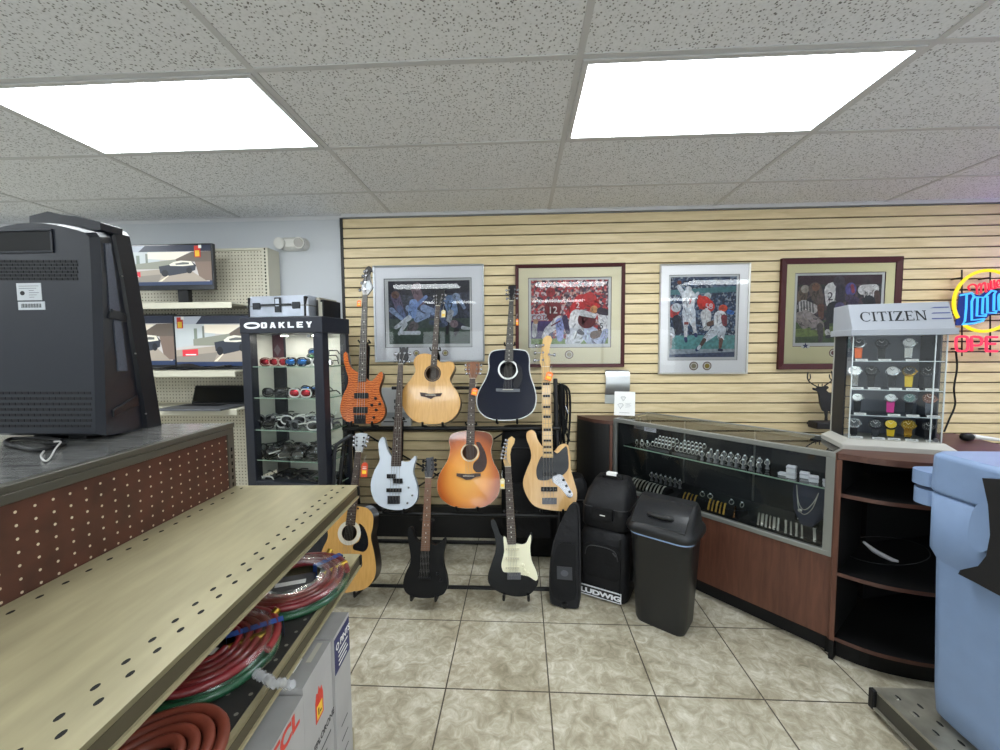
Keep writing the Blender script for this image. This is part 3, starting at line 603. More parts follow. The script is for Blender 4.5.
# 3 natural cutaway
def p(g):
    rosette(g, (188, 442), 36, 43, M('rosette_dark', (70, 50, 36), .4)); abridge(g, [(125, 537), (150, 540), (175, 545), (205, 543), (236, 541), (228, 556), (200, 558), (180, 570), (150, 560), (130, 556)], ROSEW)
b3 = [(190, 695), (110, 685), (56, 640), (33, 580), (42, 520), (80, 470), (103, 430), (94, 395), (99, 366), (125, 347), (160, 344), (195, 355), (215, 376), (236, 389), (266, 383), (290, 390), (298, 410), (286, 440), (273, 470), (287, 502), (315, 542), (327, 590), (309, 645), (262, 684)]
SPR = wood('spruce_top', (190, 144, 78), (206, 160, 94), .28, 'Y', 5, coat=.5)
g3 = guitar('natural blond acoustic guitar with a cutaway, hung before the silver framed print', (395, 285, 5), YU, (190, 695), b3, .085, SPR, M('dark_back_wood', (62, 38, 26), .3, coat=.5), ((203, 106), (226, 106), (178, 408), (209, 408)), ROSEW, NECKM,
  [(203, 108), (199, 80), (197, 60), (207, 25), (228, 21), (250, 22), (245, 60), (238, 85), (227, 108)], M('black_headstock', (32, 32, 36), .25, coat=.5), [(194, 55), (195, 73), (197, 90), (252, 50), (249, 68), (244, 88)], CHROME, 6, 20, PEARL, 548, (188, 442, 35), p)
binding(g3, b3, M('tan_binding', (170, 130, 80), .4), .0018)
tagcard('small beige price tag hanging from the headstock of the natural cutaway guitar', g3, (246, 150), M('beige_tag', (205, 192, 150), .6), .03, .055)
# 4 navy dreadnought
IVORY = M('ivory_binding', (222, 224, 222), .4)
def p(g):
    rosette(g, (190, 448), 43, 52, IVORY); abridge(g, [(130, 543), (250, 545), (250, 559), (210, 560), (170, 560), (130, 557)], M('gray_bridge', (86, 90, 96), .4))
    poly_part(g, 'pickguard', [(232, 420), (258, 440), (262, 490), (248, 530), (225, 540), (215, 520), (226, 490), (240, 460)], M('black_pickguard', (16, 18, 24), .2, coat=.5), 0, .0009, bevel=0)
b4 = [(185, 702), (100, 694), (46, 655), (33, 600), (50, 545), (80, 490), (95, 440), (93, 395), (105, 362), (140, 350), (200, 347), (260, 350), (286, 362), (297, 395), (297, 445), (305, 490), (324, 545), (331, 600), (314, 655), (262, 690)]
NAVY = M('navy_lacquer', (9, 15, 34), .25, coat=.2, spec=.25)
g4 = guitar('dark navy acoustic guitar with white edge binding, top tier beside the mahogany frame', (470, 280, 5), YU, (185, 703), b4, .10, NAVY, M('navy_side', (18, 22, 34), .25, coat=.6), ((196, 106), (218, 106), (173, 407), (215, 407)), M('dark_board', (62, 60, 60), .4), NECKM,
  [(196, 108), (193, 70), (190, 32), (211, 27), (232, 28), (226, 70), (218, 108)], M('black_headstock', (32, 32, 36), .25, coat=.5), [(182, 50), (182, 70), (184, 92), (240, 48), (238, 68), (235, 90)], CHROME, 6, 20, PEARL, 552, (190, 448, 42), p)
binding(g4, b4, IVORY, .0042)
tagcard('narrow orange price tag hanging behind the neck of the navy guitar', g4, (236, 208), ORANGE_TAG, .018, .05, z=-.012)
# 5 sunburst dreadnought
def p(g):
    rosette(g, (193, 447), 38, 45, M('rosette_light', (205, 190, 160), .4)); abridge(g, [(129, 548), (160, 550), (190, 552), (220, 548), (246, 548), (246, 562), (222, 566), (200, 578), (175, 580), (150, 568), (129, 562)], ROSEW)
    poly_part(g, 'pickguard', [(222, 400), (240, 398), (254, 420), (270, 455), (275, 500), (258, 538), (225, 543), (209, 525), (212, 498), (232, 478), (240, 455), (234, 425)], M('tortoise_pickguard', (52, 28, 22), .2, coat=.6), 0, .0012, bevel=0)
b5 = [(180, 717), (100, 704), (46, 660), (34, 600), (50, 545), (85, 485), (98, 430), (91, 390), (105, 360), (150, 346), (195, 342), (265, 348), (295, 365), (303, 395), (295, 440), (305, 490), (334, 550), (339, 610), (323, 665), (268, 708)]
SUN = burst(0, .20, .24, .30, 'sunburst_lacquer', [(0, (232, 172, 84)), (.5, (218, 142, 58)), (.78, (172, 86, 30)), (1, (112, 50, 18))])
g5 = guitar('sunburst acoustic guitar with a dark pickguard, middle tier, under the natural cutaway', (430, 360, 4.84), YM, (180, 718), b5, .10, SUN, M('brown_side', (92, 48, 24), .3, coat=.5), ((192, 90), (220, 90), (175, 410), (215, 410)), ROSEW, NECKM,
  [(192, 92), (186, 70), (178, 50), (179, 12), (209, 8), (239, 12), (240, 50), (230, 72), (220, 92)], wood('walnut_headstock', (112, 72, 52), (140, 94, 66), .3, 'Y', 4, coat=.4), [(172, 26), (172, 46), (176, 66), (247, 25), (247, 45), (243, 65)], CHROME, 6, 20, PEARL, 560, (193, 447, 37), p)
binding(g5, b5, M('cream_binding', (214, 200, 170), .4), .002)
tagcard('orange and yellow price tag on the neck of the sunburst guitar', g5, (218, 156), ORANGE_TAG, .04, .05, -.2)
# 6 natural jazz style bass
PGBK = M('black_pickguard', (16, 18, 24), .2, coat=.5)
def p(g):
    poly_part(g, 'pickguard', [(92, 508), (133, 492), (152, 500), (172, 482), (188, 472), (194, 500), (196, 560), (168, 592), (135, 600), (108, 609), (74, 606), (66, 572), (75, 535)], PGBK, 0, .002, bevel=0)
    poly_part(g, 'control_plate', [(131, 612), (130, 597), (142, 590), (152, 586), (172, 590), (200, 640), (214, 664), (208, 678), (192, 676), (166, 642), (140, 622)], CHROME, 0, .003, bevel=.0006)
    pick(g, 85, 636, 151, 654, BLACK, 4); bridge(g, 90, 680, 149, 706, M('dark_chrome', (84, 84, 88), .3, .9), 4)
    for q in ((176, 608), (188, 632), (201, 656)): knob(g, q, BLACK, .008)
    pick(g, 92, 578, 148, 590, BLACK, 4)
b6 = [(130, 731), (62, 715), (27, 672), (12, 620), (26, 570), (45, 520), (41, 480), (28, 445), (27, 417), (45, 405), (62, 415), (70, 440), (85, 465), (110, 490), (136, 494), (160, 468), (184, 461), (198, 476), (205, 520), (205, 560), (219, 610), (231, 660), (224, 703), (188, 732)]
ASH = wood('ash_body', (190, 146, 88), (206, 166, 108), .3, 'Y', 2.5, coat=.5)
g6 = guitar('natural blond bass guitar with a black pickguard, far right of the middle tier', (520, 330, 4.054), YM, (130, 733), b6, .044, ASH, ASH, ((88, 150), (121, 150), (91, 517), (134, 517)), MAPLEN, MAPLEN,
  [(88, 152), (80, 128), (84, 100), (90, 60), (94, 34), (108, 22), (124, 24), (131, 40), (122, 62), (118, 95), (123, 125), (121, 152)], MAPLEN, [(66, 62), (62, 92), (60, 122), (140, 100)], CHROME, 4, 20, INK, 690, None, p, blocks=True)
tagcard('orange price tag hanging from the headstock of the natural blond bass', g6, (117, 190), ORANGE_TAG, .045, .06, -.3)
# 7 black electric
MBK = M('satin_black', (15, 15, 16), .5, spec=.25)
def p(g):
    pick(g, 122, 508, 166, 522, BLACK, 6); pick(g, 122, 545, 166, 553, BLACK, 6); pick(g, 119, 578, 167, 592, BLACK, 6); bridge(g, 112, 610, 172, 626, M('black_hardware', (34, 34, 36), .3, .6), 6)
    for q in ((205, 598), (222, 630)): knob(g, q, BLACK, .008)
b7 = [(140, 717), (104, 714), (72, 704), (49, 684), (39, 650), (50, 600), (72, 550), (75, 510), (63, 430), (61, 387), (75, 373), (85, 387), (93, 420), (112, 442), (140, 450), (172, 452), (195, 461), (218, 451), (234, 429), (243, 432), (243, 460), (232, 510), (235, 560), (249, 610), (254, 660), (238, 694), (212, 708), (178, 716)]
g7 = guitar('satin black electric guitar with a brown fretboard, lower tier of the rack', (395, 450, 4.839), YLo, (140, 711), b7, .042, MBK, MBK, ((147, 135), (177, 135), (126, 487), (168, 487)), wood('brown_board', (116, 78, 56), (140, 98, 72), .45, 'Y', 3), NECKM,
  [(147, 137), (141, 108), (147, 65), (150, 38), (167, 37), (184, 33), (190, 90), (184, 115), (177, 137)], M('dark_gray_headstock', (58, 60, 66), .35), [(136, 55), (134, 75), (133, 97), (194, 50), (195, 72), (196, 94)], BLACKM, 6, 24, PEARL, 612, None, p)
# 8 black and cream electric
CREAM = M('cream_plastic', (220, 216, 188), .3, coat=.3); GBK = M('gloss_black', (7, 7, 8), .22, coat=0, spec=.22)
def p(g):
    poly_part(g, 'pickguard', [(100, 460), (112, 462), (120, 488), (155, 487), (180, 490), (198, 483), (210, 458), (218, 449), (219, 470), (215, 505), (221, 555), (240, 600), (248, 632), (238, 645), (208, 627), (175, 620), (120, 610), (100, 606), (92, 575), (104, 520)], CREAM, 0, .0025, bevel=.0006)
    for y in (503, 543, 584): pick(g, 109, y, 168, y+12, M('cream_cover', (206, 200, 170), .4), 6)
    bridge(g, 117, 610, 175, 640, M('dark_chrome', (84, 84, 88), .3, .9), 6)
    for q in ((190, 600), (207, 615), (185, 578)): knob(g, q, CREAM, .0085, .012)
b8 = [(155, 714), (92, 700), (46, 670), (33, 630), (50, 570), (68, 510), (62, 450), (49, 412), (48, 387), (62, 386), (75, 415), (88, 448), (118, 468), (155, 482), (188, 486), (204, 471), (212, 446), (220, 440), (225, 464), (216, 510), (222, 560), (244, 610), (251, 650), (234, 685), (204, 709)]
g8 = guitar('glossy black electric guitar with a cream pickguard, lower tier beside the black gig bag', (480, 430, 4.286), YLo, (155, 714), b8, .043, GBK, GBK, ((107, 157), (133, 157), (118, 490), (155, 490)), ROSEW, MAPLEN,
  [(107, 159), (100, 132), (106, 100), (112, 60), (120, 38), (136, 27), (150, 38), (146, 58), (134, 78), (129, 105), (133, 159)], MAPLEN, [(111, 45), (106, 60), (101, 76), (97, 92), (93, 107), (92, 122)], CHROME, 6, 22, PEARL, 622, None, p)
tagcard('small beige price tag beside the neck of the black and cream guitar', g8, (97, 228), M('beige_tag', (205, 192, 150), .6), .028, .06)
# 9 natural acoustic low left
def p(g):
    rosette(g, (85, 410), 35, 52, M('rosette_pale', (206, 200, 186), .4)); abridge(g, [(30, 535), (125, 550), (122, 566), (28, 552)], ROSEW)
    poly_part(g, 'pickguard', [(128, 368), (150, 385), (166, 425), (168, 468), (152, 492), (128, 490), (103, 482), (104, 462), (126, 448), (136, 420), (134, 395)], PGBK, 0, .001, bevel=0)
b9 = [(60, 674), (105, 668), (152, 658), (190, 622), (203, 570), (195, 500), (181, 430), (188, 390), (190, 335), (165, 302), (120, 293), (60, 296), (25, 308), (-2, 335), (-12, 380), (-10, 430), (-32, 480), (-54, 550), (-48, 608), (-18, 650)]
g9 = guitar('natural acoustic guitar with a black pickguard, bottom left, partly hidden by the shelf', (330, 440, 4.414), 2.25, (60, 674), b9, .10, SPR, M('dark_back_side', (36, 28, 24), .3, coat=.4), ((114, 52), (137, 52), (70, 375), (111, 375)), ROSEW, NECKM,
  [(114, 54), (109, 30), (112, -28), (136, -32), (163, -28), (157, 5), (146, 30), (138, 54)], M('silver_face', (176, 180, 184), .45, .2), [(104, -12), (104, 6), (103, 24), (167, -10), (163, 8), (157, 26)], CHROME, 6, 20, PEARL, 545, (85, 410, 34), p)
tagcard('red and orange price tag hanging from the headstock of the low left acoustic guitar', g9, (160, 130), M('red_tag', (196, 70, 36), .6), .04, .085)

# ================================================================== GUITAR RACK
rk = thing('guitar_rack', 'black steel three tier guitar rack holding nine guitars against the slatted wall', 'guitar rack', (0, 0, 0))
def rail(y, u0, v0, u1, v1, r, name='rail'):
    A = Yp(u0, v0, y); B = Yp(u1, v1, y); mb = MB(BLACKM); mb.tube([A, B], r, 10); mb.obj(name, rk); return A, B
a1, c1 = rail(YU+.03, 343, 428.5, 560, 428.5, .016); a2, c2 = rail(YM+.03, 343, 513, 560, 516, .014); rail(3.0, 392, 388, 547, 388, .012); a3, c3 = rail(2.49, 343, 586, 560, 590, .017)
for x, nm in ((a1.x+.02, 'l'), (Yp(556, 400, YU+.1).x, 'r')):
    mb = MB(BLACKM); pts = catmull([(x, 2.30, .02), (x, 2.49, .03), (x, 2.62, .25), (x, YM+.05, .46), (x, YU+.04, .95), (x, YU+.16, 1.28)], 5, False); mb.tube(pts, .016, 10); mb.obj('side_frame', rk)
    mb = MB(BLACKM); mb.tube([(x, 2.30, .02), (x, 3.10, .02)], .016, 10); mb.obj('floor_foot', rk)
    mb = MB(BLACKM); mb.tube([(x, YU+.12, 1.15), (x, 3.08, .02)], .013, 8); mb.obj('rear_leg', rk)
mb = MB(M('gray_tube', (70, 72, 76), .35, .5)); HL = [Yp(u, v, 2.64) for u, v in ((333, 500), (334, 468), (335, 450), (339, 443), (352, 435))]; HL = [V(HL[0].x, 2.64, .02)]+HL; mb.tube(catmull([tuple(p) for p in HL], 5, False), .012, 9); mb.obj('bent_handle', rk)
for pa, pb in (((a1.x, 3.0, .93), (-.25, 3.05, .32)), ((-1.0, 3.05, .32), (-.1, 3.0, .90))):
    mb = MB(BLACKM); mb.tube([pa, pb], .007, 8); mb.obj('cross_brace', rk)
mb = MB(BLACKM); mb.tube([(a1.x+.02, 3.06, .02), (c1.x, 3.06, .02)], .014, 8); mb.obj('rail', rk)
for g, fr in ((g1, .55), (g2, .55), (g3, .72), (g4, .72), (g5, .7), (g6, .75), (g7, .6), (g8, .6), (g9, .8)):
    nk = g.nc+(g.bc-g.nc)*fr; q = g.mt @ V(nk.x, nk.y, -.040); side = g.mt.to_3x3()
    lowz = {0: .03}.get(0); y0 = g.mt.translation.y+.06; b0 = g.mt.translation
    # padded post behind the neck, from the tier rail up, and the yoke round the neck
    mb = MB(BLACK); top = q; bot = V(q.x, y0+.02, max(.03, b0.z-.01)); m3 = g.mt
    bl = g.mt @ V(nk.x, .02, -.125)
    mb.tube([bl, g.mt @ V(nk.x, nk.y-.02, -.125 if g in (g3, g4, g5, g9) else -.09), q], .015, 8); mb.obj('post', rk)
    mb = MB(BLACK); mb.tube([g.mt @ V(nk.x-.036, nk.y+.01, .004), g.mt @ V(nk.x-.036, nk.y, -.03), q, g.mt @ V(nk.x+.036, nk.y, -.03), g.mt @ V(nk.x+.036, nk.y+.01, .004)], .006, 8); mb.obj('neck_yoke', rk)
    for sx in (-.07, .07):
        mb = MB(BLACK); mb.tube([g.mt @ V(sx, -.012, -.10), g.mt @ V(sx, -.014, .012), g.mt @ V(sx, .012, .02)], .008, 8); mb.obj('support_arm', rk)
# ================================================================== FOREGROUND GONDOLA (left)
SZ, LZ, TOPZ = 1.0, .735, 1.235
fb = Zp(237, 485, SZ); ff = Zp(358, 485, SZ); GA = -.0436
gd = V(math.sin(GA), math.cos(GA), 0); gx = V(gd.y, -gd.x, 0)
o_ = V(ff.x, ff.y, 0); SD = (ff-fb).dot(gx); LEN = 2.3
gm = frame_m(o_, gx, gd)          # local: x=0 at shelf front edge, x negative to the left, y=0 at the far end, y negative toward the camera
BEIGE = M('beige_steel', (158, 149, 118), .36, .25, var=.06, vs=5, bmp=.06, bs=60, stretch=(6, 1, 1)); BEIGED = M('bronze_steel', (84, 77, 60), .4, .4)
go = thing('display_gondola', 'long beige steel shop shelf with brown pegboard back, in the left foreground', 'shelving', mtx=gm)
def shelf(name, z, holes_x, depth=SD, mat=BEIGE, mh=DARKHOLE, lip=.045):
    mb = MB(mat); mb.box((-depth, -LEN, z-.012), (0, 0, z)); mb.box((-.006, -LEN, z-lip), (0, 0, z-.001)); mb.box((-.03, -LEN, z-lip-.003), (0, 0, z-lip)); mb.box((-depth, -.002, z-.03), (-.006, .0, z-.001))
    mb.use(BEIGED); mb.box((.0, -LEN, z-lip*.80), (.0015, -.004, z-lip*.22)); mb.use(mat); mb.box((.0, -LEN, z-lip), (.006, -.002, z-lip*.82))
    mb.use(mh)
    n = int(LEN/.0508)
    for k in range(n):
        for hx, ph in holes_x:
            y = -.03-.0508*(k+ph); mb.prism(ell(hx, y, .0045, .0075, 10), z, z+.0003)
    o = mb.obj(name, go); mb = MB(BLACK); mb.box((-.014, -.012, z-lip-.004), (.006, .004, z-.004)); mb.obj('end_cap', o, bevel=.002); return o
shelf('shelf', SZ, ((-.045, 0), (-.075, .5), (-SD+.04, 0)))
LOWM = M('dark_shelf_steel', (58, 54, 44), .4, .2, var=.1)
shelf('shelf', LZ, ((-.05, 0), (-.085, .5)), mat=BEIGE, mh=M('pale_hole', (150, 145, 130), .6) if False else DARKHOLE)
LIN = peg('shelf_liner', (30, 29, 27), (120, 118, 108), .0508, .0045, 'X', 'Y', (0, 0), .6, .1)
mb = MB(LIN); mb.box((-SD+.01, -LEN, LZ+.0005), (-.012, -.16, LZ+.003)); mb.obj('shelf_liner', go)
PEGB = peg('brown_pegboard', (72, 40, 30), (200, 186, 160), .036, .0030, 'Y', 'Z', (.018, .006), .45, .14, pitch2=.0285)
mb = MB(PEGB); mb.box((-SD-.012, -LEN, .12), (-SD-.004, -.03, TOPZ-.03)); mb.obj('pegboard_back', go)
mb = MB(M('gunmetal_rail', (104, 102, 94), .3, .6)); mb.box((-SD-.018, -LEN, TOPZ-.012), (-SD+.006, -.0, TOPZ+.004)); mb.box((-SD-.012, -LEN, TOPZ-.036), (-SD+.002, -.0, TOPZ-.014)); mb.obj('top_rail', go, bevel=.002)
for y in (0, -1.22):
    mb = MB(M('gunmetal_rail', (104, 102, 94), .3, .6)); mb.box((-SD-.03, y-.032, 0), (-SD+.001, y, TOPZ-.012)); mb.use(DARKHOLE)
    for k in range(40): mb.box((-SD+.001, y-.020, .12+k*.026), (-SD+.0015, y-.012, .134+k*.026))
    mb.obj('upright', go)
DECKM = M('deck_metal', (150, 150, 148), .22, .75, var=.3, vs=9, stretch=(1, 6, 1))
mb = MB(DECKM); mb.box((-SD-.95, -LEN, TOPZ-.03), (-SD-.018, 0, TOPZ)); mb.obj('top_deck', go)
mb = MB(M('far_panel', (96, 92, 80), .5)); mb.box((-SD-.95, -LEN, .1), (-SD-.93, 0, TOPZ-.03)); mb.obj('far_panel', go)
mb = MB(M('far_panel', (96, 92, 80), .5)); mb.box((-SD-.93, -.02, .1), (-SD-.03, -.004, TOPZ-.03)); mb.obj('end_panel', go)
mb = MB(BEIGE); mb.box((-SD-.03, -LEN, .0), (-.02, -.06, .10)); mb.obj('base_deck', go, bevel=.003)

# cartons standing on the base deck
CARD = M('gray_carton', (168, 166, 165), .75, var=.04, vs=6); CARDT = M('carton_top', (140, 139, 138), .7, var=.06, vs=8); BLUEP = M('carton_blue', (42, 46, 92), .6); TCLRED = M('red_print', (200, 62, 48), .6)
GINK = M('gray_ink', (62, 60, 62), .7)
BT = .625; bz = .10
def gl(u, v, z): q = gm.inverted() @ Zp(u, v, z); return q
def carton(label, y0, y1, x1, top, deco):
    t = thing('carton', label, 'box', mtx=gm @ Matrix.Translation((x1, y1, bz)), group='flat screen cartons under the foreground shelf')
    L_ = y1-y0; H = top-bz; D = .30; mb = MB(CARD); mb.box((-D, -L_, 0), (0, 0, H-.001)); mb.use(CARDT); mb.box((-D, -L_, H-.001), (0, 0, H)); mb.obj('body', t, bevel=.004)
    deco(t, L_, H, D)
def face(y, z, dx=.0008): return Matrix(((0, 0, 1, dx), (1, 0, 0, y), (0, 1, 0, z), (0, 0, 0, 1)))   # text plane on the +x face: text x -> +y, text y -> +z
yC = gl(347, 612, BT).y; yB = gl(330.5, 639, BT).y; yA = gl(298, 691, BT-.01).y; yN = yA-.46; xF = gl(331, 640, BT).x
def dC(t, L_, H, D):
    mb = MB(BLUEP); mb.box((0, -L_+.003, H-.125), (.0012, -.004, H-.012)); mb.use(PAPER); mb.text('O PINTS', .030, face(-L_+.012, H-.055, .0016), .0005)
    for k in range(4): mb.box((.0012, -L_+.03, H-.072-.014*k), (.0016, -.02-.012*(k % 2), H-.067-.014*k))
    mb.obj('blue_label', t, ); mb = MB(GINK)
    for k in range(3): mb.box((0, -L_*.7, .10+.05*k), (.0008, -L_*.3, .103+.05*k))
    mb.obj('print_lines', t); mb = MB(M('clear_tape', (176, 172, 160), .15)); mb.box((-.17, -L_, H), (-.12, -.01, H+.0006)); mb.obj('packing_tape', t)
def dB(t, L_, H, D):
    mb = MB(RED_TAG); mb.prism([(-.024, 0), (.024, 0), (.024, .06), (.016, .085), (.007, .078), (0, .095), (-.007, .078), (-.016, .085), (-.024, .06)], 0, .001); mb.use(YEL_TAG); mb.box((-.017, .006, .001), (.017, .045, .0013)); mb.use(INK); mb.box((-.010, .016, .0013), (-.004, .036, .0015)); mb.box((.001, .016, .0013), (.010, .022, .0015))
    mb.v = [tuple(face(-L_*.50, H-.165, 0) @ Vector(p)) for p in mb.v]; mb.obj('price_sticker', t)
    mb = MB(GINK); mb.text('/ DEPLORONE', .027, face(-L_+.012, H-.235), .0003)
    for k in range(7): mb.box((0, -L_+.03+.05*(k % 2), H-.27-.03*k), (.0008, -.02-.03*(k % 3), H-.266-.03*k))
    mb.obj('printed_text', t); mb = MB(PAPER); mb.box((-.11, -L_+.05, H), (-.05, -L_*.42, H+.0006)); mb.use(M('clear_tape', (176, 172, 160), .15)); mb.box((-.035, -L_*.5, H), (-.02, -.01, H+.0006)); mb.obj('top_label', t)
def dA(t, L_, H, D):
    mb = MB(TCLRED); mb.text('TCL', .060, face(-.160, H-.050) @ Matrix.Diagonal((1.25, 1, 1, 1)), .002); mb.obj('printed_logo', t)
    pass
carton('gray carton with a dark blue label, farthest of the three under the shelf', yB+.004, yC, xF+.004, BT, dC)
carton('gray carton with a red and yellow price sticker, middle of the three', yA+.003, yB, xF-.003, BT-.005, dB)
carton('gray carton with large red TCL letters, nearest of the three', yN, yA-.003, xF, BT-.02, dA)

# hose coils on the lower shelf
HRED = M('red_rubber', (122, 38, 42), .32, var=.12, coat=.4); HGRN = M('green_rubber', (28, 82, 52), .35, coat=.3); HORG = M('rust_rubber', (116, 56, 42), .45, var=.1)
WRAP = glassy('plastic_wrap', (244, 245, 246), .30, .18); BLUES = M('blue_strap', (48, 80, 150), .5); BRASS = M('brass', (196, 160, 72), .3, 1)
def hose(label, cu, cv, R, hm, rings, hr, under=True, wrap=True, lab=True, rz=0, z=LZ+.003):
    c = Zp(cu, cv, z+.03); t = thing('hose_coil', label, 'hose', (c.x, c.y, z), 'coiled hoses on the lower foreground shelf', rz=rz)
    zb = hr if under else 0
    if under:
        mb = MB(HGRN); mb.tube([((R-.004*math.sin(k*.3))*math.cos(2*PI*k/48), R*math.sin(2*PI*k/48), hr) for k in range(48)], hr, 8, True)
        mb.tube([((R-2*hr)*math.cos(2*PI*k/40), (R-2*hr)*math.sin(2*PI*k/40), hr) for k in range(40)], hr, 8, True); mb.obj('green_hose', t)
    pts = []
    for k in range(rings*40+1):
        a = 2*PI*k/40; rr = R-(k/40)*2.02*hr; wob = 1+.012*math.sin(a*3+R*40)
        pts.append((rr*wob*math.cos(a), rr*wob*math.sin(a), (3*hr if under else hr)+.004*math.sin(a*2)))
    mb = MB(hm); mb.tube(pts, hr*.98, 9); mb.obj('hose', t)
    top = (4*hr if under else 2*hr)
    if under:
        mb = MB(BRASS); e = Vector(pts[-1]); mb.cyl(e, e+V(.05, .03, .004), .008, .007, 10); mb.cyl(e+V(.05, .03, .004), e+V(.075, .045, .006), .011, .011, 6); mb.obj('fitting', t)
        mb = MB(BRASS); mb.cyl((R*.62, R*.80, top*.9), (R*.66, R*.86, top*1.15), .012, .011, 6); mb.obj('fitting', t)
        for a in (.62, 3.6):
            mb = MB(BLUES); d = V(math.cos(a), math.sin(a), 0); q = V(-d.y, d.x, 0)*.012; r0, r1 = R-rings*2*hr-.01, R+hr+.004
            prof = [(r0, 0), (r0, top+.003), (r1, top+.003), (r1, 0)]
            for i in range(3): A, B = prof[i], prof[i+1]; mb.quad(d*A[0]+V(0, 0, A[1])-q, d*B[0]+V(0, 0, B[1])-q, d*B[0]+V(0, 0, B[1])+q, d*A[0]+V(0, 0, A[1])+q)
            mb.obj('strap', t)
    if lab:
        mb = MB(M('dark_label', (30, 32, 40), .4)); r0 = R-rings*2*hr; mb.prism(rrect(r0*1.5, r0*1.1, .01), top*.5, top*.5+.001); mb.use(PAPER); mb.box((-r0*.55, -.012, top*.5+.001), (r0*.45, .012, top*.5+.0014)); mb.obj('hang_label', t)
    if wrap:
        vs = []; n = 40; prof = [(R*.50, top+.004), (R*.7, top+.006), (R*.88, top+.007), (R+hr*1.2, top*.75), (R+hr*1.4, .010)]
        mb = MB(WRAP); mb.smooth = True
        for r, zz in prof:
            for k in range(n):
                a = 2*PI*k/n; w = 1+.03*noise.noise(V(r*20, k*.9, R*30)); vs.append((r*w*math.cos(a), r*w*math.sin(a), zz+.006*noise.noise(V(k*.8, r*30, 2))))
        mb.add(vs, [(i*n+k, i*n+(k+1) % n, (i+1)*n+(k+1) % n, (i+1)*n+k) for i in range(len(prof)-1) for k in range(n)], True); mb.obj('plastic_wrap', t)
    return t
hose('red and green twin hose coil in shiny plastic wrap, farthest on the lower shelf', 292, 580, .165, HRED, 4, .0095, rz=.4)
h2 = hose('red and green twin hose coil with blue straps, middle of the lower shelf', 207, 648, .155, HRED, 5, .0105, lab=True)
hose('rust colored hose coil, nearest on the lower shelf', 142, 757, .125, HORG, 4, .0115, under=False, wrap=False, lab=False)
q = h2.location; rnd = random.Random(3)
FILM = M('scrap_film', (214, 216, 220), .25); FILM.node_tree.nodes['Principled BSDF'].inputs['Alpha'].default_value = .38
mb = MB(FILM); pts = [V(.165, -.06, .02)]
for k in range(9): pts.append(pts[-1]+V(.012, -.004+rnd.uniform(-.006, .006), rnd.uniform(-.004, .006)))
mb.tube(catmull([tuple(p) for p in pts], 3, False), .007, 6, taper=[.8+1.0*abs(math.sin(k*1.3)) for k in range(len(pts)*3-2)]); mb.obj('wrap_tail', h2)

# ================================================================== OLD TELEVISION (seen from behind) on the top deck
TVM = M('tv_black_plastic', (20, 24, 34), .38, bmp=.04, bs=400, var=.04); TVD = M('tv_vent_dark', (10, 11, 14), .7); TVM2 = M('tv_dark_plastic', (16, 19, 27), .35)
tvz = TOPZ+.02; yb = 1.16
bR_t = Yp(90, 232, yb); bR_b = Yp(96, 437, yb); bz1, bz0 = bR_t.z, bR_b.z
rT, rB = Yp(116, 229, 1.27), Yp(152, 431, 1.385)
tv = thing('television', 'old black tube television seen from its vented back, on the foreground shelf top', 'television', (-1.55, 1.25, tvz))
ti = Matrix.Translation((-1.55, 1.25, tvz)).inverted(); Lv = lambda p: tuple(ti @ Vector(p))
cx = -1.43; mir = lambda p: V(2*cx-p[0], p[1], p[2])
def sect(xr_t, xr_b, y_t, y_b, z1, z0, crown=0, r=.03):
    """closed section loop: bottom right, up the right side, over a crowned top, down the left"""
    R1 = [V(xr_b, y_b, z0)]
    for k in range(1, 5): R1.append(V(xr_b+(xr_t-xr_b)*k/5, y_b+(y_t-y_b)*k/5, z0+(z1-z0)*k/5))
    R1.append(V(xr_t-.004, y_t, z1-r*.5)); R1.append(V(xr_t-r*.5, y_t, z1-r*.05))
    T = []
    for k in range(1, 8):
        f = k/8; x = (xr_t-r)*(1-f)+(2*cx-xr_t+r)*f; T.append(V(x, y_t, z1+crown*math.sin(PI*f)**.8))
    return [Lv(p) for p in R1+T+[mir(p) for p in reversed(R1)]]
s0 = sect(bR_t.x, bR_b.x, yb, yb, bz1, bz0+.01, .030); s1 = sect(bR_t.x+.012, bR_b.x+.012, yb+.02, yb+.02, bz1+.006, bz0, .030)
s2 = sect(rT.x-.004, rB.x-.012, 1.262, 1.365, rT.z-.012, rB.z+.008, .026); s3 = sect(rT.x+.002, rB.x, 1.266, 1.372, rT.z+.002, rB.z, .024)
s4 = sect(rT.x+.004, rB.x+.002, 1.315, 1.425, rT.z+.004, rB.z, .024)
mb = MB(TVM); mb.loft([s1, s0], cap=False, smooth=False); mb.add(s0, [tuple(range(len(s0)))], False); mb.loft([s1, s2], cap=False, smooth=False); mb.obj('back_shell', tv)
mb = MB(TVM2); mb.loft([s2, s3, s4], smooth=False); mb.obj('front_bezel', tv)
def bx(u, v, dy=0): return Lv(Yp(u, v, yb+dy))
def slots(rows, x0, x1, n, name, lit=None):
    mb = MB(TVD)
    for i, v in enumerate(rows):
        for k in range(n):
            w = (x1-x0)/n; u0 = x0+w*k+(w*.4 if i % 2 else 0); a = bx(u0, v+1.3); c = bx(min(u0+w*.82, x1), v-1.3); mb.box((a[0], a[1]-.0012, a[2]), (c[0], a[1]+.004, c[2]))
    mb.obj(name, tv)
slots([261.5, 265, 268.5, 272, 275.5, 279], -44, 78, 22, 'upper_vent'); slots([393, 398.5, 404, 409.5, 415, 420.5, 426], -58, 92, 24, 'lower_vent')
mb = MB(TVD)   # recessed grip
a = bx(-17, 252); c = bx(51, 231); y = a[1]
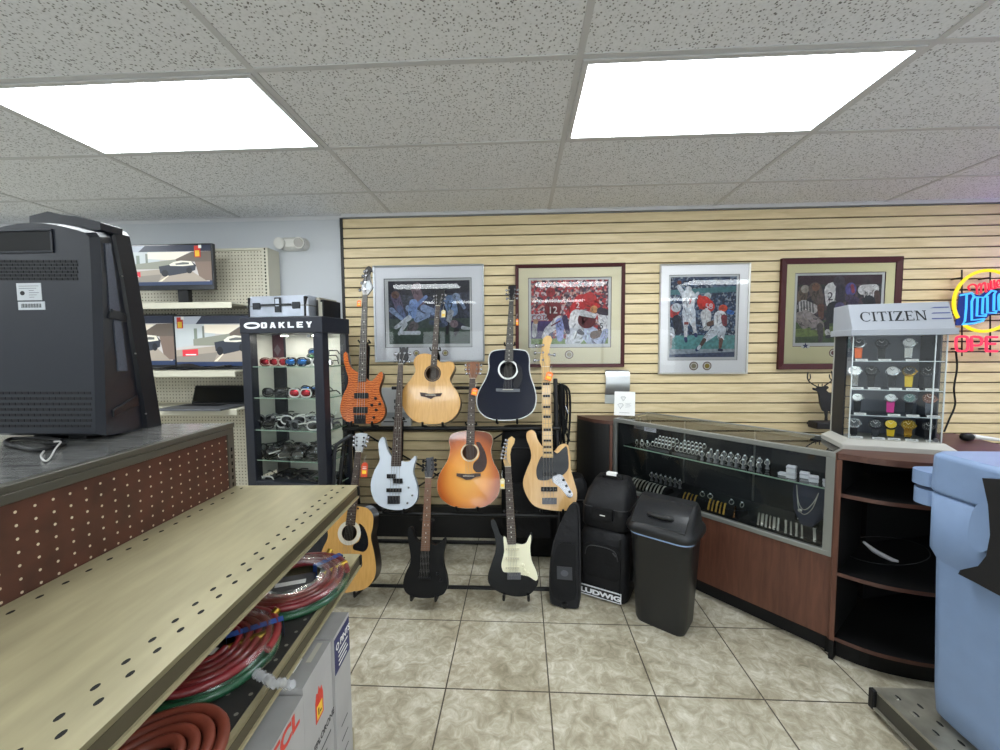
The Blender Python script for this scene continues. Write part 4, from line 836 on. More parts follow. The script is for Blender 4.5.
mb.box((a[0], y-.001, a[2]), (c[0], y+.002, c[2])); mb.use(TVM)
for p0, p1 in (((a[0]-.006, a[2]-.006), (c[0]+.006, a[2])), ((a[0]-.006, c[2]), (c[0]+.006, c[2]+.006)), ((c[0], a[2]), (c[0]+.006, c[2]))): mb.box((p0[0], y-.005, p0[1]), (p1[0], y+.001, p1[1]))
mb.obj('hand_grip', tv, bevel=.002)
for (u0, v0, u1, v1, kind) in ((18, 283, 41, 300.5, 0), (19, 301.5, 45, 310, 1)):
    a = bx(u0, v1); c = bx(u1, v0); mb = MB(M('label_gray', (186, 190, 194), .6)); mb.box((a[0], y-.0012, a[2]), (c[0], y, c[2])); mb.use(INK); w = c[0]-a[0]; h = c[2]-a[2]
    if kind:
        for k in range(22): mb.box((a[0]+w*(.12+.035*k), y-.0016, a[2]+h*.25), (a[0]+w*(.12+.035*k+.008+.012*((k*7) % 3)/2), y-.0012, a[2]+h*.75))
    else:
        for k in range(6): mb.box((a[0]+w*(.5 if k > 1 else .1), y-.0016, a[2]+h*(.82-.13*k)), (a[0]+w*(.9-.1*(k % 3)), y-.0012, a[2]+h*(.84-.13*k)))
        mb.prism([(0, 0)]*3, 0, 0) if False else None
        mb.add([(a[0]+w*(.23+.10*math.cos(t)), y-.0016, a[2]+h*(.42+.13*math.sin(t))) for t in [2*PI*k/14 for k in range(14)]], [tuple(range(14))], False)
    mb.obj('rating_label' if not kind else 'barcode_label', tv)
# right side: speaker grilles, recess step
def side(f, g_):      # f 0..1 from back to bezel, g_ 0..1 bottom to top, on the right flank (between sections s1 and s2)
    A = Vector(s1[0]).lerp(Vector(s1[5]), g_); B = Vector(s2[0]).lerp(Vector(s2[5]), g_); return A.lerp(B, f)
GRIL = M('speaker_mesh', (70, 74, 86), .7, var=.3, vs=500)
nrm = (Vector(s2[2])-Vector(s1[2])).cross(V(0, 0, 1)).normalized()*.002
if nrm.x < 0: nrm = -nrm
for g0, g1_, f0, f1 in ((.64, .97, .25, .72), (.33, .60, .40, .72)):
    mb = MB(GRIL); n = 8
    for k in range(n):
        h0, h1 = g0+(g1_-g0)*k/n, g0+(g1_-g0)*(k+1)/n; P = [side(f0, h0), side(f1, h0), side(f1, h1), side(f0, h1)]; mb.hexa([p-nrm for p in P], [p+nrm*2.2 for p in P])
    mb.obj('speaker_grille', tv)
mb = MB(TVM2); P = [side(.12, .60), side(.95, .585), side(.95, .625), side(.30, .65)]; mb.hexa(P, [p+nrm*4 for p in P]); mb.obj('flank_step', tv, bevel=.003)
mb = MB(TVM2); P = [side(.15, .13), side(.95, .20), side(.95, .14), side(.15, .09)]; mb.hexa(P, [p+nrm*3 for p in P]); mb.obj('flank_step', tv, bevel=.003)
RP = [Lv(Yp(u, v, 1.24)) for u, v in ((107, 232), (107, 224), (84, 218.5), (68, 216.5), (55, 213.5), (37, 218), (37, 232))]
mb = MB(TVM); mb.loft([[(p[0], p[1]+dy, p[2]) for p in RP] for dy in (-.02, .05)], smooth=False); mb.obj('top_ridge', tv, bevel=.003)
for x, y in ((rB.x-.06, 1.36), (2*cx-rB.x+.06, 1.36), (bR_b.x-.10, 1.22), (2*cx-bR_b.x+.1, 1.22)):
    mb = MB(BLACK); mb.box(Lv((x-.03, y-.025, TOPZ)), Lv((x+.03, y+.025, tvz+.02))); mb.obj('foot', tv, bevel=.003)
for g_ in (.10, .42, .8):
    p = Vector(s3[0]).lerp(Vector(s3[5]), g_); mb = MB(STEEL); mb.ball(p+V(.001, 0, 0), .003, 8, 6); mb.obj('screw', tv)
dk = lambda u, v: Zp(u, v, TOPZ+.006)
cd = thing('power_cord', 'black power cord looped on the shelf top under the old television', 'cord', tuple(dk(40, 447)))
ci = Matrix.Translation(dk(40, 447)).inverted()
mb = MB(BLACK); mb.tube([ci @ p for p in [Vector(q) for q in catmull([tuple(dk(*p)) for p in ((62, 440), (40, 438), (12, 439), (6, 443), (20, 447), (38, 450), (55, 447), (64, 444), (45, 443))], 5, False)]], .0055, 7); mb.obj('cord', cd)
wt = thing('wire_tie', 'white wire tie bent beside the black cord on the shelf top', 'wire', tuple(dk(48, 455))); ci = Matrix.Translation(dk(48, 455)).inverted()
mb = MB(M('white_wire', (190, 190, 188), .4)); mb.tube([ci @ Vector(q) for q in catmull([tuple(dk(*p)+V(0, 0, h)) for p, h in (((44, 451), .0), ((41, 457), .002), ((45, 461), 0), ((50, 458), 0), ((56, 452), .01), ((61, 446), .012), ((54, 446), .012))], 5, False)], .0022, 6); mb.obj('wire', wt)

# ================================================================== WALL SHELVING WITH TELEVISIONS (back left)
WY = 3.10
PEGW = peg('ivory_pegboard', (196, 190, 172), (66, 62, 54), .0254, .0044, 'X', 'Z', (0, 0), .5, .03); IVS = M('ivory_steel', (200, 196, 178), .4)
xr = Yp(263, 260, WY).x; xl = -4.3; zt = Yp(240, 249, WY).z
ws = thing('pegboard_shelving', 'ivory pegboard wall shelving carrying televisions, behind the old television', 'shelving', ((xr+xl)/2, WY, 0)); wx0, wx1 = xl-(xr+xl)/2, xr-(xr+xl)/2
mb = MB(PEGW); mb.box((wx0, 0, .12), (wx1, .012, zt-.01)); mb.obj('pegboard_back', ws)
for x in (wx1, wx1-1.22, wx1-2.2):
    mb = MB(IVS); mb.box((x, -.012, 0), (x+.045, .14, zt+.004)); mb.use(DARKHOLE)
    for k in range(86): mb.box((x+.017, -.0125, .1+k*.0254), (x+.028, -.0118, .114+k*.0254))
    mb.obj('upright', ws)
mb = MB(IVS); mb.box((wx0, -.012, zt-.012), (wx1, .014, zt+.004)); mb.obj('top_rail', ws)
SH1, SH2, SH3 = 1.832, 1.362, 1.095; SDP = .36
for z in (SH1, SH2, SH3):
    mb = MB(IVS); mb.box((wx0, -SDP, z-.012), (wx1-.004, -.012, z)); mb.box((wx0, -SDP-.004, z-.042), (wx1-.004, -SDP, z)); mb.obj('shelf', ws, bevel=.002)
mb = MB(IVS); mb.box((wx0, -SDP, 0), (wx1, .0, .12)); mb.obj('base_deck', ws)
ems = lambda c: M('screen_%d_%d_%d' % c, c, .3, emis=.28)
SCR = [('r', 10, 7, 90, 50, (176, 172, 170)), ('p', [(10, 14), (48, 14), (48, 30), (10, 36)], (170, 176, 178)), ('p', [(38, 14.5), (74, 15), (60, 24), (38, 22)], (214, 206, 190)), ('r', 10, 7, 92, 14, (30, 36, 54)), ('p', [(10, 7), (36, 7), (30, 14), (10, 14)], (150, 156, 168)), ('p', [(92, 14), (76, 14.5), (58, 25), (92, 27)], (92, 82, 74)), ('r', 28, 18, 31, 33, (110, 120, 110)), ('r', 36, 16, 38, 30, (104, 110, 102)), ('p', [(27, 28), (62, 23), (62, 34), (27, 34)], (126, 128, 116)), ('p', [(78, 26), (92, 26), (92, 48), (82, 48)], (112, 96, 86)),
       ('p', [(10, 38), (52, 34), (74, 36), (88, 49), (10, 49)], (150, 140, 128)), ('p', [(10, 44), (50, 40), (46, 49), (10, 49)], (126, 120, 112)), ('p', [(47, 31), (58, 29), (60, 26), (66, 25), (75, 25.5), (79, 30), (78, 36), (70, 39), (56, 42), (48, 39)], (44, 48, 58)), ('p', [(56, 29), (60, 26), (66, 24.6), (75, 25.5), (77, 30), (68, 31), (57, 30.5)], (210, 206, 192)), ('p', [(61, 28), (68, 26.5), (73, 27), (73, 29), (62, 29.5)], (90, 92, 90)), ('e', 52, 39, 3, 4, (26, 28, 34)), ('e', 73, 36, 2.6, 3.6, (26, 28, 34)), ('p', [(46, 48.6), (54, 42), (55.5, 42), (49, 48.6)], (206, 198, 180)),
       ('p', [(16, 38), (31, 37), (31, 43), (16, 44)], (200, 50, 62)), ('r', 19, 41.8, 29, 42.8, (238, 220, 220)), ('r', 10, 49, 92, 53, (36, 50, 80))]
def tvset(label, p0, p1, yy, sz, stand, sticker=None, win=(8, 6, 91.5, 52), tagp=None):
    a = Yp(p0[0], p1[1], yy); c = Yp(p1[0], p0[1], yy); w = c.x-a.x; h = c.z-a.z
    t = thing('flat_television', label, 'television', (a.x+w/2, yy, sz), 'flat televisions on the wall shelving'); dz = a.z-sz
    mb = MB(M('tv_bezel', (20, 22, 28), .25, coat=.3)); mb.box((-w/2, 0, dz), (w/2, .03, dz+h)); mb.box((-w/2+.08, .03, dz+.04), (w/2-.08, .06, dz+h-.06)); mb.obj('cabinet', t, bevel=.004)
    sx0, sx1, sz0, sz1 = -w/2+.012, w/2-.012, dz+.035, dz+h-.012
    mb = MB(ems((34, 44, 70))); mb.quad((sx0, -.0006, sz0), (sx1, -.0006, sz0), (sx1, -.0006, sz1), (sx0, -.0006, sz1))
    fx = lambda p: (sx0+(sx1-sx0)*min(max((p[0]-10)/82, 0), 1), sz0+(sz1-sz0)*(1-min(max((p[1]-7)/46, 0), 1)))
    m2 = MB(); paint(m2, SCR, fx, 0, .00004, None, ems)
    for i, m in enumerate(m2.mats): mb.use(m)
    for f, mi in zip(m2.f, m2.mi):
        mb.use(m2.mats[mi]); mb.add([(m2.v[i][0], -.0007-m2.v[i][2], m2.v[i][1]) for i in f], [tuple(range(len(f)))], False)
    mb.obj('screen', t)
    mb = MB(BLACK); 
    if stand == 'neck': mb.box((-.005+w*.12, .012, .008), (w*.12+.075, .05, dz+.05)); mb.box((-.12+w*.12, -.06, 0), (.19+w*.12, .10, .012)); mb.obj('stand', t, bevel=.003)
    else:
        for sx in (-w*.36, w*.36): mb = MB(BLACK if sx < 0 else STEEL); mb.box((sx-.008, .0, 0), (sx+.008, .024, dz+.02)); mb.box((sx-.012, -.06, 0), (sx+.012, .09, .008)); mb.obj('foot', t, bevel=.002)
    if sticker:
        mb = MB(RED_TAG); x, z = sx0+(sx1-sx0)*sticker[0], sz0+(sz1-sz0)*sticker[1]; mb.box((x-.02, -.004, z-.035), (x+.025, -.0025, z+.045)); mb.use(YEL_TAG); mb.box((x-.014, -.0046, z-.03), (x+.018, -.004, z+.012)); mb.use(PAPER); mb.box((x+.012, -.0046, z+.028), (x+.034, -.004, z+.05)); mb.obj('price_sticker', t)
tvset('flat television showing a car, alone on the top wall shelf, sticker at its upper right', (116, 243), (212, 291), 2.88, SH1, 'neck', (.86, .82))
tvset('flat television showing a car, middle shelf, half hidden by the old television', (92, 314), (174, 370), 2.90, SH2, 'feet')
tvset('flat television showing a car, middle shelf, beside the eyewear tower, red sticker', (176, 314), (262, 371), 2.90, SH2, 'feet', (.06, .86))
lp = thing('laptop', 'open black laptop on the lowest wall shelf beside the eyewear tower', 'laptop', tuple(Yp(216, 418, 2.90)[:2])+(SH3,)); 
a = Yp(192, 386, 2.94); c = Yp(246, 416, 2.90); X0 = lp.location.x
mb = MB(BLACK); mb.hexa([(a.x-X0+.02, .0, .012), (c.x-X0, .0, .012), (c.x-X0, .012, .012), (a.x-X0+.02, .012, .012)], [(a.x-X0, .07, a.z-SH3), (c.x-X0, .07, a.z-SH3), (c.x-X0, .082, a.z-SH3), (a.x-X0, .082, a.z-SH3)]); scr = mb.obj('screen_lid', lp, bevel=.003)
mb = MB(M('laptop_display', (14, 16, 20), .12)); d = .012; h = a.z-SH3; mb.quad((a.x-X0+.035, .004, .03), (c.x-X0-.014, .004, .03), (c.x-X0-.014, .066, h-.012), (a.x-X0+.016, .066, h-.012)); mb.v = [(x, y-.004, z) for x, y, z in mb.v]; mb.obj('display', scr)
mb = MB(M('laptop_gray', (96, 98, 104), .4, .4)); mb.box((a.x-X0-.03, -.25, 0), (c.x-X0, .012, .014)); kb = mb.obj('keyboard_base', lp, bevel=.003)
mb = MB(BLACK)
for r in range(5):
    for k in range(13): mb.box((a.x-X0+.01+k*.0225, -.10+r*.020, .014), (a.x-X0+.029+k*.0225, -.084+r*.020, .0155))
mb.obj('keys', kb)
cb = thing('cable', 'black cables lying on the middle wall shelf under the televisions', 'cable', tuple(Yp(185, 374, 2.82)[:2])+(SH2,)); X0, Y0 = cb.location.x, cb.location.y
for k in range(3):
    mb = MB(BLACK); mb.tube(catmull([(-.35+.02*k, .02*k, .008), (-.15, .05-.04*k, .02), (.0, -.02+.03*k, .03+.005*k), (.12, .05, .012), (.3, .03*k, .03)], 5, False), .007, 7); mb.obj('cord', cb)
# emergency light
e = Yp(293.5, 244, WALL-.03); el = thing('emergency_light', 'white emergency light with two round heads on the painted wall', 'emergency light', (e.x, WALL, e.z))
mb = MB(M('fixture_white', (206, 204, 198), .4)); mb.loft([[(x, -.002-.0*0, z) for x, z in rrect(.235, .10, .049)], [(x, -.05, z) for x, z in rrect(.22, .092, .045)], [(x, -.07, z) for x, z in rrect(.17, .06, .029)]], smooth=False); mb.obj('housing', el, bevel=.004)
for sx, m in ((-.085, M('fixture_white', (206, 204, 198), .4)), (.07, M('lamp_lens', (170, 166, 160), .2, .2))):
    mb = MB(M('fixture_white', (206, 204, 198), .4)); mb.cyl((sx, -.05, .0), (sx, -.085, -.004), .038, .044, 18); hd = mb.obj('lamp_head', el); mb = MB(m); mb.cyl((sx, -.085, -.004), (sx, -.090, -.005), .036, .036, 18); mb.obj('lens', hd)
# ================================================================== EYEWEAR TOWER
NAVYF = M('dark_navy_frame', (26, 29, 40), .4, bmp=.03)
A = Yp(240, 320, 2.66)*1; B = Yp(321.5, 318, 2.58)*1; A.z = B.z = 0; tx = (B-A).normalized(); ty = V(-tx.y, tx.x, 0); TW = (B-A).length; TD = .315; TH = 1.716
tm = frame_m(A, tx, ty)
ot = thing('eyewear_tower', 'dark navy lockable eyewear display tower with white lettering across its header', 'display case', mtx=tm)
PW = .066
for nm, x, y in (('post', 0, 0), ('post', TW-PW, 0), ('post', TW-PW*.75, TD-PW*.6)):
    mb = MB(NAVYF); mb.box((x, y, .10), (x+(PW if y == 0 else PW*.75), y+(PW if y == 0 else PW*.6), TH-.085)); mb.obj('post', ot, bevel=.004)
mb = MB(NAVYF); mb.box((-.004, -.004, TH-.105), (TW+.004, TD+.004, TH)); hd = mb.obj('header', ot, bevel=.005)
mb = MB(NAVYF); mb.box((0, 0, 0), (TW, TD, .12)); mb.obj('plinth', ot, bevel=.004)
mb = MB(NAVYF); mb.box((PW, .0, .12), (TW-PW, TD, .62)); mb.obj('lower_cabinet', ot, bevel=.004)
txt = lambda x, z, y=-.0055: Matrix(((1, 0, 0, x), (0, 0, -1, y), (0, 1, 0, z), (0, 0, 0, 1)))
LETT = M('white_letters', (226, 228, 232), .5)
mb = MB(LETT); cx_, cz_ = .092, TH-.052
O = [(cx_+.060*math.copysign(abs(math.cos(t))**.8, math.cos(t)), .022*math.copysign(abs(math.sin(t))**.9, math.sin(t))) for t in [2*PI*k/40 for k in range(40)]]
I = [(cx_+.042*math.cos(t), .0095*math.sin(t)) for t in [2*PI*k/40 for k in range(40)]]
mb.prism(O, 0, .001, holes=[I]); mb.v = [(x, -.0045-z, y+cz_) for x, y, z in mb.v]
mb.obj('logo', hd)
mb = MB(LETT)       # heavy extended capitals: squared O with a thin counter, then A K L E Y
def strokes(ch, x, w, h):
    P = {'O': [[(0, 0), (w, 0), (w, h), (0, h)]], 'A': [[(0, 0), (w*.30, 0), (w*.58, h), (w*.30, h)], [(w, 0), (w*.66, 0), (w*.34, h), (w*.66, h)], [(w*.25, h*.16), (w*.75, h*.16), (w*.72, h*.36), (w*.28, h*.36)]],
         'K': [[(0, 0), (w*.34, 0), (w*.34, h), (0, h)], [(w*.3, h*.62), (w*.68, h), (w*1.02, h), (w*.5, h*.4)], [(w*.32, h*.5), (w*.55, h*.6), (w*1.05, 0), (w*.68, 0)]], 'L': [[(0, 0), (w*.36, 0), (w*.36, h), (0, h)], [(w*.3, 0), (w, 0), (w, h*.27), (w*.3, h*.27)]],
         'E': [[(0, 0), (w*.36, 0), (w*.36, h), (0, h)], [(w*.3, 0), (w, 0), (w, h*.24), (w*.3, h*.24)], [(w*.3, h*.39), (w*.9, h*.39), (w*.9, h*.61), (w*.3, h*.61)], [(w*.3, h*.76), (w, h*.76), (w, h), (w*.3, h)]],
         'Y': [[(w*.34, 0), (w*.68, 0), (w*.68, h*.46), (w*.34, h*.46)], [(0, h), (w*.36, h), (w*.66, h*.4), (w*.36, h*.4)], [(w, h), (w*.66, h), (w*.38, h*.4), (w*.66, h*.4)]]}[ch]
    for i, p in enumerate(P):
        if ch == 'O': mb.prism([(x+a, b) for a, b in rrect(w, h, h*.25, 4, w/2, h/2)], 0, .001, holes=[[(x+a, b) for a, b in rrect(w*.26, h*.56, w*.06, 2, w/2, h/2)]])
        else: mb.prism([(x+a, b) for a, b in p], 0, .001+.00005*i)
x = .160
for ch in 'OAKLEY': strokes(ch, x, .045, .038); x += .0655
mb.v = [(x, -.0045-z, y+TH-.071) for x, y, z in mb.v]; mb.obj('lettering', hd)
shz0 = Yp(285, 366.5, 2.64).z
PANW = M('white_back_panel', (214, 214, 206), .5)
mb = MB(PANW); mb.box((.10, TD-.022, .62), (TW-.04, TD-.016, TH-.105)); mb.obj('back_panel', ot)
mb = MB(PANW); mb.box((.004, PW, .62), (.010, TD-PW*.6, TH-.105)); mb.obj('left_panel', ot)
mb = MB(NAVYF); mb.box((0, TD-PW*.6, .10), (.105, TD, TH-.085)); mb.obj('post', ot, bevel=.004)
mb = MB(M('maroon_panel', (72, 34, 48), .4)); mb.box((.006, TD-PW*.6-.002, shz0), (.100, TD-PW*.6-.0002, TH-.106)); mb.use(M('maroon_mark', (96, 84, 92), .4)); z_ = shz0+.10; y_ = TD-PW*.6-.0024
mb.add([(.05, y_, z_-.035), (.08, y_, z_+.01), (.05, y_, z_+.05), (.02, y_, z_+.01)], [(0, 1, 2, 3)], False); mb.obj('brand_panel', ot)
mb = MB(glassy('tower_glass', (248, 250, 249), .4)); mb.quad((PW, .012, .62), (TW-PW, .012, .62), (TW-PW, .012, TH-.088), (PW, .012, TH-.088)); mb.obj('front_glass', ot)
for x in (TW-.012,): mb = MB(GLASS); mb.quad((x, PW, .62), (x, TD-PW*.6, .62), (x, TD-PW*.6, TH-.088), (x, PW, TH-.088)); mb.obj('side_glass', ot)
PUCK = M('puck_lens', (250, 246, 236), .3, emis=75)
for x, y in ((TW*.35, .15), (TW*.75, .15)):
    mb = MB(WHITE); mb.cyl((x, y, TH-.105), (x, y, TH-.118), .030, .028, 16); pk_ = mb.obj('puck_light', ot); mb = MB(PUCK); mb.cyl((x, y, TH-.118), (x, y, TH-.120), .022, n=16); mb.obj('lens', pk_)
STRIP = M('added_fill_strip', (250, 248, 240), .3, emis=16)
for x in (TW-PW+.004,): mb = MB(STRIP); mb.box((x, PW+.001, .70), (x+.008, PW+.004, TH-.12)); mb.obj('added_fill_strip', ot)  # unseen glowing strip added behind the front post to brighten the shelves
mb = MB(STEEL); mb.cyl((TW-PW-.03, .012, TH-.125), (TW-PW-.03, -.004, TH-.125), .009, n=12); mb.obj('lock', ot)
EDGE = M('glass_edge', (150, 176, 160), .15)
shz = [Yp(285, v, 2.64).z for v in (366.5, 398, 430.5, 461, 487)]
for z in shz:
    mb = MB(glassy('shelf_glass', (242, 248, 245), .5)); mb.box((.016, .020, z-.006), (TW-.016, TD-.028, z)); mb.use(EDGE); mb.box((PW, .017, z-.006), (TW-PW, .020, z)); mb.box((TW-.016, PW, z-.006), (TW-.0135, TD-PW*.6, z)); mb.obj('glass_shelf', ot)
# sunglasses
def sunglasses(name_mats, label, group):
    fm, lm, armm = name_mats
    t = thing('sunglasses', label, 'sunglasses', group=group)
    mb = MB(fm)
    for sx in (-1, 1):
        cx = sx*.034; ring = [(cx+.031*math.copysign(abs(math.cos(a))**.75, math.cos(a)), .0+.006*abs(sx*cx/.034*math.cos(a)*.5), .020+.022*math.copysign(abs(math.sin(a))**.8, math.sin(a))) for a in [2*PI*k/18 for k in range(18)]]
        mb.tube(ring, .0036, 6, True)
    mb.tube([(-.006, 0, .028), (0, -.003, .031), (.006, 0, .028)], .004, 6)
    mb.obj('frame', t)
    for sx in (-1, 1):
        mb = MB(armm); mb.tube([(sx*.064, .002, .030), (sx*.072, .02, .031), (sx*.070, .075, .030), (sx*.062, .105, .016), (sx*.060, .118, .004)], .0036, 6); mb.obj('temple', t)
        mb = MB(lm); mb.smooth = True; c = (sx*.034, .001, .020); pts = [(c[0]+.029*math.cos(a), .002, c[2]+.017*math.sin(a)) for a in [2*PI*k/18 for k in range(18)]]
        mb.add([(c[0], -.004, c[2])]+pts, [(0, k+1, (k+1) % 18+1) for k in range(18)], True); mb.obj('lens', t)
    return t
BLKF = M('gloss_black_frame', (14, 14, 16), .2, coat=.5); GRYF = M('gray_frame', (92, 94, 98), .3); WHF = M('white_frame', (212, 212, 210), .3); BRF = M('brown_frame', (100, 60, 48), .3); CLF = M('pale_frame', (168, 150, 140), .25)
LBK = M('dark_lens', (16, 17, 20), .06, coat=.6); LBL = M('blue_mirror_lens', (60, 120, 190), .08, .8); LRD = M('red_mirror_lens', (190, 60, 70), .08, .8); LGR = M('green_mirror_lens', (96, 130, 100), .08, .8); LSV = M('silver_mirror_lens', (190, 195, 200), .08, .9)
SRC = {}
def sg(mats, label, group, x, y, z, rz=0, rx=0, sc=1.0):
    if group in gn[:2] and x < .40: x *= 1.30; sc *= 1.2
    mt = tm @ Matrix.Translation((x, y, z)) @ Matrix.Rotation(rz, 4, 'Z') @ Matrix.Rotation(rx, 4, 'X') @ Matrix.Scale(sc, 4)
    k = tuple(m.name for m in mats)
    if k not in SRC: SRC[k] = sunglasses(mats, label, group); SRC[k].matrix_world = mt; SRC[k]['group'] = group
    else: dup(SRC[k], mt, label, group)
gn = ['sunglasses on the top glass shelf', 'sunglasses on the second glass shelf', 'sunglasses on the third glass shelf', 'sunglasses on the fourth glass shelf', 'sunglasses on the lowest glass shelf']
Z1, Z2, Z3, Z4, Z5 = [z+.004 for z in shz]
sg((BRF, LRD, BRF), 'brown sunglasses at the left end of the top glass shelf', gn[0], .105, .10, Z1, .15)
sg((CLF, LRD, CLF), 'pale sunglasses with reddish lenses, second from left on the top glass shelf', gn[0], .165, .07, Z1, -.1)
sg((BLKF, LBK, BLKF), 'black sunglasses left of the blue mirrored pair on the top glass shelf', gn[0], .225, .16, Z1, .1)
sg((BLKF, LBL, BLKF), 'sunglasses with bright blue mirrored lenses on the top glass shelf', gn[0], .275, .06, Z1, 0, 0, 1.05)
sg((WHF, LBK, WHF), 'white framed sunglasses at the right end of the top glass shelf', gn[0], .365, .06, Z1, -.1)
sg((GRYF, LGR, GRYF), 'gray sunglasses raised behind the white pair on the top glass shelf', gn[0], .350, .15, Z1+.028, .05)
sg((GRYF, LBL, BLKF), 'blue lensed sunglasses stacked highest at the right of the top glass shelf', gn[0], .352, .16, Z1+.062, 0)
sg((BLKF, LBK, BLKF), 'black sunglasses at the left end of the second glass shelf', gn[1], .125, .08, Z2, .1, 0, 1.05)
sg((BLKF, LSV, BLKF), 'black sunglasses with silver lenses, second from left on the second glass shelf', gn[1], .205, .13, Z2, -.2)
sg((WHF, LRD, BLKF), 'white framed sunglasses with red lenses on the second glass shelf', gn[1], .290, .06, Z2, 0, 0, 1.05)
sg((BLKF, LBL, GRYF), 'blue lensed sunglasses stacked over the red pair on the second glass shelf', gn[1], .318, .12, Z2+.018, -.1)
sg((BLKF, LBK, BLKF), 'black sunglasses at the right end of the second glass shelf', gn[1], .375, .08, Z2, -.15)
rnd = random.Random(11)
pools = ([(GRYF, LSV, GRYF), (WHF, LSV, WHF), (BLKF, LBK, BLKF), (GRYF, LBK, WHF), (WHF, LBK, GRYF)], [(BLKF, LBK, BLKF), (BLKF, LSV, BLKF), (GRYF, LBK, BLKF), (BLKF, LBK, WHF), (BLKF, LSV, GRYF)], [(BLKF, LBK, BLKF), (BLKF, LSV, BLKF), (GRYF, LGR, BLKF), (BLKF, LBK, BLKF), (WHF, LBK, BLKF)])
for row, z, n, layers in ((2, Z3, 7, 2), (3, Z4, 7, 2), (4, Z5, 5, 1)):
    for ly in range(layers):
        for i in range(n):
            x = .085+(TW-.17)*i/(n-1)+rnd.uniform(-.008, .008)
            sg(pools[row-2][(i*2+ly+row) % 5], 'folded sunglasses in the crowded row on the %s glass shelf of the eyewear tower' % ('third', 'fourth', 'lowest')[row-2], gn[row], x, .055+.045*(i % 3)+.03*ly, z+.030*ly, rnd.uniform(-.5, .5), rnd.uniform(-.1, .2), 1.3)
sg((GRYF, LGR, GRYF), 'gray sunglasses seen through the side glass on the third glass shelf', gn[2], TW-.10, .14, Z3, .3); sg((GRYF, LSV, GRYF), 'gray sunglasses seen through the side glass on the top glass shelf', gn[0], TW-.10, .15, Z1, .2)
# cases on top of the tower
bc = thing('briefcase', 'silver metal briefcase lying on top of the eyewear tower', 'briefcase', mtx=tm @ TR(.265, .165, TH) @ Matrix.Diagonal((1.12, 1, 1.55, 1)))
ALU = M('case_silver', (176, 182, 194), .28, .7, var=.15, vs=5)
mb = MB(ALU); mb.loft([[(x, y, .003) for x, y in rrect(.40, .30, .02)], [(x, y, .046) for x, y in rrect(.395, .30, .02)]], smooth=False); mb.obj('lower_shell', bc, bevel=.004)
mb = MB(ALU); mb.loft([[(x, y, .049) for x, y in rrect(.395, .30, .02)], [(x, y, .090) for x, y in rrect(.375, .285, .02)]], smooth=False); mb.obj('lid', bc, bevel=.006)
mb = MB(STEEL); mb.box((-.199, -.151, .045), (.199, .151, .050)); mb.obj('seam_band', bc)
for x in (-.13, .13): mb = MB(M('dark_latch', (52, 54, 58), .3, .6)); mb.box((x-.025, -.158, .034), (x+.025, -.149, .062)); mb.obj('latch', bc, bevel=.003)
mb = MB(M('dark_latch', (52, 54, 58), .3, .6)); mb.tube([(-.10, -.152, .052), (-.09, -.163, .052), (.09, -.163, .052), (.10, -.152, .052)], .004, 6); mb.obj('handle', bc)
mb = MB(M('dark_latch', (52, 54, 58), .3, .6)); mb.box((-.005, -.162, .02), (.032, -.150, .082)); mb.use(ALU); mb.box((.002, -.164, .045), (.026, -.161, .076)); mb.obj('clasp', bc, bevel=.002)
for x in (-.19, .178): mb = MB(BLACK); mb.box((x, -.153, .003), (x+.012, -.12, .085)); mb.obj('corner_guard', bc, bevel=.003)
for k, (x, lab, m) in enumerate(((.515, 'beige box on the eyewear tower just right of the silver briefcase', M('beige_box', (150, 146, 132), .6)), (.543, 'dark box with a pale edge, rightmost on the eyewear tower', BLACK))):
    t = thing('storage_box', lab, 'box', mtx=tm @ TR(x, .19, TH), group='boxes beside the briefcase'); mb = MB(m); mb.box((-.012, -.10, 0), (.012, .10, .130-.014*k)); mb.obj('body', t, bevel=.003)
    mb = MB(BLACK if k == 0 else M('beige_box', (150, 146, 132), .6)); mb.box((-.012, -.103, .0), (.002, -.1, .112-.014*k)); mb.obj('edge_strip', t)
# ================================================================== JEWELRY CASE
ZT = 1.005; JA = V(.65, 2.93, 0); JB = V(1.47, 1.98, 0); jd = (JB-JA).normalized(); jn = V(-jd.y, jd.x, 0); JL = (JB-JA).length; JD = .43
jm = frame_m(JA, jd, jn); ji = jm.inverted()
CHERRY = wood('cherry_laminate', (74, 43, 32), (96, 60, 45), .45, 'Z', 2.2); CHEDGE = wood('cherry_edge', (66, 40, 33), (86, 56, 45), .45, 'X', 2.2); ALF = M('pewter_frame', (132, 134, 130), .35, .5)
jc = thing('jewelry_case', 'long glass jewelry counter with gray metal frame and cherry wood base', 'display case', mtx=jm)
mb = MB(CHERRY); mb.box((.0, .01, .10), (JL, .03, .50)); mb.box((.0, .03, .10), (.02, JD, .50)); mb.box((JL-.02, .03, .10), (JL, JD, .50)); mb.box((.0, JD-.02, .10), (JL, JD, .50)); mb.obj('base_panel', jc)
mb = MB(BLACK); mb.box((.0, .065, 0), (JL, JD, .10)); mb.obj('toe_kick', jc)
e = .026
for lo, hi in (((0, 0, .50), (JL, e, .50+e)), ((0, 0, ZT-e), (JL, e, ZT)), ((0, 0, .50+e), (e, e, ZT-e)), ((JL-e*1.4, 0, .50+e), (JL, e, ZT-e)), ((0, JD-e, ZT-e), (JL, JD, ZT)), ((0, e, ZT-e*.6), (e*.6, JD-e, ZT)), ((JL-e*.6, e, ZT-e*.6), (JL, JD-e, ZT))):
    mb = MB(ALF); mb.box(lo, hi); mb.obj('metal_frame', jc, bevel=.003)
mb = MB(M('black_velvet', (36, 36, 40), .9)); mb.box((0, e, .50), (JL, JD-.01, .525)); mb.box((.0, JD-.012, .525), (JL, JD-.002, ZT-e)); mb.obj('velvet_deck', jc)
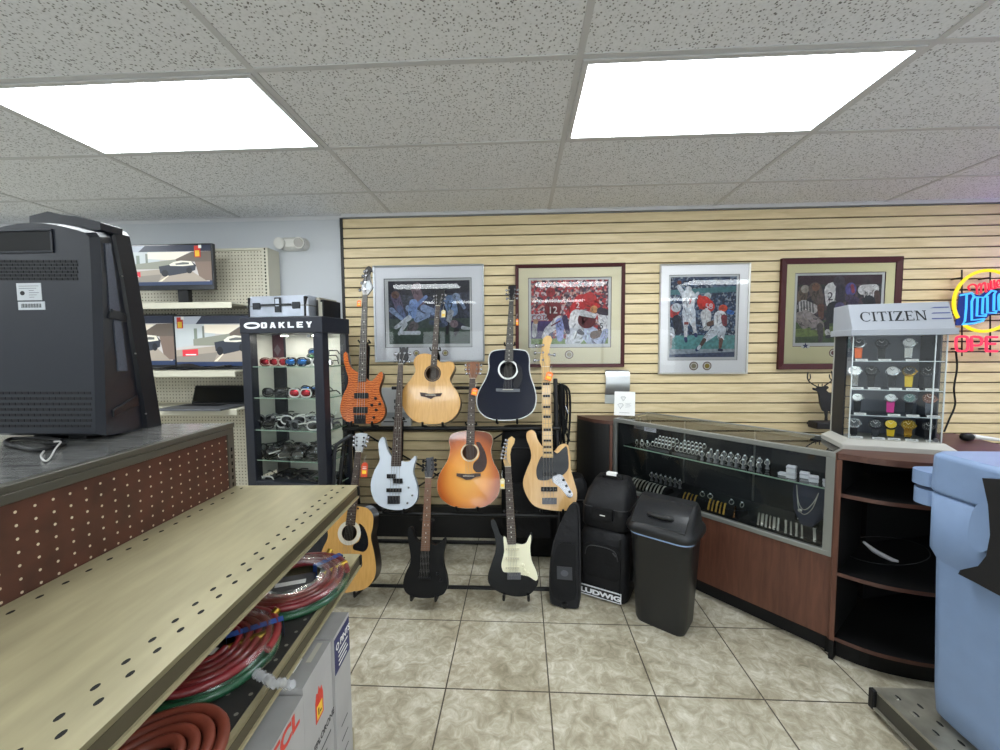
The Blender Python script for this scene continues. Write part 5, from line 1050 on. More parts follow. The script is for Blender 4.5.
for x in (.0005, JL-.0045): mb = MB(M('black_velvet', (36, 36, 40), .9)); mb.box((x, e, .526), (x+.004, JD-.013, ZT-e)); mb.obj('end_lining', jc)
for x, zt_ in ((-.004, ZT-e), (JL, ZT)): mb = MB(CHERRY); mb.box((x, .0, .10), (x+.004, JD, zt_)); mb.obj('end_panel', jc)
mb = MB(GLASS); mb.quad((e, e*.5, .50+e), (JL-e, e*.5, .50+e), (JL-e, e*.5, ZT-e), (e, e*.5, ZT-e)); mb.obj('front_glass', jc)
mb = MB(GLASS); mb.quad((e*.5, e*.5, ZT-.003), (JL-e*.5, e*.5, ZT-.003), (JL-e*.5, JD-e*.5, ZT-.003), (e*.5, JD-e*.5, ZT-.003)); mb.obj('glass_top', jc)
SHZ = .795
mb = MB(glassy('smoked_shelf_glass', (212, 222, 222), 1.6)); mb.box((.006, .12, SHZ-.007), (JL-.006, JD-.014, SHZ)); mb.use(EDGE); mb.box((.006, .1175, SHZ-.007), (JL-.006, .12, SHZ)); mb.obj('glass_shelf', jc)
for x in (.30, JL*.60): mb = MB(STEEL); mb.box((x, JD-.018, .53), (x+.010, JD-.012, ZT-.03)); mb.box((x+.003, .14, SHZ-.014), (x+.007, JD-.014, SHZ-.008)); mb.obj('shelf_bracket', jc)
BIG = {}
def jl(u, v, z): q = ji @ Zp(u, v, z); return q.x, q.y
# rings
GOLD_ = M('pale_gold', (224, 184, 96), .25, .55)
RSIL = M('silver_ring', (222, 220, 216), .2, .55); GEM = M('gem', (236, 240, 246), .05, coat=1.0)
def ring_src(label, group):
    t = thing('ring', label, 'ring', group=group); mb = MB(RSIL); mb.tube([(.0095*math.cos(a), 0, .0105+.0095*math.sin(a)) for a in [2*PI*k/14 for k in range(14)]], .0018, 6, True); mb.obj('band', t)
    mb = MB(GEM); mb.lathe([(.0012, -.003), (.005, .001), (.0035, .003), (.001, .0035)], 8, (0, 0, .021)); mb.obj('stone', t); return t
R0 = [None]; CONE = M('gray_finger', (104, 104, 110), .35, .3)
def put_ring(x, y, z, rz, label, group, sc=1.5):
    mt = jm @ TR(x, y, z, rz) @ Matrix.Scale(sc, 4)
    if R0[0] is None: R0[0] = ring_src(label, group); R0[0].matrix_world = mt
    else: dup(R0[0], mt, label, group)
VELV = M('charcoal_velvet', (26, 26, 29), .9)
def tray(label, x0, x1, y0, y1, z, h0, h1):
    t = thing('ring_tray', label, 'jewelry tray', mtx=jm @ Matrix.Translation(((x0+x1)/2, (y0+y1)/2, z))); w, d = (x1-x0)/2, (y1-y0)/2
    mb = MB(VELV); mb.hexa([(-w, -d, 0), (w, -d, 0), (w, d, 0), (-w, d, 0)], [(-w, -d, h0), (w, -d, h0), (w, d, h1), (-w, d, h1)]); mb.obj('pad', t, bevel=.002)
    mb = MB(M('tray_edge', (70, 70, 74), .4)); mb.box((-w-.003, -d-.004, 0), (w+.003, -d, h0+.003)); mb.obj('front_lip', t); return t
rnd = random.Random(5)
for gi, (x0, x1, nx, ny, lab) in enumerate(((.185, .335, 6, 3, 'left'), (.365, .525, 6, 3, 'middle'))):
    tray('black velvet ring tray at the %s of the glass shelf in the jewelry case' % lab, x0, x1, .15, .31, SHZ, .010, .050)
    for a in range(nx):
        for b in range(ny):
            f = (b+.5)/ny; put_ring(x0+(x1-x0)*(a+.5)/nx, .16+.14*f, SHZ+.010+.040*f, 1.0+rnd.uniform(-.4, .4), 'small silver ring standing in the %s velvet tray on the jewelry case shelf' % lab, 'rings in the %s tray' % lab)
for a in range(9):
    for b in range(2):
        x = .555+.040*a+.01*b; y = .16+.10*b
        t = thing('ring_stand', 'small gray ring finger holding a silver ring, right part of the jewelry case shelf', 'ring stand', mtx=jm @ TR(x, y, SHZ), group='ring fingers on the glass shelf')
        mb = MB(CONE); mb.lathe([(.012, 0), (.008, .012), (.006, .05), (.002, .062)], 8); mb.obj('cone', t)
        put_ring(x, y-.004, SHZ+.022, .9+rnd.uniform(-.5, .5), 'silver ring on a gray finger at the right part of the jewelry case shelf', 'rings on gray fingers')
for a in range(5): put_ring(.06+.022*a, .20+.03*(a % 2), SHZ+.002, rnd.uniform(-1, 1), 'loose silver ring at the far left end of the jewelry case shelf', 'loose rings at the shelf end')
for a in range(7):
    x = .13+.036*a; y = .29
    t = thing('ring_stand', 'tall gray ring finger on the floor of the jewelry case behind the left bracelets', 'ring stand', mtx=jm @ TR(x, y, .528), group='ring fingers on the case floor'); mb = MB(CONE); mb.lathe([(.012, 0), (.008, .012), (.006, .06), (.002, .070)], 8); mb.obj('cone', t)
    put_ring(x, y-.004, .528+.026, .9, 'silver ring on a tall gray finger behind the left bracelets', 'rings on the case floor')
for a, x in enumerate((.52, .57, .70, .76)): put_ring(x, .25, .529, .4*a, 'single silver ring lying on the black floor of the jewelry case', 'single rings on the case floor')
# ring boxes
for a, (x, y, lab, stacked) in enumerate(((.985, .20, 'flat white ring box, leftmost on the right end of the glass shelf', 0), (1.03, .175, 'white ring box under another at the right end of the glass shelf', 1), (1.075, .23, 'pale square ring box in the middle of the right shelf end', 0), (1.125, .19, 'pale ring box second from the right end of the glass shelf', 0), (1.195, .16, 'white ring box at the far right corner of the glass shelf', 0))):
    for s_ in range(stacked+1):
        t = thing('ring_box', lab if not s_ else 'white ring box stacked on top of another on the glass shelf', 'ring box', mtx=jm @ TR(x, y, SHZ+.034*s_, .1*a), group='white ring boxes'); h = .014 if a == 0 else .032
        mb = MB(M('box_white', (208, 206, 214), .5)); mb.box((-.021, -.021, 0), (.021, .021, h*.55)); mb.obj('base', t, bevel=.003); mb = MB(M('box_white2', (192, 188, 200), .4)); mb.box((-.022, -.022, h*.56), (.022, .022, h)); mb.obj('lid', t, bevel=.004)
# price card
for x0, y0, lab in ((.165, .10, 'small white card standing at the left of the jewelry case'), (.065, .13, 'gray card hanging at the left end inside the jewelry case')):
    t = thing('sign_card', lab, 'card', mtx=jm @ TR(x0+.05, y0+.02, ZT-.080)); mb = MB(M('card_violet', (206, 202, 216), .6) if x0 > .1 else M('card_gray', (120, 118, 122), .6)); mb.box((-.045, 0, .0), (.045, .002, .035)); mb.use(INK)
    for k in range(2): mb.box((-.03, -.0003, .010+.010*k), (.02+.01*k, 0, .012+.010*k))
    mb.obj('card', t); mb = MB(STEEL); mb.box((-.003, .0022, .02), (.003, .004, .078)); mb.obj('clip', t)
# bracelets on ramps
def ramp_(label, x0, x1):
    t = thing('bracelet_ramp', label, 'jewelry ramp', mtx=jm @ TR((x0+x1)/2, .12, .526)); w = (x1-x0)/2
    prof = [(-.065, 0), (-.060, .012), (-.02, .030), (.02, .036), (.05, .030), (.065, 0)]
    mb = MB(VELV); mb.loft([[(x, y, z) for y, z in prof] for x in (-w, w)], smooth=False); mb.obj('ramp', t)
    return prof
BR = {}
def bracelet(mat, label, group, x, style, tip=False, skew=0):
    k = (mat.name, style)
    mt = jm @ TR(x, .12, .526, skew)
    if k not in BR:
        t = thing('bracelet', label, 'bracelet', group=group, mtx=mt); mb = MB(mat); P = catmull([(0, .055, .026), (0, .02, .039), (0, -.02, .034), (0, -.058, .017), (0, -.064, .006)], 4, False)
        if style == 0: mb.tube(P, .0048, 6)
        elif style == 1:
            for i, p in enumerate(P): mb.ball(p, (.0065, .006, .005), 8, 5)
        else:
            for i in range(len(P)-1):
                a, c = Vector(P[i]), Vector(P[i+1]); mb.hexa([a+V(-.006, 0, 0), a+V(.006, 0, 0), c+V(.006, 0, 0), c+V(-.006, 0, 0)], [a+V(-.006, 0, .004), a+V(.006, 0, .004), c+V(.006, 0, .004), c+V(-.006, 0, .004)])
        mb.obj('chain', t); mb = MB(mat); mb.cyl((-.005, -.066, .005), (.005, -.066, .005), .003, n=8); mb.obj('clasp', t); BR[k] = t; t['group'] = group
    else: dup(BR[k], mt, label, group)
ramp_('black velvet bracelet ramp at the left, half behind the trash can', .07, .36); ramp_('black velvet ramp with gold bracelets in the middle of the case floor', .44, .82); ramp_('black velvet ramp with silver bracelets at the right of the case floor', .88, 1.225)
for i in range(10): bracelet(RSIL, 'silver bracelet on the left ramp behind the trash can lid', 'silver bracelets on the left ramp', .09+.026*i, (1, 0, 2)[i % 3], skew=.25)
for i in range(4): bracelet(GOLD_, 'gold bracelet in the left bunch on the middle ramp', 'gold bracelets, left bunch', .47+.024*i, i % 2, skew=.3)
for i in range(5): bracelet(GOLD_, 'gold bracelet in the right bunch on the middle ramp', 'gold bracelets, right bunch', .63+.022*i, (i+1) % 2, skew=.3)
bracelet(M('rose_gold', (205, 150, 110), .2, 1), 'single rose gold bracelet at the right end of the middle ramp', 'single bracelets', .775, 0, skew=.3)
for i in range(6): bracelet(RSIL, 'silver bracelet in the left bunch on the right ramp', 'silver bracelets, left bunch', .90+.019*i, (0, 2, 1)[i % 3], skew=.3)
for i in range(4): bracelet(RSIL, 'silver chain bracelet in the middle bunch on the right ramp', 'silver bracelets, middle bunch', 1.03+.024*i, (1, 0)[i % 2], skew=.3)
bracelet(RSIL, 'broad silver bracelet second from the right end of the right ramp', 'single bracelets', 1.155, 2, skew=.3); bracelet(M('two_tone', (222, 190, 170), .2, 1), 'pinkish silver bracelet at the right end of the right ramp', 'single bracelets', 1.205, 2, skew=.3)
# necklace bust
nb = thing('necklace_bust', 'slate velvet necklace bust at the right end of the jewelry case', 'necklace display', mtx=jm @ TR(1.105, .22, .526, -.15))
prof = [(-.075, .245), (-.080, .17), (-.07, .09), (-.03, .03), (0, .02), (.03, .03), (.07, .09), (.080, .17), (.075, .245)]
mb = MB(M('slate_velvet', (60, 62, 80), .85)); mb.smooth = True
mb.loft([[(x*s_, -.03*(1-(x/.085)**2)*s_-.02*(.25-z)+dy, z) for x, z in prof] for s_, dy in ((1, 0), (.97, .03))]); mb.obj('bust', nb); mb = MB(VELV); mb.box((-.02, .0, 0), (.02, .05, .12)); mb.obj('easel', nb)
nk = thing('necklace', 'silver chain necklace with a round pendant on the slate bust', 'necklace', mtx=jm @ TR(1.105, .22, .526, -.15))
mb = MB(RSIL)
for hz in (.09, .115): mb.tube(catmull([(-.045, -.045, .235), (-.03, -.05, hz+.03), (0, -.054, hz), (.035, -.05, hz+.045), (.055, -.04, .22)], 5, False), .0022, 6)
mb.obj('chain', nk); mb = MB(RSIL); mb.ball((-.02, -.055, .105), (.011, .005, .011)); mb.obj('pendant', nk)
eb = thing('earring_stand', 'small white earring on a black stand beside the slate necklace bust', 'earring', mtx=jm @ TR(1.03, .30, .526)); mb = MB(VELV); mb.box((-.012, 0, 0), (.012, .012, .045)); mb.obj('stand', eb); mb = MB(PAPER); mb.ball((-.002, -.003, .05), (.010, .005, .010)); mb.cyl((.003, -.004, .045), (.005, -.004, .01), .003, n=8); mb.obj('earring', eb)
# curved end piece on the left, against the wall
ec = thing('counter_end', 'black fronted curved counter end with a wooden top, left of the jewelry case', 'counter', (0, 0, 0))
W0 = V(.43, SLAT-.052, 0); arc = [(.43, SLAT-.052), (.47, 3.09), (.53, 3.00), (.60, 2.945), (.648, 2.928)]; arc = catmull(arc, 3, False); bk = [(JA+jn*.30)[0:2], (.86, SLAT-.055)]
poly = [tuple(p) for p in arc]+[tuple(p) for p in bk]
mb = MB(M('black_laminate', (18, 18, 19), .55)); mb.prism(poly, 0, ZT-.045); mb.obj('front_panel', ec)
mb = MB(CHEDGE); mb.prism(poly, ZT-.045, ZT-.02); mb.obj('wood_top', ec)
mb = MB(CHERRY); p = JA-jd*.004-jn*.002; mb.box((p.x-.020, p.y-.016, .1), (p.x-.002, p.y+.004, ZT-.046)); mb.obj('edge_strip', ec)
# ================================================================== OPEN CORNER SHELF UNIT
cu = thing('corner_shelf_unit', 'open curved corner shelf unit, black inside with cherry edges, right of the jewelry case', 'shelving', (0, 0, 0))
farc = catmull([(JB.x+.006, JB.y-.004), (1.60, 1.868), (1.78, 1.805), (2.00, 1.79), (2.35, 1.83)], 5, False); fb_ = [(2.45, 2.45), (1.86, 2.32)]
full = farc+fb_
BLK2 = M('black_interior', (9, 9, 10), .6, spec=.25); 
def inset(d): return [(x+d*.35, y+d) for x, y in farc]
for z0, z1, nm in ((ZT-.028, ZT, 'wood_top'), (.80, .818, 'shelf'), (.42, .438, 'shelf'), (.10, .118, 'shelf')):
    mb = MB(BLK2 if nm == 'shelf' else CHEDGE); mb.prism(full, z0, z1, side=CHEDGE); mb.obj(nm, cu)
mb = MB(BLK2); ki = inset(.05); mb.prism(ki+fb_, 0, .10); mb.obj('toe_kick', cu)
mb = MB(BLK2); mb.hexa([(2.43, 2.44, .118), (1.86, 2.31, .118), (1.87, 2.28, .118), (2.43, 2.41, .118)], [(2.43, 2.44, ZT-.03), (1.86, 2.31, ZT-.03), (1.87, 2.28, ZT-.03), (2.43, 2.41, ZT-.03)]); mb.obj('back_panel', cu)
mb = MB(BLK2); q0 = JB+jn*.002+jd*.006; q1 = JB+jn*.43+jd*.006; mb.hexa([tuple(q0), tuple(q1), tuple(q1+jd*.018), tuple(q0+jd*.018)], [tuple(q0+V(0, 0, ZT-.03)), tuple(q1+V(0, 0, ZT-.03)), tuple(q1+jd*.018+V(0, 0, ZT-.03)), tuple(q0+jd*.018+V(0, 0, ZT-.03))]); mb.use(CHERRY)
q2 = q0-jn*.006; mb.hexa([tuple(q2+V(0, 0, .1)), tuple(q0+V(0, 0, .1)), tuple(q0+jd*.02+V(0, 0, .1)), tuple(q2+jd*.02+V(0, 0, .1))], [tuple(q2+V(0, 0, ZT-.03)), tuple(q0+V(0, 0, ZT-.03)), tuple(q0+jd*.02+V(0, 0, ZT-.03)), tuple(q2+jd*.02+V(0, 0, ZT-.03))]); mb.obj('side_panel', cu)
mb = MB(BLK2); mb.box((2.36, 1.84, .118), (2.38, 2.42, ZT-.03)); mb.obj('side_panel', cu)
# bundle of white paper / zip bag and wire loop on the middle shelf
q = Yp(880, 567, 2.10); pb_ = thing('plastic_tie', 'crumpled white paper twist on the middle shelf of the corner unit', 'paper', (q.x, 2.10, .438)); 
mb = MB(M('paper_twist', (196, 196, 200), .6)); mb.tube([(-.085, 0, .085), (-.04, -.01, .045), (.0, -.01, .022), (.03, -.03, .010), (.05, -.04, .008)], .012, 6, taper=[.5, 1, 1.1, .9, .5]); mb.obj('twist', pb_)
mb = MB(M('dull_wire', (60, 60, 62), .3, .6)); mb.tube([(.30*math.cos(a)*.6+.04, .14*math.sin(a)+.03, .004+.09*(1+math.cos(a))*.3) for a in [2*PI*k/36 for k in range(36)]], .0018, 5, True); wl = mb.obj('wire_loop', None); wl.location = (q.x, 2.10, .438); tag(wl, 'thin gray wire loop on the middle shelf of the corner unit', 'wire')
# ================================================================== TRASH CAN
tc = thing('trash_can', 'black plastic trash can with swing lid in front of the jewelry case', 'trash can', mtx=frame_m(V(.785, 2.235, 0), V(.80, -.60, 0), V(.60, .80, 0)))
TPL = M('trash_black', (22, 23, 25), .4, bmp=.03, bs=200)
def rr3(w, d, r, z, dy=0): return [(x, y+dy, z) for x, y in rrect(w, d, r, 5)]
mb = MB(TPL); mb.loft([rr3(.255, .19, .045, 0), rr3(.27, .205, .05, .02), rr3(.325, .26, .07, .50), rr3(.335, .27, .07, .505), rr3(.335, .27, .07, .52)]); mb.obj('bin', tc)
mb = MB(M('bag_film', (150, 176, 214), .25)); mb.loft([rr3(.338, .273, .07, .502), rr3(.341, .276, .07, .520), rr3(.338, .273, .07, .524)]); mb.obj('bag_rim', tc)
mb = MB(TPL); mb.loft([rr3(.362, .298, .08, .515), rr3(.372, .306, .08, .530), rr3(.365, .300, .08, .552), rr3(.330, .270, .07, .572), rr3(.325, .225, .06, .60, .01), rr3(.315, .16, .05, .645, .03), rr3(.30, .08, .035, .672, .045)]); mb.obj('lid', tc)
fl = [V(-.135, -.140, .572), V(.135, -.140, .572), V(.125, .005, .676), V(-.125, .005, .676)]
nn = (fl[1]-fl[0]).cross(fl[3]-fl[0]).normalized()
mid = [V(-.135, -.085, .632), V(.135, -.085, .632)]
mb = MB(M('flap_black', (30, 31, 34), .22, bmp=.04, bs=150)); 
def bow(t): 
    a = fl[0].lerp(fl[3], t); return a.y, a.z+.012*math.sin(PI*t)
mb.loft([[(x, bow(t)[0], bow(t)[1]) for t in [k/8 for k in range(9)]]+[(x, bow(t)[0]+.01, bow(t)[1]-.014) for t in [k/8 for k in range(8, -1, -1)]] for x in (-.137, .137)], smooth=False); fp = mb.obj('swing_flap', tc, bevel=.004)
mb = MB(TPL); 
hx = lambda t, h: (bow(t)[0]+nn.y*h, bow(t)[1]+nn.z*h)
mb.tube(catmull([(-.060, *hx(.30, -.002)), (-.052, *hx(.28, .012)), (0, *hx(.25, .016)), (.052, *hx(.28, .012)), (.060, *hx(.30, -.002))], 4, False), .010, 8); mb.obj('handle', fp)

# ================================================================== BAGS
FAB = M('black_nylon', (19, 19, 22), .6, spec=.3, bmp=.55, bs=26, var=.15, bd=.012); FAB2 = M('black_canvas', (15, 15, 17), .75, spec=.25, bmp=.5, bs=22, var=.1, bd=.012); ZIP = M('zipper', (48, 48, 50), .5)
bmx = frame_m(V(.345, 2.465, 0), V(.89, -.46, 0), V(.46, .89, 0))
db = thing('drum_bag', 'large black drum bag with white lettering on its lower front, beside the trash can', 'bag', mtx=bmx)
mb = MB(FAB); mb.smooth = True; c = (.148, .165)
def rrc(w, d, r, z, dy=0, dx=0): return [(x+c[0]+dx, y+c[1]+dy, z) for x, y in rrect(w, d, r, 5)]
mb.loft([rrc(.27, .30, .04, 0), rrc(.29, .32, .05, .012), rrc(.298, .328, .05, .10), rrc(.30, .33, .05, .25), rrc(.29, .32, .05, .37), rrc(.26, .29, .05, .412), rrc(.2, .24, .05, .42)]); mb.obj('body', db)
mb = MB(FAB2); mb.loft([[(x+.148, y0, z+.245) for x, z in rrect(.22, .20, .04)] for y0 in (.004, -.020)], smooth=False); pk = mb.obj('front_pocket', db, bevel=.008)
mb = MB(ZIP); mb.tube(catmull([(.05, -.021, .27), (.07, -.022, .325), (.15, -.022, .338), (.225, -.022, .325), (.245, -.021, .27)], 4, False), .003, 6); mb.tube([(.215, -.024, .318), (.235, -.028, .30)], .004, 6); mb.obj('zipper', pk)
mb = MB(M('plate_black', (20, 20, 22), .5)); mb.box((.012, -.010, .018), (.262, .004, .070)); mb.use(LETT)
for lo, hi in (((.010, .0145), (.264, .019)), ((.010, .069), (.264, .0735)), ((.010, .0145), (.0145, .0735)), ((.2595, .0145), (.264, .0735))): mb.box((lo[0], -.0115, lo[1]), (hi[0], -.004, hi[1]))
mb.text('LUDWIG', .050, Matrix(((1.28, 0, 0, .018), (0, 0, -1, -.0112), (0, .78, 0, .029), (0, 0, 0, 1))), .0022, spacing=.95); mb.obj('logo_plate', db)
for k in (0, 1):
    mb = MB(FAB2); x = .04+.215*k; mb.tube([(x, -.012, .08), (x, -.010, .40)], .006, 6) if k else mb.tube([(.30, .08, .12), (.312, .16, .28), (.30, .24, .12)], .009, 7); mb.obj('strap', db)
d2 = thing('drum_bag', 'smaller black drum bag stacked on top of the lettered bag', 'bag', mtx=bmx @ Matrix.Translation((0, 0, .421)))
mb = MB(FAB); mb.loft([rrc(.27, .28, .05, 0, .01), rrc(.285, .30, .05, .015, .01), rrc(.285, .30, .06, .12, .01), rrc(.26, .25, .06, .20, .035), rrc(.20, .16, .04, .262, .07), rrc(.15, .10, .03, .268, .07)]); mb.obj('body', d2)
mb = MB(FAB2); mb.box((.085, -.012, .07), (.205, .02, .135)); mb.use(PAPER); mb.box((.135, -.0125, .098), (.165, -.012, .104)); mb.obj('name_patch', d2, bevel=.004)
mb = MB(FAB2); mb.tube(catmull([(.09, .19, .262), (.10, .19, .285), (.15, .19, .292), (.20, .19, .285), (.21, .19, .262)], 4, False), .010, 8); mb.use(PAPER); mb.box((.12, .17, .288), (.18, .21, .304)); mb.obj('carry_handle', d2)
mb = MB(ZIP); mb.tube(rr3(.288, .303, .06, 0), .0025, 5, True); mb.v = [(x+c[0], y+c[1]+.01, z+.13) for x, y, z in mb.v]; mb.obj('zipper', d2)
# gig bag
gb0 = Zp(566, 604, .0); gbt = math.radians(14)
gbm = Matrix.Translation(gb0) @ Matrix.Rotation(-gbt, 4, 'X') @ Matrix.Rotation(-.25, 4, 'Z')
gb = thing('gig_bag', 'narrow black padded gig bag leaning upright between the blond bass and the drum bags', 'bag', mtx=gbm)
mb = MB(FAB); out = [(-.088, .03), (-.062, 0), (.055, -.005), (.080, .015), (.088, .10), (.092, .25), (.095, .42), (.092, .545), (.075, .575), (.045, .565), (.005, .50), (-.035, .42), (-.068, .32), (-.088, .18)]
oc = catmull(out, 3); mb.loft([[(x*s_, y, z) for x, z in oc] for s_, y in ((.90, -.045), (1, -.03), (1, .03), (.9, .045))], smooth=False); mb.obj('body', gb, bevel=.006)
mb = MB(FAB2); mb.loft([[(x, y, z) for x, z in catmull([(-.064, .05), (.062, .05), (.068, .2), (.066, .34), (-.03, .34), (-.068, .2)], 3)] for y in (-.040, -.056)], smooth=False); p_ = mb.obj('front_pocket', gb, bevel=.006)
mb = MB(M('patch_gray', (44, 45, 50), .5)); mb.box((-.040, -.060, .15), (.048, -.055, .22)); mb.use(M('patch_mark', (72, 74, 80), .5)); mb.prism(ell(.004, .185, .022, .017, 16), 0, .001); k0 = len(mb.v)-16*4
mb.v = [(v if i < 8 else (v[0], -.0603-v[2], v[1])) for i, v in enumerate(mb.v)]; mb.obj('logo_patch', p_)
mb = MB(M('small_tag', (120, 120, 124), .5)); mb.box((-.005, -.0475, .045), (.03, -.0455, .050)); mb.obj('brand_tag', gb)
mb = MB(ZIP); mb.tube([(x*1.0, -.032, z) for x, z in oc], .0025, 5, True); mb.obj('zipper', gb)
# big dark bag under the rack's right end
bb = thing('equipment_bag', 'tall black soft equipment bag standing behind the rack under the navy guitar', 'bag', (.06, 3.0, 0))
b2_ = thing('equipment_bag', 'low black soft bag tucked behind the gig bag, right of the tall equipment bag', 'bag', (.375, 3.0, 0))
mb = MB(FAB); mb.smooth = True; mb.loft([[(x, y, z) for x, y in rrect(w, d, .05)] for w, d, z in ((.20, .22, 0), (.21, .25, .02), (.21, .25, .40), (.19, .22, .53), (.15, .16, .57))]); mb.obj('body', b2_)
mb = MB(ZIP); mb.tube([(x, y, .43) for x, y in rrect(.21, .25, .05)], .003, 5, True); mb.obj('zipper', b2_)
mb = MB(FAB2); mb.smooth = True; mb.loft([[(x, y, z) for x, y in rrect(w, d, .05)] for w, d, z in ((.40, .20, 0), (.41, .24, .02), (.41, .25, .5), (.40, .23, .88), (.38, .18, .925), (.3, .1, .935))]); mb.obj('body', bb)
mb = MB(ZIP); mb.tube([(x, y, .80) for x, y in rrect(.41, .245, .05)], .003, 5, True); mb.obj('zipper', bb); mb = MB(FAB); mb.box((-.15, -.14, .15), (.15, -.115, .55)); mb.obj('front_pocket', bb, bevel=.01)

# ================================================================== THINGS ON THE WALL AND COUNTER
a = Yp(381, 426, SLAT-.05); c = Yp(410, 388, SLAT-.05); wb = thing('flat_carton', 'white flat carton on the slatted wall behind the neck of the white bass', 'box', ((a.x+c.x)/2, SLAT, a.z)); w = (c.x-a.x)/2; h = c.z-a.z
mb = MB(M('white_carton', (196, 198, 202), .6)); mb.box((-w, -.05, 0), (w, -.0005, h)); mb.obj('body', wb, bevel=.003)
mb = MB(M('print_gray', (70, 74, 80), .6)); mb.box((-.03+.02, -.051, h*.60), (.03, -.05, h*.70)); mb.box((-.01, -.051, h*.44), (.03, -.05, h*.54)); mb.box((-w+.02, -.051, h*.10), (w-.03, -.05, h*.13)); mb.use(M('print_pale', (150, 154, 160), .6)); mb.box((-w+.012, -.0505, h*.2), (w-.012, -.05, h*.36)); mb.obj('print', wb)
# cords on a hook
hk = Yp(560, 384, 3.16); cb = thing('cord_bundle', 'bundle of black instrument cords hanging on the slatted wall right of the blond bass neck', 'cords', tuple(hk)); rnd = random.Random(9)
mb = MB(STEEL); mb.tube([(0, SLAT-hk.y+.0, -.005), (0, -.03, -.005), (0, -.04, .012)], .004, 6); mb.obj('hook', cb)
for k in range(6):
    L_ = (.16, .2, .42, .5, .36, .46)[k]; x = -.03+.014*k; w = .018+.006*(k % 3); sy = -.02-.006*k
    P = [(0, sy, .004), (x-w, sy-.005, -.06), (x-w*.8, sy, -L_*.6), (x-w*.3, sy, -L_+.01), (x+w*.4, sy, -L_), (x+w, sy, -L_*.6), (x+w*.8, sy-.004, -.05), (.004, sy, .002)]
    mb = MB(BLACK); mb.tube(catmull(P, 5, False), .0085, 7); mb.obj('cord', cb)
for k, (x, z) in enumerate(((.045, -.19), (.04, -.32), (.055, -.40), (.03, -.27))):
    mb = MB(BLACK if k else CHROME); mb.cyl((x-.01, -.05, z+.03), (x+.012, -.055, z-.03), .009, .007, 10); mb.obj('plug', cb)
# bent steel plate and brochure
a = Yp(605.5, 404, SLAT-.03); c = Yp(630, 370, SLAT-.03); sp = thing('sign_plate', 'bent gray metal plate on the slatted wall above the brochure', 'sign', ((a.x+c.x)/2, SLAT, a.z)); w = (c.x-a.x)/2; h = c.z-a.z
mb = MB(M('mirror_steel', (190, 192, 194), .36, .8)); mb.smooth = True; P = []
for k in range(17):
    t = k/16; P.append((-.006-.030*math.sin(PI*t)**.8, h*(.26+.74*t)))
mb.loft([[(x, y, z) for y, z in P]+[(x, y+.002, z) for y, z in reversed(P)] for x in (-w, w)]); mb.obj('plate', sp)
mb = MB(M('card_dim', (176, 180, 178), .6)); mb.box((-w, -.006, 0), (w*.1, -.003, h*.33)); mb.obj('card', sp)
bq = Zp(624, 417, ZT+.003); br_ = thing('brochure', 'white card with jewelry sketches standing at the left end of the glass counter', 'card', mtx=frame_m(bq+V(.01, .03, 0), V(.96, -.28, 0), V(.28, .96, 0)))
ln = .035; mb = MB(PAPER); H_ = .175; W_ = .072
mb.hexa([(-W_, 0, .006), (W_, 0, .006), (W_, .001, .006), (-W_, .001, .006)], [(-W_, ln, H_), (W_, ln, H_), (W_, ln+.001, H_), (-W_, ln+.001, H_)]); mb.obj('card', br_)
mb = MB(M('sketch_gray', (110, 112, 118), .7)); on = lambda x, f: (x, ln*f-.0008, .006+(H_-.006)*f)
for cx0, f0, s_ in ((-.01, .70, .017), (-.028, .38, .020)):
    mb.tube([on(cx0+s_*x, f0+.006*s_/.001*y/H_*.17) for x, y in ((-1, .5), (-.5, 1), (.5, 1), (1, .5), (0, -1))], .0011, 4, True); mb.tube([on(cx0-s_, f0+.5*.006*s_/.001/H_*.17), on(cx0+s_, f0+.5*.006*s_/.001/H_*.17)], .0009, 4); mb.tube([on(cx0-s_*.4, f0+.02), on(cx0, f0-.10), on(cx0+s_*.4, f0+.02)], .0009, 4)
for k in range(4): mb.tube([on(.005, .50-.05*k), on(.045-.006*(k % 2), .52-.05*k)], .0009, 4)
for k in range(9): mb.tube([on(-.035+.008*k, .115), on(-.030+.008*k, .115)], .0022, 4)
mb.obj('drawing', br_)
mb = MB(ACRYL); mb.box((-W_-.003, -.006, 0), (W_+.003, .06, .003)); mb.hexa([(-W_, .004, .003), (W_, .004, .003), (W_, .007, .003), (-W_, .007, .003)], [(-W_, ln+.003, H_*.9), (W_, ln+.003, H_*.9), (W_, ln+.006, H_*.9), (-W_, ln+.006, H_*.9)]); mb.obj('clear_holder', br_)
# deer silhouette
dy = SLAT-.10; du0, dv0, ds = 790, 360, 500/60
ow = Yp(822, 427, dy); de = thing('deer_figurine', 'black metal deer silhouette with antlers by the wall, left of the watch display', 'figurine', tuple(ow))
fx = lambda x, y: (lambda q: (q.x-ow.x, q.z-ow.z))(Yp(du0+x/ds, dv0+y/ds, dy))
DBLK = M('deer_black', (24, 22, 26), .5)
def sil(name, pts, th=.012, sm=True):
    pp = [fx(*p) for p in pts]; pp = catmull(pp, 3) if sm else pp
    if sum(pp[i][0]*pp[(i+1) % len(pp)][1]-pp[(i+1) % len(pp)][0]*pp[i][1] for i in range(len(pp))) < 0: pp.reverse()
    mb = MB(DBLK); mb.prism(pp, -th/2, th/2); mb.v = [(x, -z, y) for x, y, z in mb.v]; return mb.obj(name, de, bevel=.002)
sil('body', [(215, 235), (240, 222), (275, 222), (305, 215), (318, 232), (300, 250), (330, 275), (390, 290), (450, 300), (500, 300), (520, 330), (515, 400), (500, 440), (440, 440), (375, 435), (360, 430), (330, 425), (285, 430), (262, 405), (245, 345), (238, 290), (225, 262), (195, 250), (192, 232)])
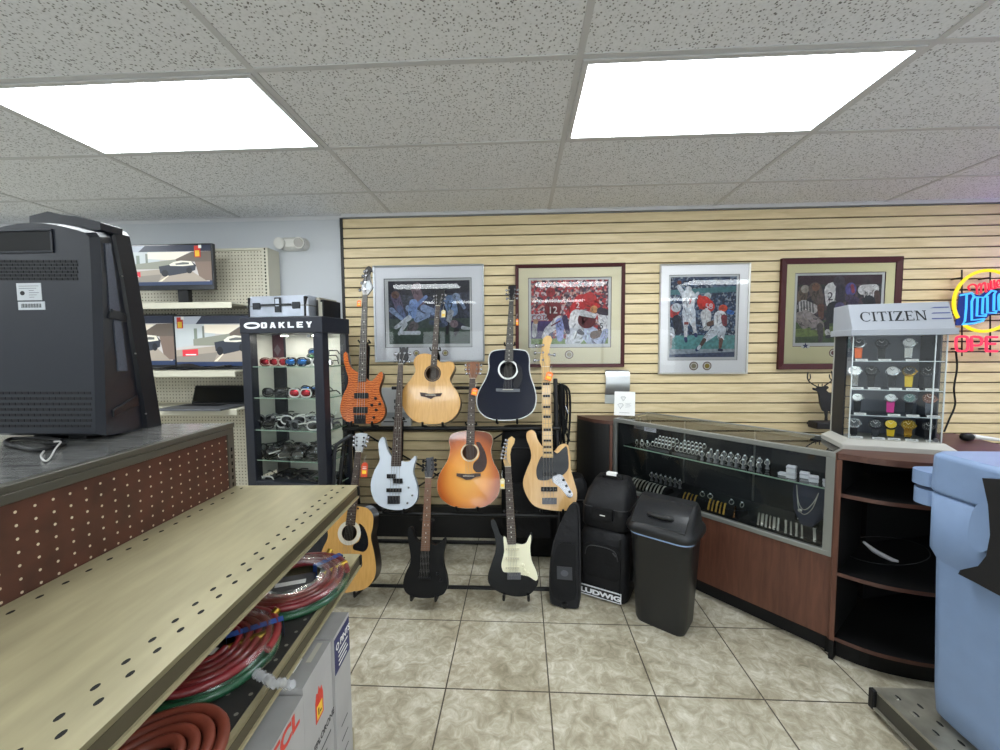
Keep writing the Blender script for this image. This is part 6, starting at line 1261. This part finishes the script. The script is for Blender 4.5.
for pts in ([(285, 425), (312, 425), (308, 470), (310, 505), (290, 505), (294, 470)], [(330, 425), (362, 432), (358, 470), (362, 508), (343, 508), (345, 470)], [(440, 430), (470, 430), (462, 480), (466, 510), (446, 510), (448, 470)], [(480, 430), (512, 420), (506, 470), (510, 510), (490, 510), (492, 470)]): sil('leg', pts, sm=False)
def ant(pts, r=.0045):
    mb = MB(DBLK); P = [fx(*p) for p in pts]; mb.tube(catmull([(x, 0, z) for x, z in P], 4, False), r, 7); return mb.obj('antler', de)
ant([(230, 225), (195, 205), (160, 180), (145, 145), (150, 100)]); ant([(155, 172), (170, 150), (168, 118)], .0038); ant([(280, 222), (310, 200), (345, 175), (355, 145), (346, 92)]); ant([(350, 170), (332, 150), (328, 120)], .0038); ant([(236, 225), (236, 200)], .003); ant([(268, 225), (268, 198)], .003)
x0 = fx(185, 510); x1 = fx(540, 568); mb = MB(DBLK); mb.box((x0[0], -.05, x1[1]), (x1[0], .05, x0[1])); mb.obj('base', de, bevel=.008)
mb = MB(DBLK); mb.box((x0[0]+.03, .04, x1[1]+.01), (x1[0]-.03, SLAT-dy, x1[1]+.03)); mb.obj('wall_bracket', de)

# ================================================================== WATCH DISPLAY
wm = frame_m(V(1.606, 2.09, ZT), V(.338, -.10, 0), V(.10, .338, 0)); WW, WD = .355, .20
wi = wm.inverted()
wd = thing('watch_display', 'clear locking watch display with white header lettering, on the corner shelf unit', 'display case', mtx=wm)
IVB = M('ivory_plastic', (162, 160, 154), .45); GRB = M('gray_backdrop', (120, 122, 130), .7); DKP = M('dark_side_panel', (18, 21, 30), .5, spec=.3)
mb = MB(IVB); mb.loft([[(x+WW/2, y+WD/2-.01, z) for x, y in rrect(w, d, .012, 3)] for w, d, z in ((WW+.075, WD+.07, 0), (WW+.075, WD+.07, .022), (WW+.02, WD+.02, .045), (WW, WD, .047))], smooth=False); mb.obj('base', wd, bevel=.002)
HB, HT = .575, .70
mb = MB(M('header_white', (152, 156, 164), .45)); mb.hexa([(-.012, -.022, HB), (WW+.012, -.022, HB), (WW+.012, WD, HB), (-.012, WD, HB)], [(-.012, .035, HT), (WW+.012, .035, HT), (WW+.012, WD, HT), (-.012, WD, HT)]); mb.box((-.020, -.032, HB-.028), (WW+.020, WD+.004, HB+.002)); hd = mb.obj('header', wd, bevel=.002)
# serif capitals
SER = M('black_letters', (22, 24, 28), .5); mb = MB(SER)
hp3 = lambda x, y: V(x, -.022+.057*(y/(HT-HB))-.0012, HB+y)
def flat(pts, dz=0): P = [hp3(*p) for p in pts]; mb.add([p+V(0, -.0002-dz, .0001) for p in P], [tuple(range(len(P)))], False)
def rectf(x0, y0, x1, y1): flat([(x0, y0), (x1, y0), (x1, y1), (x0, y1)])
hh, y0_, st = .046, .040, .0075
def serif(x, w, y): rectf(x-w/2, y, x+w/2, y+.0028)
def letter(ch, x):
    if ch == 'I': rectf(x+.004, y0_, x+.004+st, y0_+hh); serif(x+.008, .018, y0_); serif(x+.008, .018, y0_+hh-.0028); return .021
    if ch == 'T': rectf(x+.014, y0_, x+.014+st, y0_+hh); rectf(x, y0_+hh-.004, x+.036, y0_+hh); rectf(x, y0_+hh-.012, x+.0025, y0_+hh); rectf(x+.0335, y0_+hh-.012, x+.036, y0_+hh); serif(x+.018, .018, y0_); return .041
    if ch == 'E': rectf(x+.004, y0_, x+.004+st, y0_+hh); rectf(x, y0_, x+.032, y0_+.0035); rectf(x, y0_+hh-.0035, x+.030, y0_+hh); rectf(x+.008, y0_+hh*.48, x+.024, y0_+hh*.48+.0032); rectf(x+.0295, y0_, x+.032, y0_+.012); rectf(x+.0275, y0_+hh-.011, x+.030, y0_+hh); rectf(x+.022, y0_+hh*.4, x+.024, y0_+hh*.64); return .037
    if ch == 'Z': rectf(x, y0_, x+.036, y0_+.0038); rectf(x+.001, y0_+hh-.0038, x+.035, y0_+hh); flat([(x, y0_+.001), (x+.010, y0_+.001), (x+.036, y0_+hh-.001), (x+.026, y0_+hh-.001)], .0001); rectf(x+.001, y0_+hh-.011, x+.0035, y0_+hh); rectf(x+.0335, y0_, x+.036, y0_+.011); return .041
    if ch == 'N': rectf(x+.005, y0_, x+.009, y0_+hh); rectf(x+.034, y0_, x+.038, y0_+hh); flat([(x+.004, y0_+hh), (x+.013, y0_+hh), (x+.038, y0_), (x+.031, y0_)], .0001); serif(x+.007, .014, y0_); serif(x+.036, .014, y0_+hh-.0028); serif(x+.005, .010, y0_+hh-.0028); return .045
    if ch == 'C':
        n = 22; cx0, cy0 = x+.022, y0_+hh/2
        for k in range(n):
            a0, a1 = [math.radians(42+276*(k+i)/n) for i in (0, 1)]
            r1 = lambda a: (.022, hh*.52); th = lambda a: .0025+.0058*max(0, -math.cos(a))**1.0
            q = [(cx0+.022*math.cos(a0), cy0+hh*.52*math.sin(a0)), (cx0+.022*math.cos(a1), cy0+hh*.52*math.sin(a1)), (cx0+(.022-th(a1))*math.cos(a1), cy0+(hh*.52-.003)*math.sin(a1)), (cx0+(.022-th(a0))*math.cos(a0), cy0+(hh*.52-.003)*math.sin(a0))]; flat(q)
        rectf(x+.0365, y0_+hh-.016, x+.039, y0_+hh-.001); return .046
x = .026
for ch in 'CITIZEN': x += letter(ch, x)
mb.obj('lettering', hd)
mb = MB(M('header_blue_lines', (70, 76, 130), .5))
for k in range(3): P = [hp3(WW-.062, .096-.026*k), hp3(WW+.006, .096-.026*k), hp3(WW+.006, .101-.026*k), hp3(WW-.045-.01*k, .101-.026*k)]; mb.add(P, [(0, 1, 2, 3)], False)  # thin blue lines at the right end of the header
mb.obj('blue_lines', hd)
mb = MB(GRB); mb.box((.006, WD-.02, .047), (WW-.006, WD-.012, HB-.028)); mb.obj('backdrop', wd)
mb = MB(M('gray_side_panel', (66, 68, 76), .6)); mb.box((WW-.010, .03, .047), (WW-.004, WD-.02, HB-.028)); mb.obj('side_panel', wd)
mb = MB(DKP); mb.box((-.003, WD*.30, .047), (.005, WD, HB-.028)); mb.obj('side_panel', wd); mb = MB(IVB); mb.box((-.004, WD-.012, .047), (WW+.004, WD+.002, HB-.028)); mb.obj('back_panel', wd)
mb = MB(ACRYL); mb.quad((0, 0, .047), (WW, 0, .047), (WW, 0, HB-.028), (0, 0, HB-.028)); mb.obj('front_pane', wd)
for x in (0, WW): mb = MB(ACRYL); mb.quad((x, 0, .047), (x, WD, .047), (x, WD, HB-.028), (x, 0, HB-.028)); mb.obj('side_pane', wd)
for x in (0, WW-.004, WW-.045): mb = MB(M('acrylic_edge', (196, 204, 206), .2)); mb.box((x, -.002, .047), (x+.004, .0028, HB-.028)); mb.obj('acrylic_edge', wd)
mb = MB(STEEL); mb.cyl((WW-.025, 0, .060), (WW-.025, -.010, .060), .009, n=12); mb.obj('lock', wd)
tiers = []
for vl in (303, 443, 570):
    q = wi @ Pl(830+130/5, 300+vl/5, wm @ V(0, .03, 0), wm.to_3x3() @ V(0, 1, 0)); tiers.append(q.z)
for z in tiers: mb = MB(ACRYL); mb.box((.006, .004, z-.004), (WW-.006, WD-.02, z)); mb.use(M('acrylic_edge', (196, 204, 206), .2)); mb.box((.006, .002, z-.004), (WW-.006, .004, z)); mb.obj('shelf', wd)
bands = {'black': M('band_black', (22, 22, 24), .4), 'yellow': M('band_yellow', (232, 196, 40), .35), 'orange': M('band_orange', (232, 104, 40), .4), 'pink': M('band_pink', (222, 60, 150), .4), 'silver': M('band_silver', (206, 208, 210), .2, .9), 'gold': M('band_gold', (214, 172, 70), .22, .9), 'gray': M('band_gray', (120, 122, 126), .25, .7), 'rose': M('case_rose', (206, 150, 132), .2, .9), 'dkgray': M('band_dark_gray', (52, 54, 58), .35), 'white': M('dial_white', (222, 222, 220), .3), 'green': M('dial_green', (96, 124, 120), .25)}
def watch(label, u, v, band, case, dial, tier, r=.026):
    o = wm @ V(0, .045, 0); q = wi @ Pl(830+u/5, 300+v/5, o, wm.to_3x3() @ V(0, 1, 0)); base = ([.047]+tiers[::-1])[tier]; q.x = max(q.x, .036)
    t = thing('wristwatch', label, 'watch', mtx=wm @ TR(q.x, .055, base, -.42), group='watches in the white headed display'); h = max(.078, min(.10, q.z-base+.020))
    tl = .55; cc = V(0, -.012, h-.014); ax = V(0, -math.cos(tl), math.sin(tl))
    mb = MB(bands[band]); loop = [(0, .020+.022*math.cos(a)-.012*(1-math.sin(a))*.2, h*.5+(h*.5-.012)*math.sin(a)) for a in [2*PI*k/20 for k in range(20)]]
    L2 = []
    for i, p in enumerate(loop):
        p = Vector(p); n_ = V(0, p.y-.02, (p.z-h*.5)*.35).normalized(); w = .0115 if p.z < h*.75 else .014; L2.append([p+V(-w, 0, 0), p+V(w, 0, 0), p+V(w, 0, 0)+n_*.004, p+V(-w, 0, 0)+n_*.004])
    vs = [v for l in L2 for v in l]; m = len(L2); mb.add(vs, [(i*4+k, i*4+(k+1) % 4, ((i+1) % m)*4+(k+1) % 4, ((i+1) % m)*4+k) for i in range(m) for k in range(4)], False)
    mb.hexa([(-.013, -.012, .012), (.013, -.012, .012), (.013, -.002, .010), (-.013, -.002, .010)], [(-.015, -.018, h-.028), (.015, -.018, h-.028), (.015, -.008, h-.026), (-.015, -.008, h-.026)]); mb.obj('band', t, bevel=.001, seg=1)
    mb = MB(bands[case]); mb.cyl(cc-ax*.006, cc+ax*.006, r*.96, r, 20); mb.cyl(cc+ax*.006, cc+ax*.0085, r*.97, r*.86, 20); mb.cyl(cc+V(r*.9, 0, 0), cc+V(r*1.14, 0, 0), .004, n=8); cs = mb.obj('case', t)
    mb = MB(bands[dial]); mb.cyl(cc+ax*.0086, cc+ax*.0090, r*.80, n=20); mb.use(bands['white'] if dial != 'white' else bands['black']); s = V(1, 0, 0); u2 = ax.cross(s)
    for a in range(12): d = s*math.cos(a*PI/6)+u2*math.sin(a*PI/6); mb.cyl(cc+ax*.0091+d*r*.62, cc+ax*.0091+d*r*.74, .0007, n=4)
    for a, l in ((.9, .42), (2.3, .58)): d = s*math.cos(a)+u2*math.sin(a); mb.cyl(cc+ax*.0093, cc+ax*.0093+d*r*l, .0009, n=4)
    mb.obj('dial', cs)
    mb = MB(bands['dkgray']); mb.box((-.010, .004, 0), (.010, .036, h*.85)); mb.obj('cushion', t)
    pc = thing('price_card', 'small white price card under the %s' % label.split(',')[0].replace('wristwatch', 'watch'), 'card', mtx=wm @ TR(q.x-.004, .010, base), group='price cards in the watch display'); mb = MB(PAPER); mb.hexa([(-.024, 0, 0), (.024, 0, 0), (.024, .002, 0), (-.024, .002, 0)], [(-.024, .003, .009), (.024, .003, .009), (.024, .005, .009), (-.024, .005, .009)]); mb.use(INK); mb.box((-.018, .0002, .0035), (.014, .0012, .005)); mb.obj('card', pc)
W_ = [('wristwatch with an orange band and silver case, left on the top row', 150, 225, 'orange', 'silver', 'dkgray', 3), ('all black wristwatch, second on the top row', 265, 225, 'black', 'black', 'dkgray', 3), ('large silver steel wristwatch, right on the top row', 400, 222, 'silver', 'silver', 'white', 3),
 ('silver steel wristwatch, left end of the second row', 125, 358, 'silver', 'silver', 'white', 2), ('black wristwatch with a black dial, second on the second row', 213, 360, 'black', 'black', 'black', 2), ('black wristwatch with a silver case and pale dial, middle of the second row', 318, 360, 'black', 'silver', 'white', 2), ('large yellow wristwatch with a dark dial, second row', 402, 360, 'yellow', 'gold', 'dkgray', 2), ('matte black wristwatch, right end of the second row', 498, 358, 'black', 'dkgray', 'black', 2),
 ('black banded wristwatch with a slim silver case, left on the third row', 143, 495, 'black', 'silver', 'white', 1), ('pink banded wristwatch, third row', 310, 498, 'pink', 'silver', 'white', 1), ('black banded wristwatch with a greenish dial, third row', 403, 500, 'black', 'gray', 'green', 1), ('gray wristwatch with a rose case, right on the third row', 505, 500, 'gray', 'rose', 'rose', 1),
 ('black wristwatch with a silver top, left end of the bottom row', 125, 622, 'black', 'silver', 'dkgray', 0), ('dark gray wristwatch, second on the bottom row', 233, 628, 'dkgray', 'black', 'dkgray', 0), ('bright yellow wristwatch with a black bezel, bottom row', 310, 630, 'yellow', 'black', 'yellow', 0), ('gold wristwatch, bottom row', 397, 632, 'gold', 'gold', 'gold', 0), ('black wristwatch with a narrow case, right end of the bottom row', 498, 640, 'black', 'gray', 'black', 0)]
for a in W_: watch(*a, r=.022 if 'slim' in a[0] or 'narrow' in a[0] or 'pink' in a[0] else .026)

# ================================================================== NEON SIGN
ny = 3.12; no_ = Yp(985.7, 301, ny); ne = thing('neon_sign', 'neon beer and OPEN sign with yellow ring and blue lettering on the right wall', 'neon sign', tuple(no_))
def nx(pts): return [(lambda q: (q.x-no_.x, 0, q.z-no_.z))(Yp(940+x/6.82, 255+y/6.82, ny)) for x, y in pts]
def neon(name, rgb, e):
    m, t, b = nt(name); b.inputs['Base Color'].default_value = (.01, .01, .01, 1); b.inputs['Emission Color'].default_value = lin(rgb); b.inputs['Emission Strength'].default_value = e*.42; return m
NY, NR, NB, NP = neon('neon_yellow', (255, 222, 20), 1.6), neon('neon_red', (255, 40, 70), 1.5), neon('neon_blue', (60, 165, 255), 2.2), neon('neon_pink', (255, 50, 90), 1.6)
rad = abs(nx([(95, 313)])[0][0]); mb = MB(NY); mb.tube([(rad*math.cos(a), 0, rad*math.sin(a)) for a in [math.radians(-128+341*k/56) for k in range(57)]], .011, 9); mb.obj('yellow_ring', ne)
def tubes(name, m, lines, r=.008, cl=False, y=0):
    mb = MB(m)
    for l in lines: mb.tube(catmull(nx(l), 4, False) if len(l) > 2 else nx(l), r, 8)
    mb.v = [(a, b+y, c) for a, b, c in mb.v]; return mb.obj(name, ne)
nx1 = nx
def nx(pts): return [(lambda q: (q.x-no_.x, 0, q.z-no_.z))(Yp(948+x/9.615, 262+y/9.615, ny)) for x, y in pts]
tubes('red_script', NR, [[(192, 272), (178, 245), (205, 220), (240, 222), (258, 250), (262, 312)], [(262, 250), (285, 215), (298, 225), (300, 300)], [(300, 235), (325, 205), (340, 212), (345, 285), (355, 280)], [(370, 205), (375, 265), (385, 262)], [(395, 180), (402, 258), (412, 255)], [(425, 172), (432, 250), (442, 246)], [(450, 225), (485, 210), (480, 180), (458, 185), (452, 215), (465, 245), (500, 230)], [(512, 185), (516, 235)], [(516, 205), (540, 185)]], .0058, y=-.012)
def outl(name, m, lines, r=.006): 
    mb = MB(m)
    for l in lines: mb.tube(nx(l), r, 8)
    mb.v = [(a, b-.010, c) for a, b, c in mb.v]; return mb.obj(name, ne)
outl('blue_lettering', NB, [[(105, 322), (165, 314), (160, 450), (148, 570), (125, 600), (235, 590), (320, 567), (335, 547), (214, 560), (214, 380), (235, 330), (215, 300), (105, 322)], [(247, 342), (270, 336), (262, 520), (348, 520), (352, 504), (314, 500), (322, 340), (247, 342)], [(340, 337), (364, 332), (364, 490), (446, 490), (450, 472), (424, 470), (428, 312), (446, 286), (405, 276), (340, 337)], [(480, 310), (470, 340), (475, 462), (522, 472), (566, 440), (522, 428), (530, 382), (566, 340), (532, 300), (480, 310)]], .0065)
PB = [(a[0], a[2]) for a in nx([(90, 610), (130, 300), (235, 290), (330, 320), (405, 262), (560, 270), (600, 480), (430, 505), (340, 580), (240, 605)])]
mb = MB(M('blue_glow_plate', (24, 36, 110), .4)); mb.prism(PB[::-1], -.016, -.012); mb.v = [(x, -z+.002, y) for x, y, z in mb.v]; mb.obj('blue_glow_plate', ne)  # added plate whose blue paints in the glow between the letters
nx = nx1
tubes('open_lettering', NP, [[(108, 600), (116, 562), (150, 556), (184, 562), (190, 605), (184, 648), (150, 656), (116, 648), (108, 600)], [(216, 656), (216, 600), (216, 560), (262, 560), (284, 574), (282, 604), (262, 616), (222, 616)], [(390, 560), (316, 560)], [(316, 560), (316, 656)], [(316, 656), (390, 656)], [(316, 606), (376, 606)], [(424, 656), (424, 560)], [(424, 560), (492, 656)], [(492, 656), (492, 560)]], .0085)
mb = MB(BLACKM)
for a, c in (((180, 95), (180, 690)), ((375, 110), (375, 690)), ((70, 590), (520, 590)), ((110, 660), (500, 660)), ((100, 235), (520, 235)), ((60, 405), (520, 405))):
    A_, B_ = nx([a, c]); mb.tube([(A_[0], .03, A_[2]), (B_[0], .03, B_[2])], .005, 6)
for p in ((180, 150), (375, 150), (180, 640), (375, 640)): A_ = nx([p])[0]; mb.tube([(A_[0], .03, A_[2]), (A_[0], SLAT-ny-.001, A_[2])], .006, 6)
mb.obj('black_frame', ne)
vt = thing('added_violet_lamp', 'unseen violet lamp loop added for the purple glow, right of the beer sign', 'neon sign', (3.86, ny, 1.95))  # added lamp out of view, casts the purple glow on the ceiling
mb = MB(neon('violet_fill', (150, 60, 255), 34)); mb.tube([(.12*math.cos(a), 0, .28*math.sin(a)) for a in [2*PI*k/40 for k in range(40)]], .010, 8, True); mb.obj('violet_fill_loop', vt)
for zz in (-.2, .2): mb = MB(BLACKM); mb.tube([(.085 if zz else 0, .0, zz), (.085, SLAT-ny-.001, zz)], .005, 6); mb.obj('standoff', vt)
nc_ = thing('power_cord', 'black cord hanging down the slatted wall below the neon sign', 'cord', tuple(Yp(952, 400, 3.17))); oo = Yp(952, 400, 3.17)
mb = MB(BLACK); mb.tube(catmull([tuple(Yp(u, v, 3.19)-oo) for u, v in ((956, 352), (957, 368), (954, 388), (955, 405), (949, 420), (944, 432))], 5, False), .006, 7); mb.obj('cord', nc_)

# ================================================================== RIGHT: BASE DECK AND COOLER
k0 = Zp(873, 687, .105); rd_ = thing('floor_shelf', 'low perforated steel shelf deck at the lower right under the blue cooler', 'shelving', (k0.x, k0.y, 0))
STB = M('zinc_steel', (150, 146, 134), .3, .6, var=.15, vs=9)
mb = MB(STB); mb.box((0, -1.5, .093), (.62, 0, .105)); mb.use(M('dark_lip', (74, 72, 66), .4, .5)); mb.box((.0, -1.5, .03), (.008, 0, .0925)); mb.use(STB); mb.box((-.012, -1.5, .026), (.008, 0, .034)); mb.use(DARKHOLE)
rnd = random.Random(4)
for k in range(20):
    for hx, ph in ((.055, 0), (.105, .5)): y = -.05-.075*(k+ph); mb.prism(ell(hx, y, .006, .013, 12), .105, .1056)
mb.use(STB)
for k in range(20): y = -.05-.075*k; mb.box((.040, y-.012, .105), (.050, y+.012, .108))
mb.obj('deck', rd_, bevel=.002)
mb = MB(BLACK); mb.box((-.014, -.02, .02), (.012, .006, .102)); mb.obj('end_cap', rd_, bevel=.005)
mb = MB(M('dark_kick', (40, 38, 36), .5)); mb.box((.012, -1.5, 0), (.6, -.005, .028)); mb.obj('kick_plate', rd_)
BLU = M('light_blue_plastic', (122, 144, 178), .42, bmp=.04, bs=120, var=.02); cfy = 1.585
cxl = Yp(934, 600, cfy).x-.032; zc0 = .106
co = thing('cooler', 'tall light blue plastic cooler with black latches at the right edge', 'cooler', (cxl, cfy, zc0)); o3 = V(cxl, cfy, zc0)
def fz(u, v, x=0): return Pl(u, v, o3+V(x, 0, 0), V(1, 0, 0))-o3
CW_, CL_ = .52, .85
zb1 = fz(932, 512).z; zl0 = fz(920, 489).z+.012; zl1 = fz(938, 452).z
def loop(w0, w1, y0, y1, r, z): return [(x, y, z) for x, y in rrect(w1-w0, y1-y0, r, 5, (w0+w1)/2, (y0+y1)/2)]
mb = MB(BLU); mb.loft([loop(.05, CW_-.05, -CL_+.05, -.05, .05, 0), loop(.015, CW_-.015, -CL_+.015, -.02, .05, .035), loop(.012, CW_-.012, -CL_, -.012, .05, .12), loop(.0, CW_, -CL_, 0, .05, zb1-.17), loop(.0, CW_, -CL_, 0, .05, zb1-.165), loop(-.012, CW_, -CL_, .014, .05, zb1-.13), loop(-.014, CW_, -CL_, .016, .05, zl0-.008), loop(.0, CW_, -CL_, .004, .05, zl0-.003)]); mb.obj('body', co)
mb = MB(BLU); mb.loft([loop(-.006, CW_+.006, -CL_, .008, .045, zl0), loop(-.016, CW_+.016, -CL_, .016, .045, zl0+.006), loop(-.014, CW_+.014, -CL_, .014, .045, zl1-.012), loop(.0, CW_, -CL_, .0, .04, zl1)], smooth=False); ld = mb.obj('lid', co, bevel=.009, seg=3)
def lip(z0, z1, name, par, d=.105):
    mb = MB(BLU); mb.loft([[(x, y, z) for x, y in rrect(.30, d, .05, 6, .15, .016+d/2-.02)] for z in (z0, z1)], smooth=False); return mb.obj(name, par, bevel=.022, seg=4)
lip(zl0+.004, zl0+.058, 'lid_lip', ld, .115); lip(zl0-.068, zl0-.010, 'side_handle', co, .105)
def fpoly(name, pts, m, x0, x1, par, sm=True, bevel=.003):
    P = [fz(*p, x=x0) for p in pts]; pp = [(p.y, p.z) for p in P]; pp = catmull(pp, 3) if sm else pp
    if sum(pp[i][0]*pp[(i+1) % len(pp)][1]-pp[(i+1) % len(pp)][0]*pp[i][1] for i in range(len(pp))) < 0: pp.reverse()
    mb = MB(m); mb.prism(pp, x0, x1); mb.v = [(z, x, y) for x, y, z in mb.v]; return mb.obj(name, par, bevel=bevel)
fpoly('latch_boss', [(968, 540), (972, 512), (984, 500), (992, 508), (990, 545), (980, 552)], BLU, -.03, -.008, co, bevel=.008)
fpoly('latch', [(982, 478), (1006, 480), (1008, 520), (1014, 552), (1026, 572), (1044, 584), (1046, 592), (1025, 599), (1000, 596), (976, 583), (958, 574), (960, 570), (978, 566), (986, 556), (990, 535), (988, 505)], M('black_rubber', (26, 26, 28), .5, bmp=.1), -.036, -.002, co, sm=False, bevel=.006)
# black and white plug beyond the cooler
q = Zp(967, 437, ZT+.022); pl_ = thing('cable_connector', 'black headed white connector lying on the counter behind the blue cooler', 'connector', (q.x, q.y, ZT))
mb = MB(BLACK); mb.lathe([(.008, -.03), (.018, -.022), (.022, 0), (.018, .02), (.010, .03)], 14); mb.v = [(z, y, x+.022) for x, y, z in mb.v]; mb.obj('black_head', pl_)
mb = MB(WHITE); mb.cyl((.03, 0, .024), (.15, -.01, .010), .013, .008, 12); mb.obj('white_shaft', pl_)

# ================================================================== CAMERA, SKY
cd_ = bpy.data.cameras.new('camera'); cam = bpy.data.objects.new('camera', cd_); COL.objects.link(cam)
cd_.sensor_width = 36; cd_.lens = F*36/1000; cd_.clip_start = .02
m = Matrix.Identity(4)
for i in range(3): m[i][0] = RT[i]; m[i][1] = UP[i]; m[i][2] = -_f[i]; m[i][3] = EYE[i]
cam.matrix_world = m; S.camera = cam
wd_ = bpy.data.worlds.new('sky'); S.world = wd_; wd_.use_nodes = True; bg = wd_.node_tree.nodes['Background']
bg.inputs['Color'].default_value = (.90, .95, 1, 1); bg.inputs['Strength'].default_value = 2.2
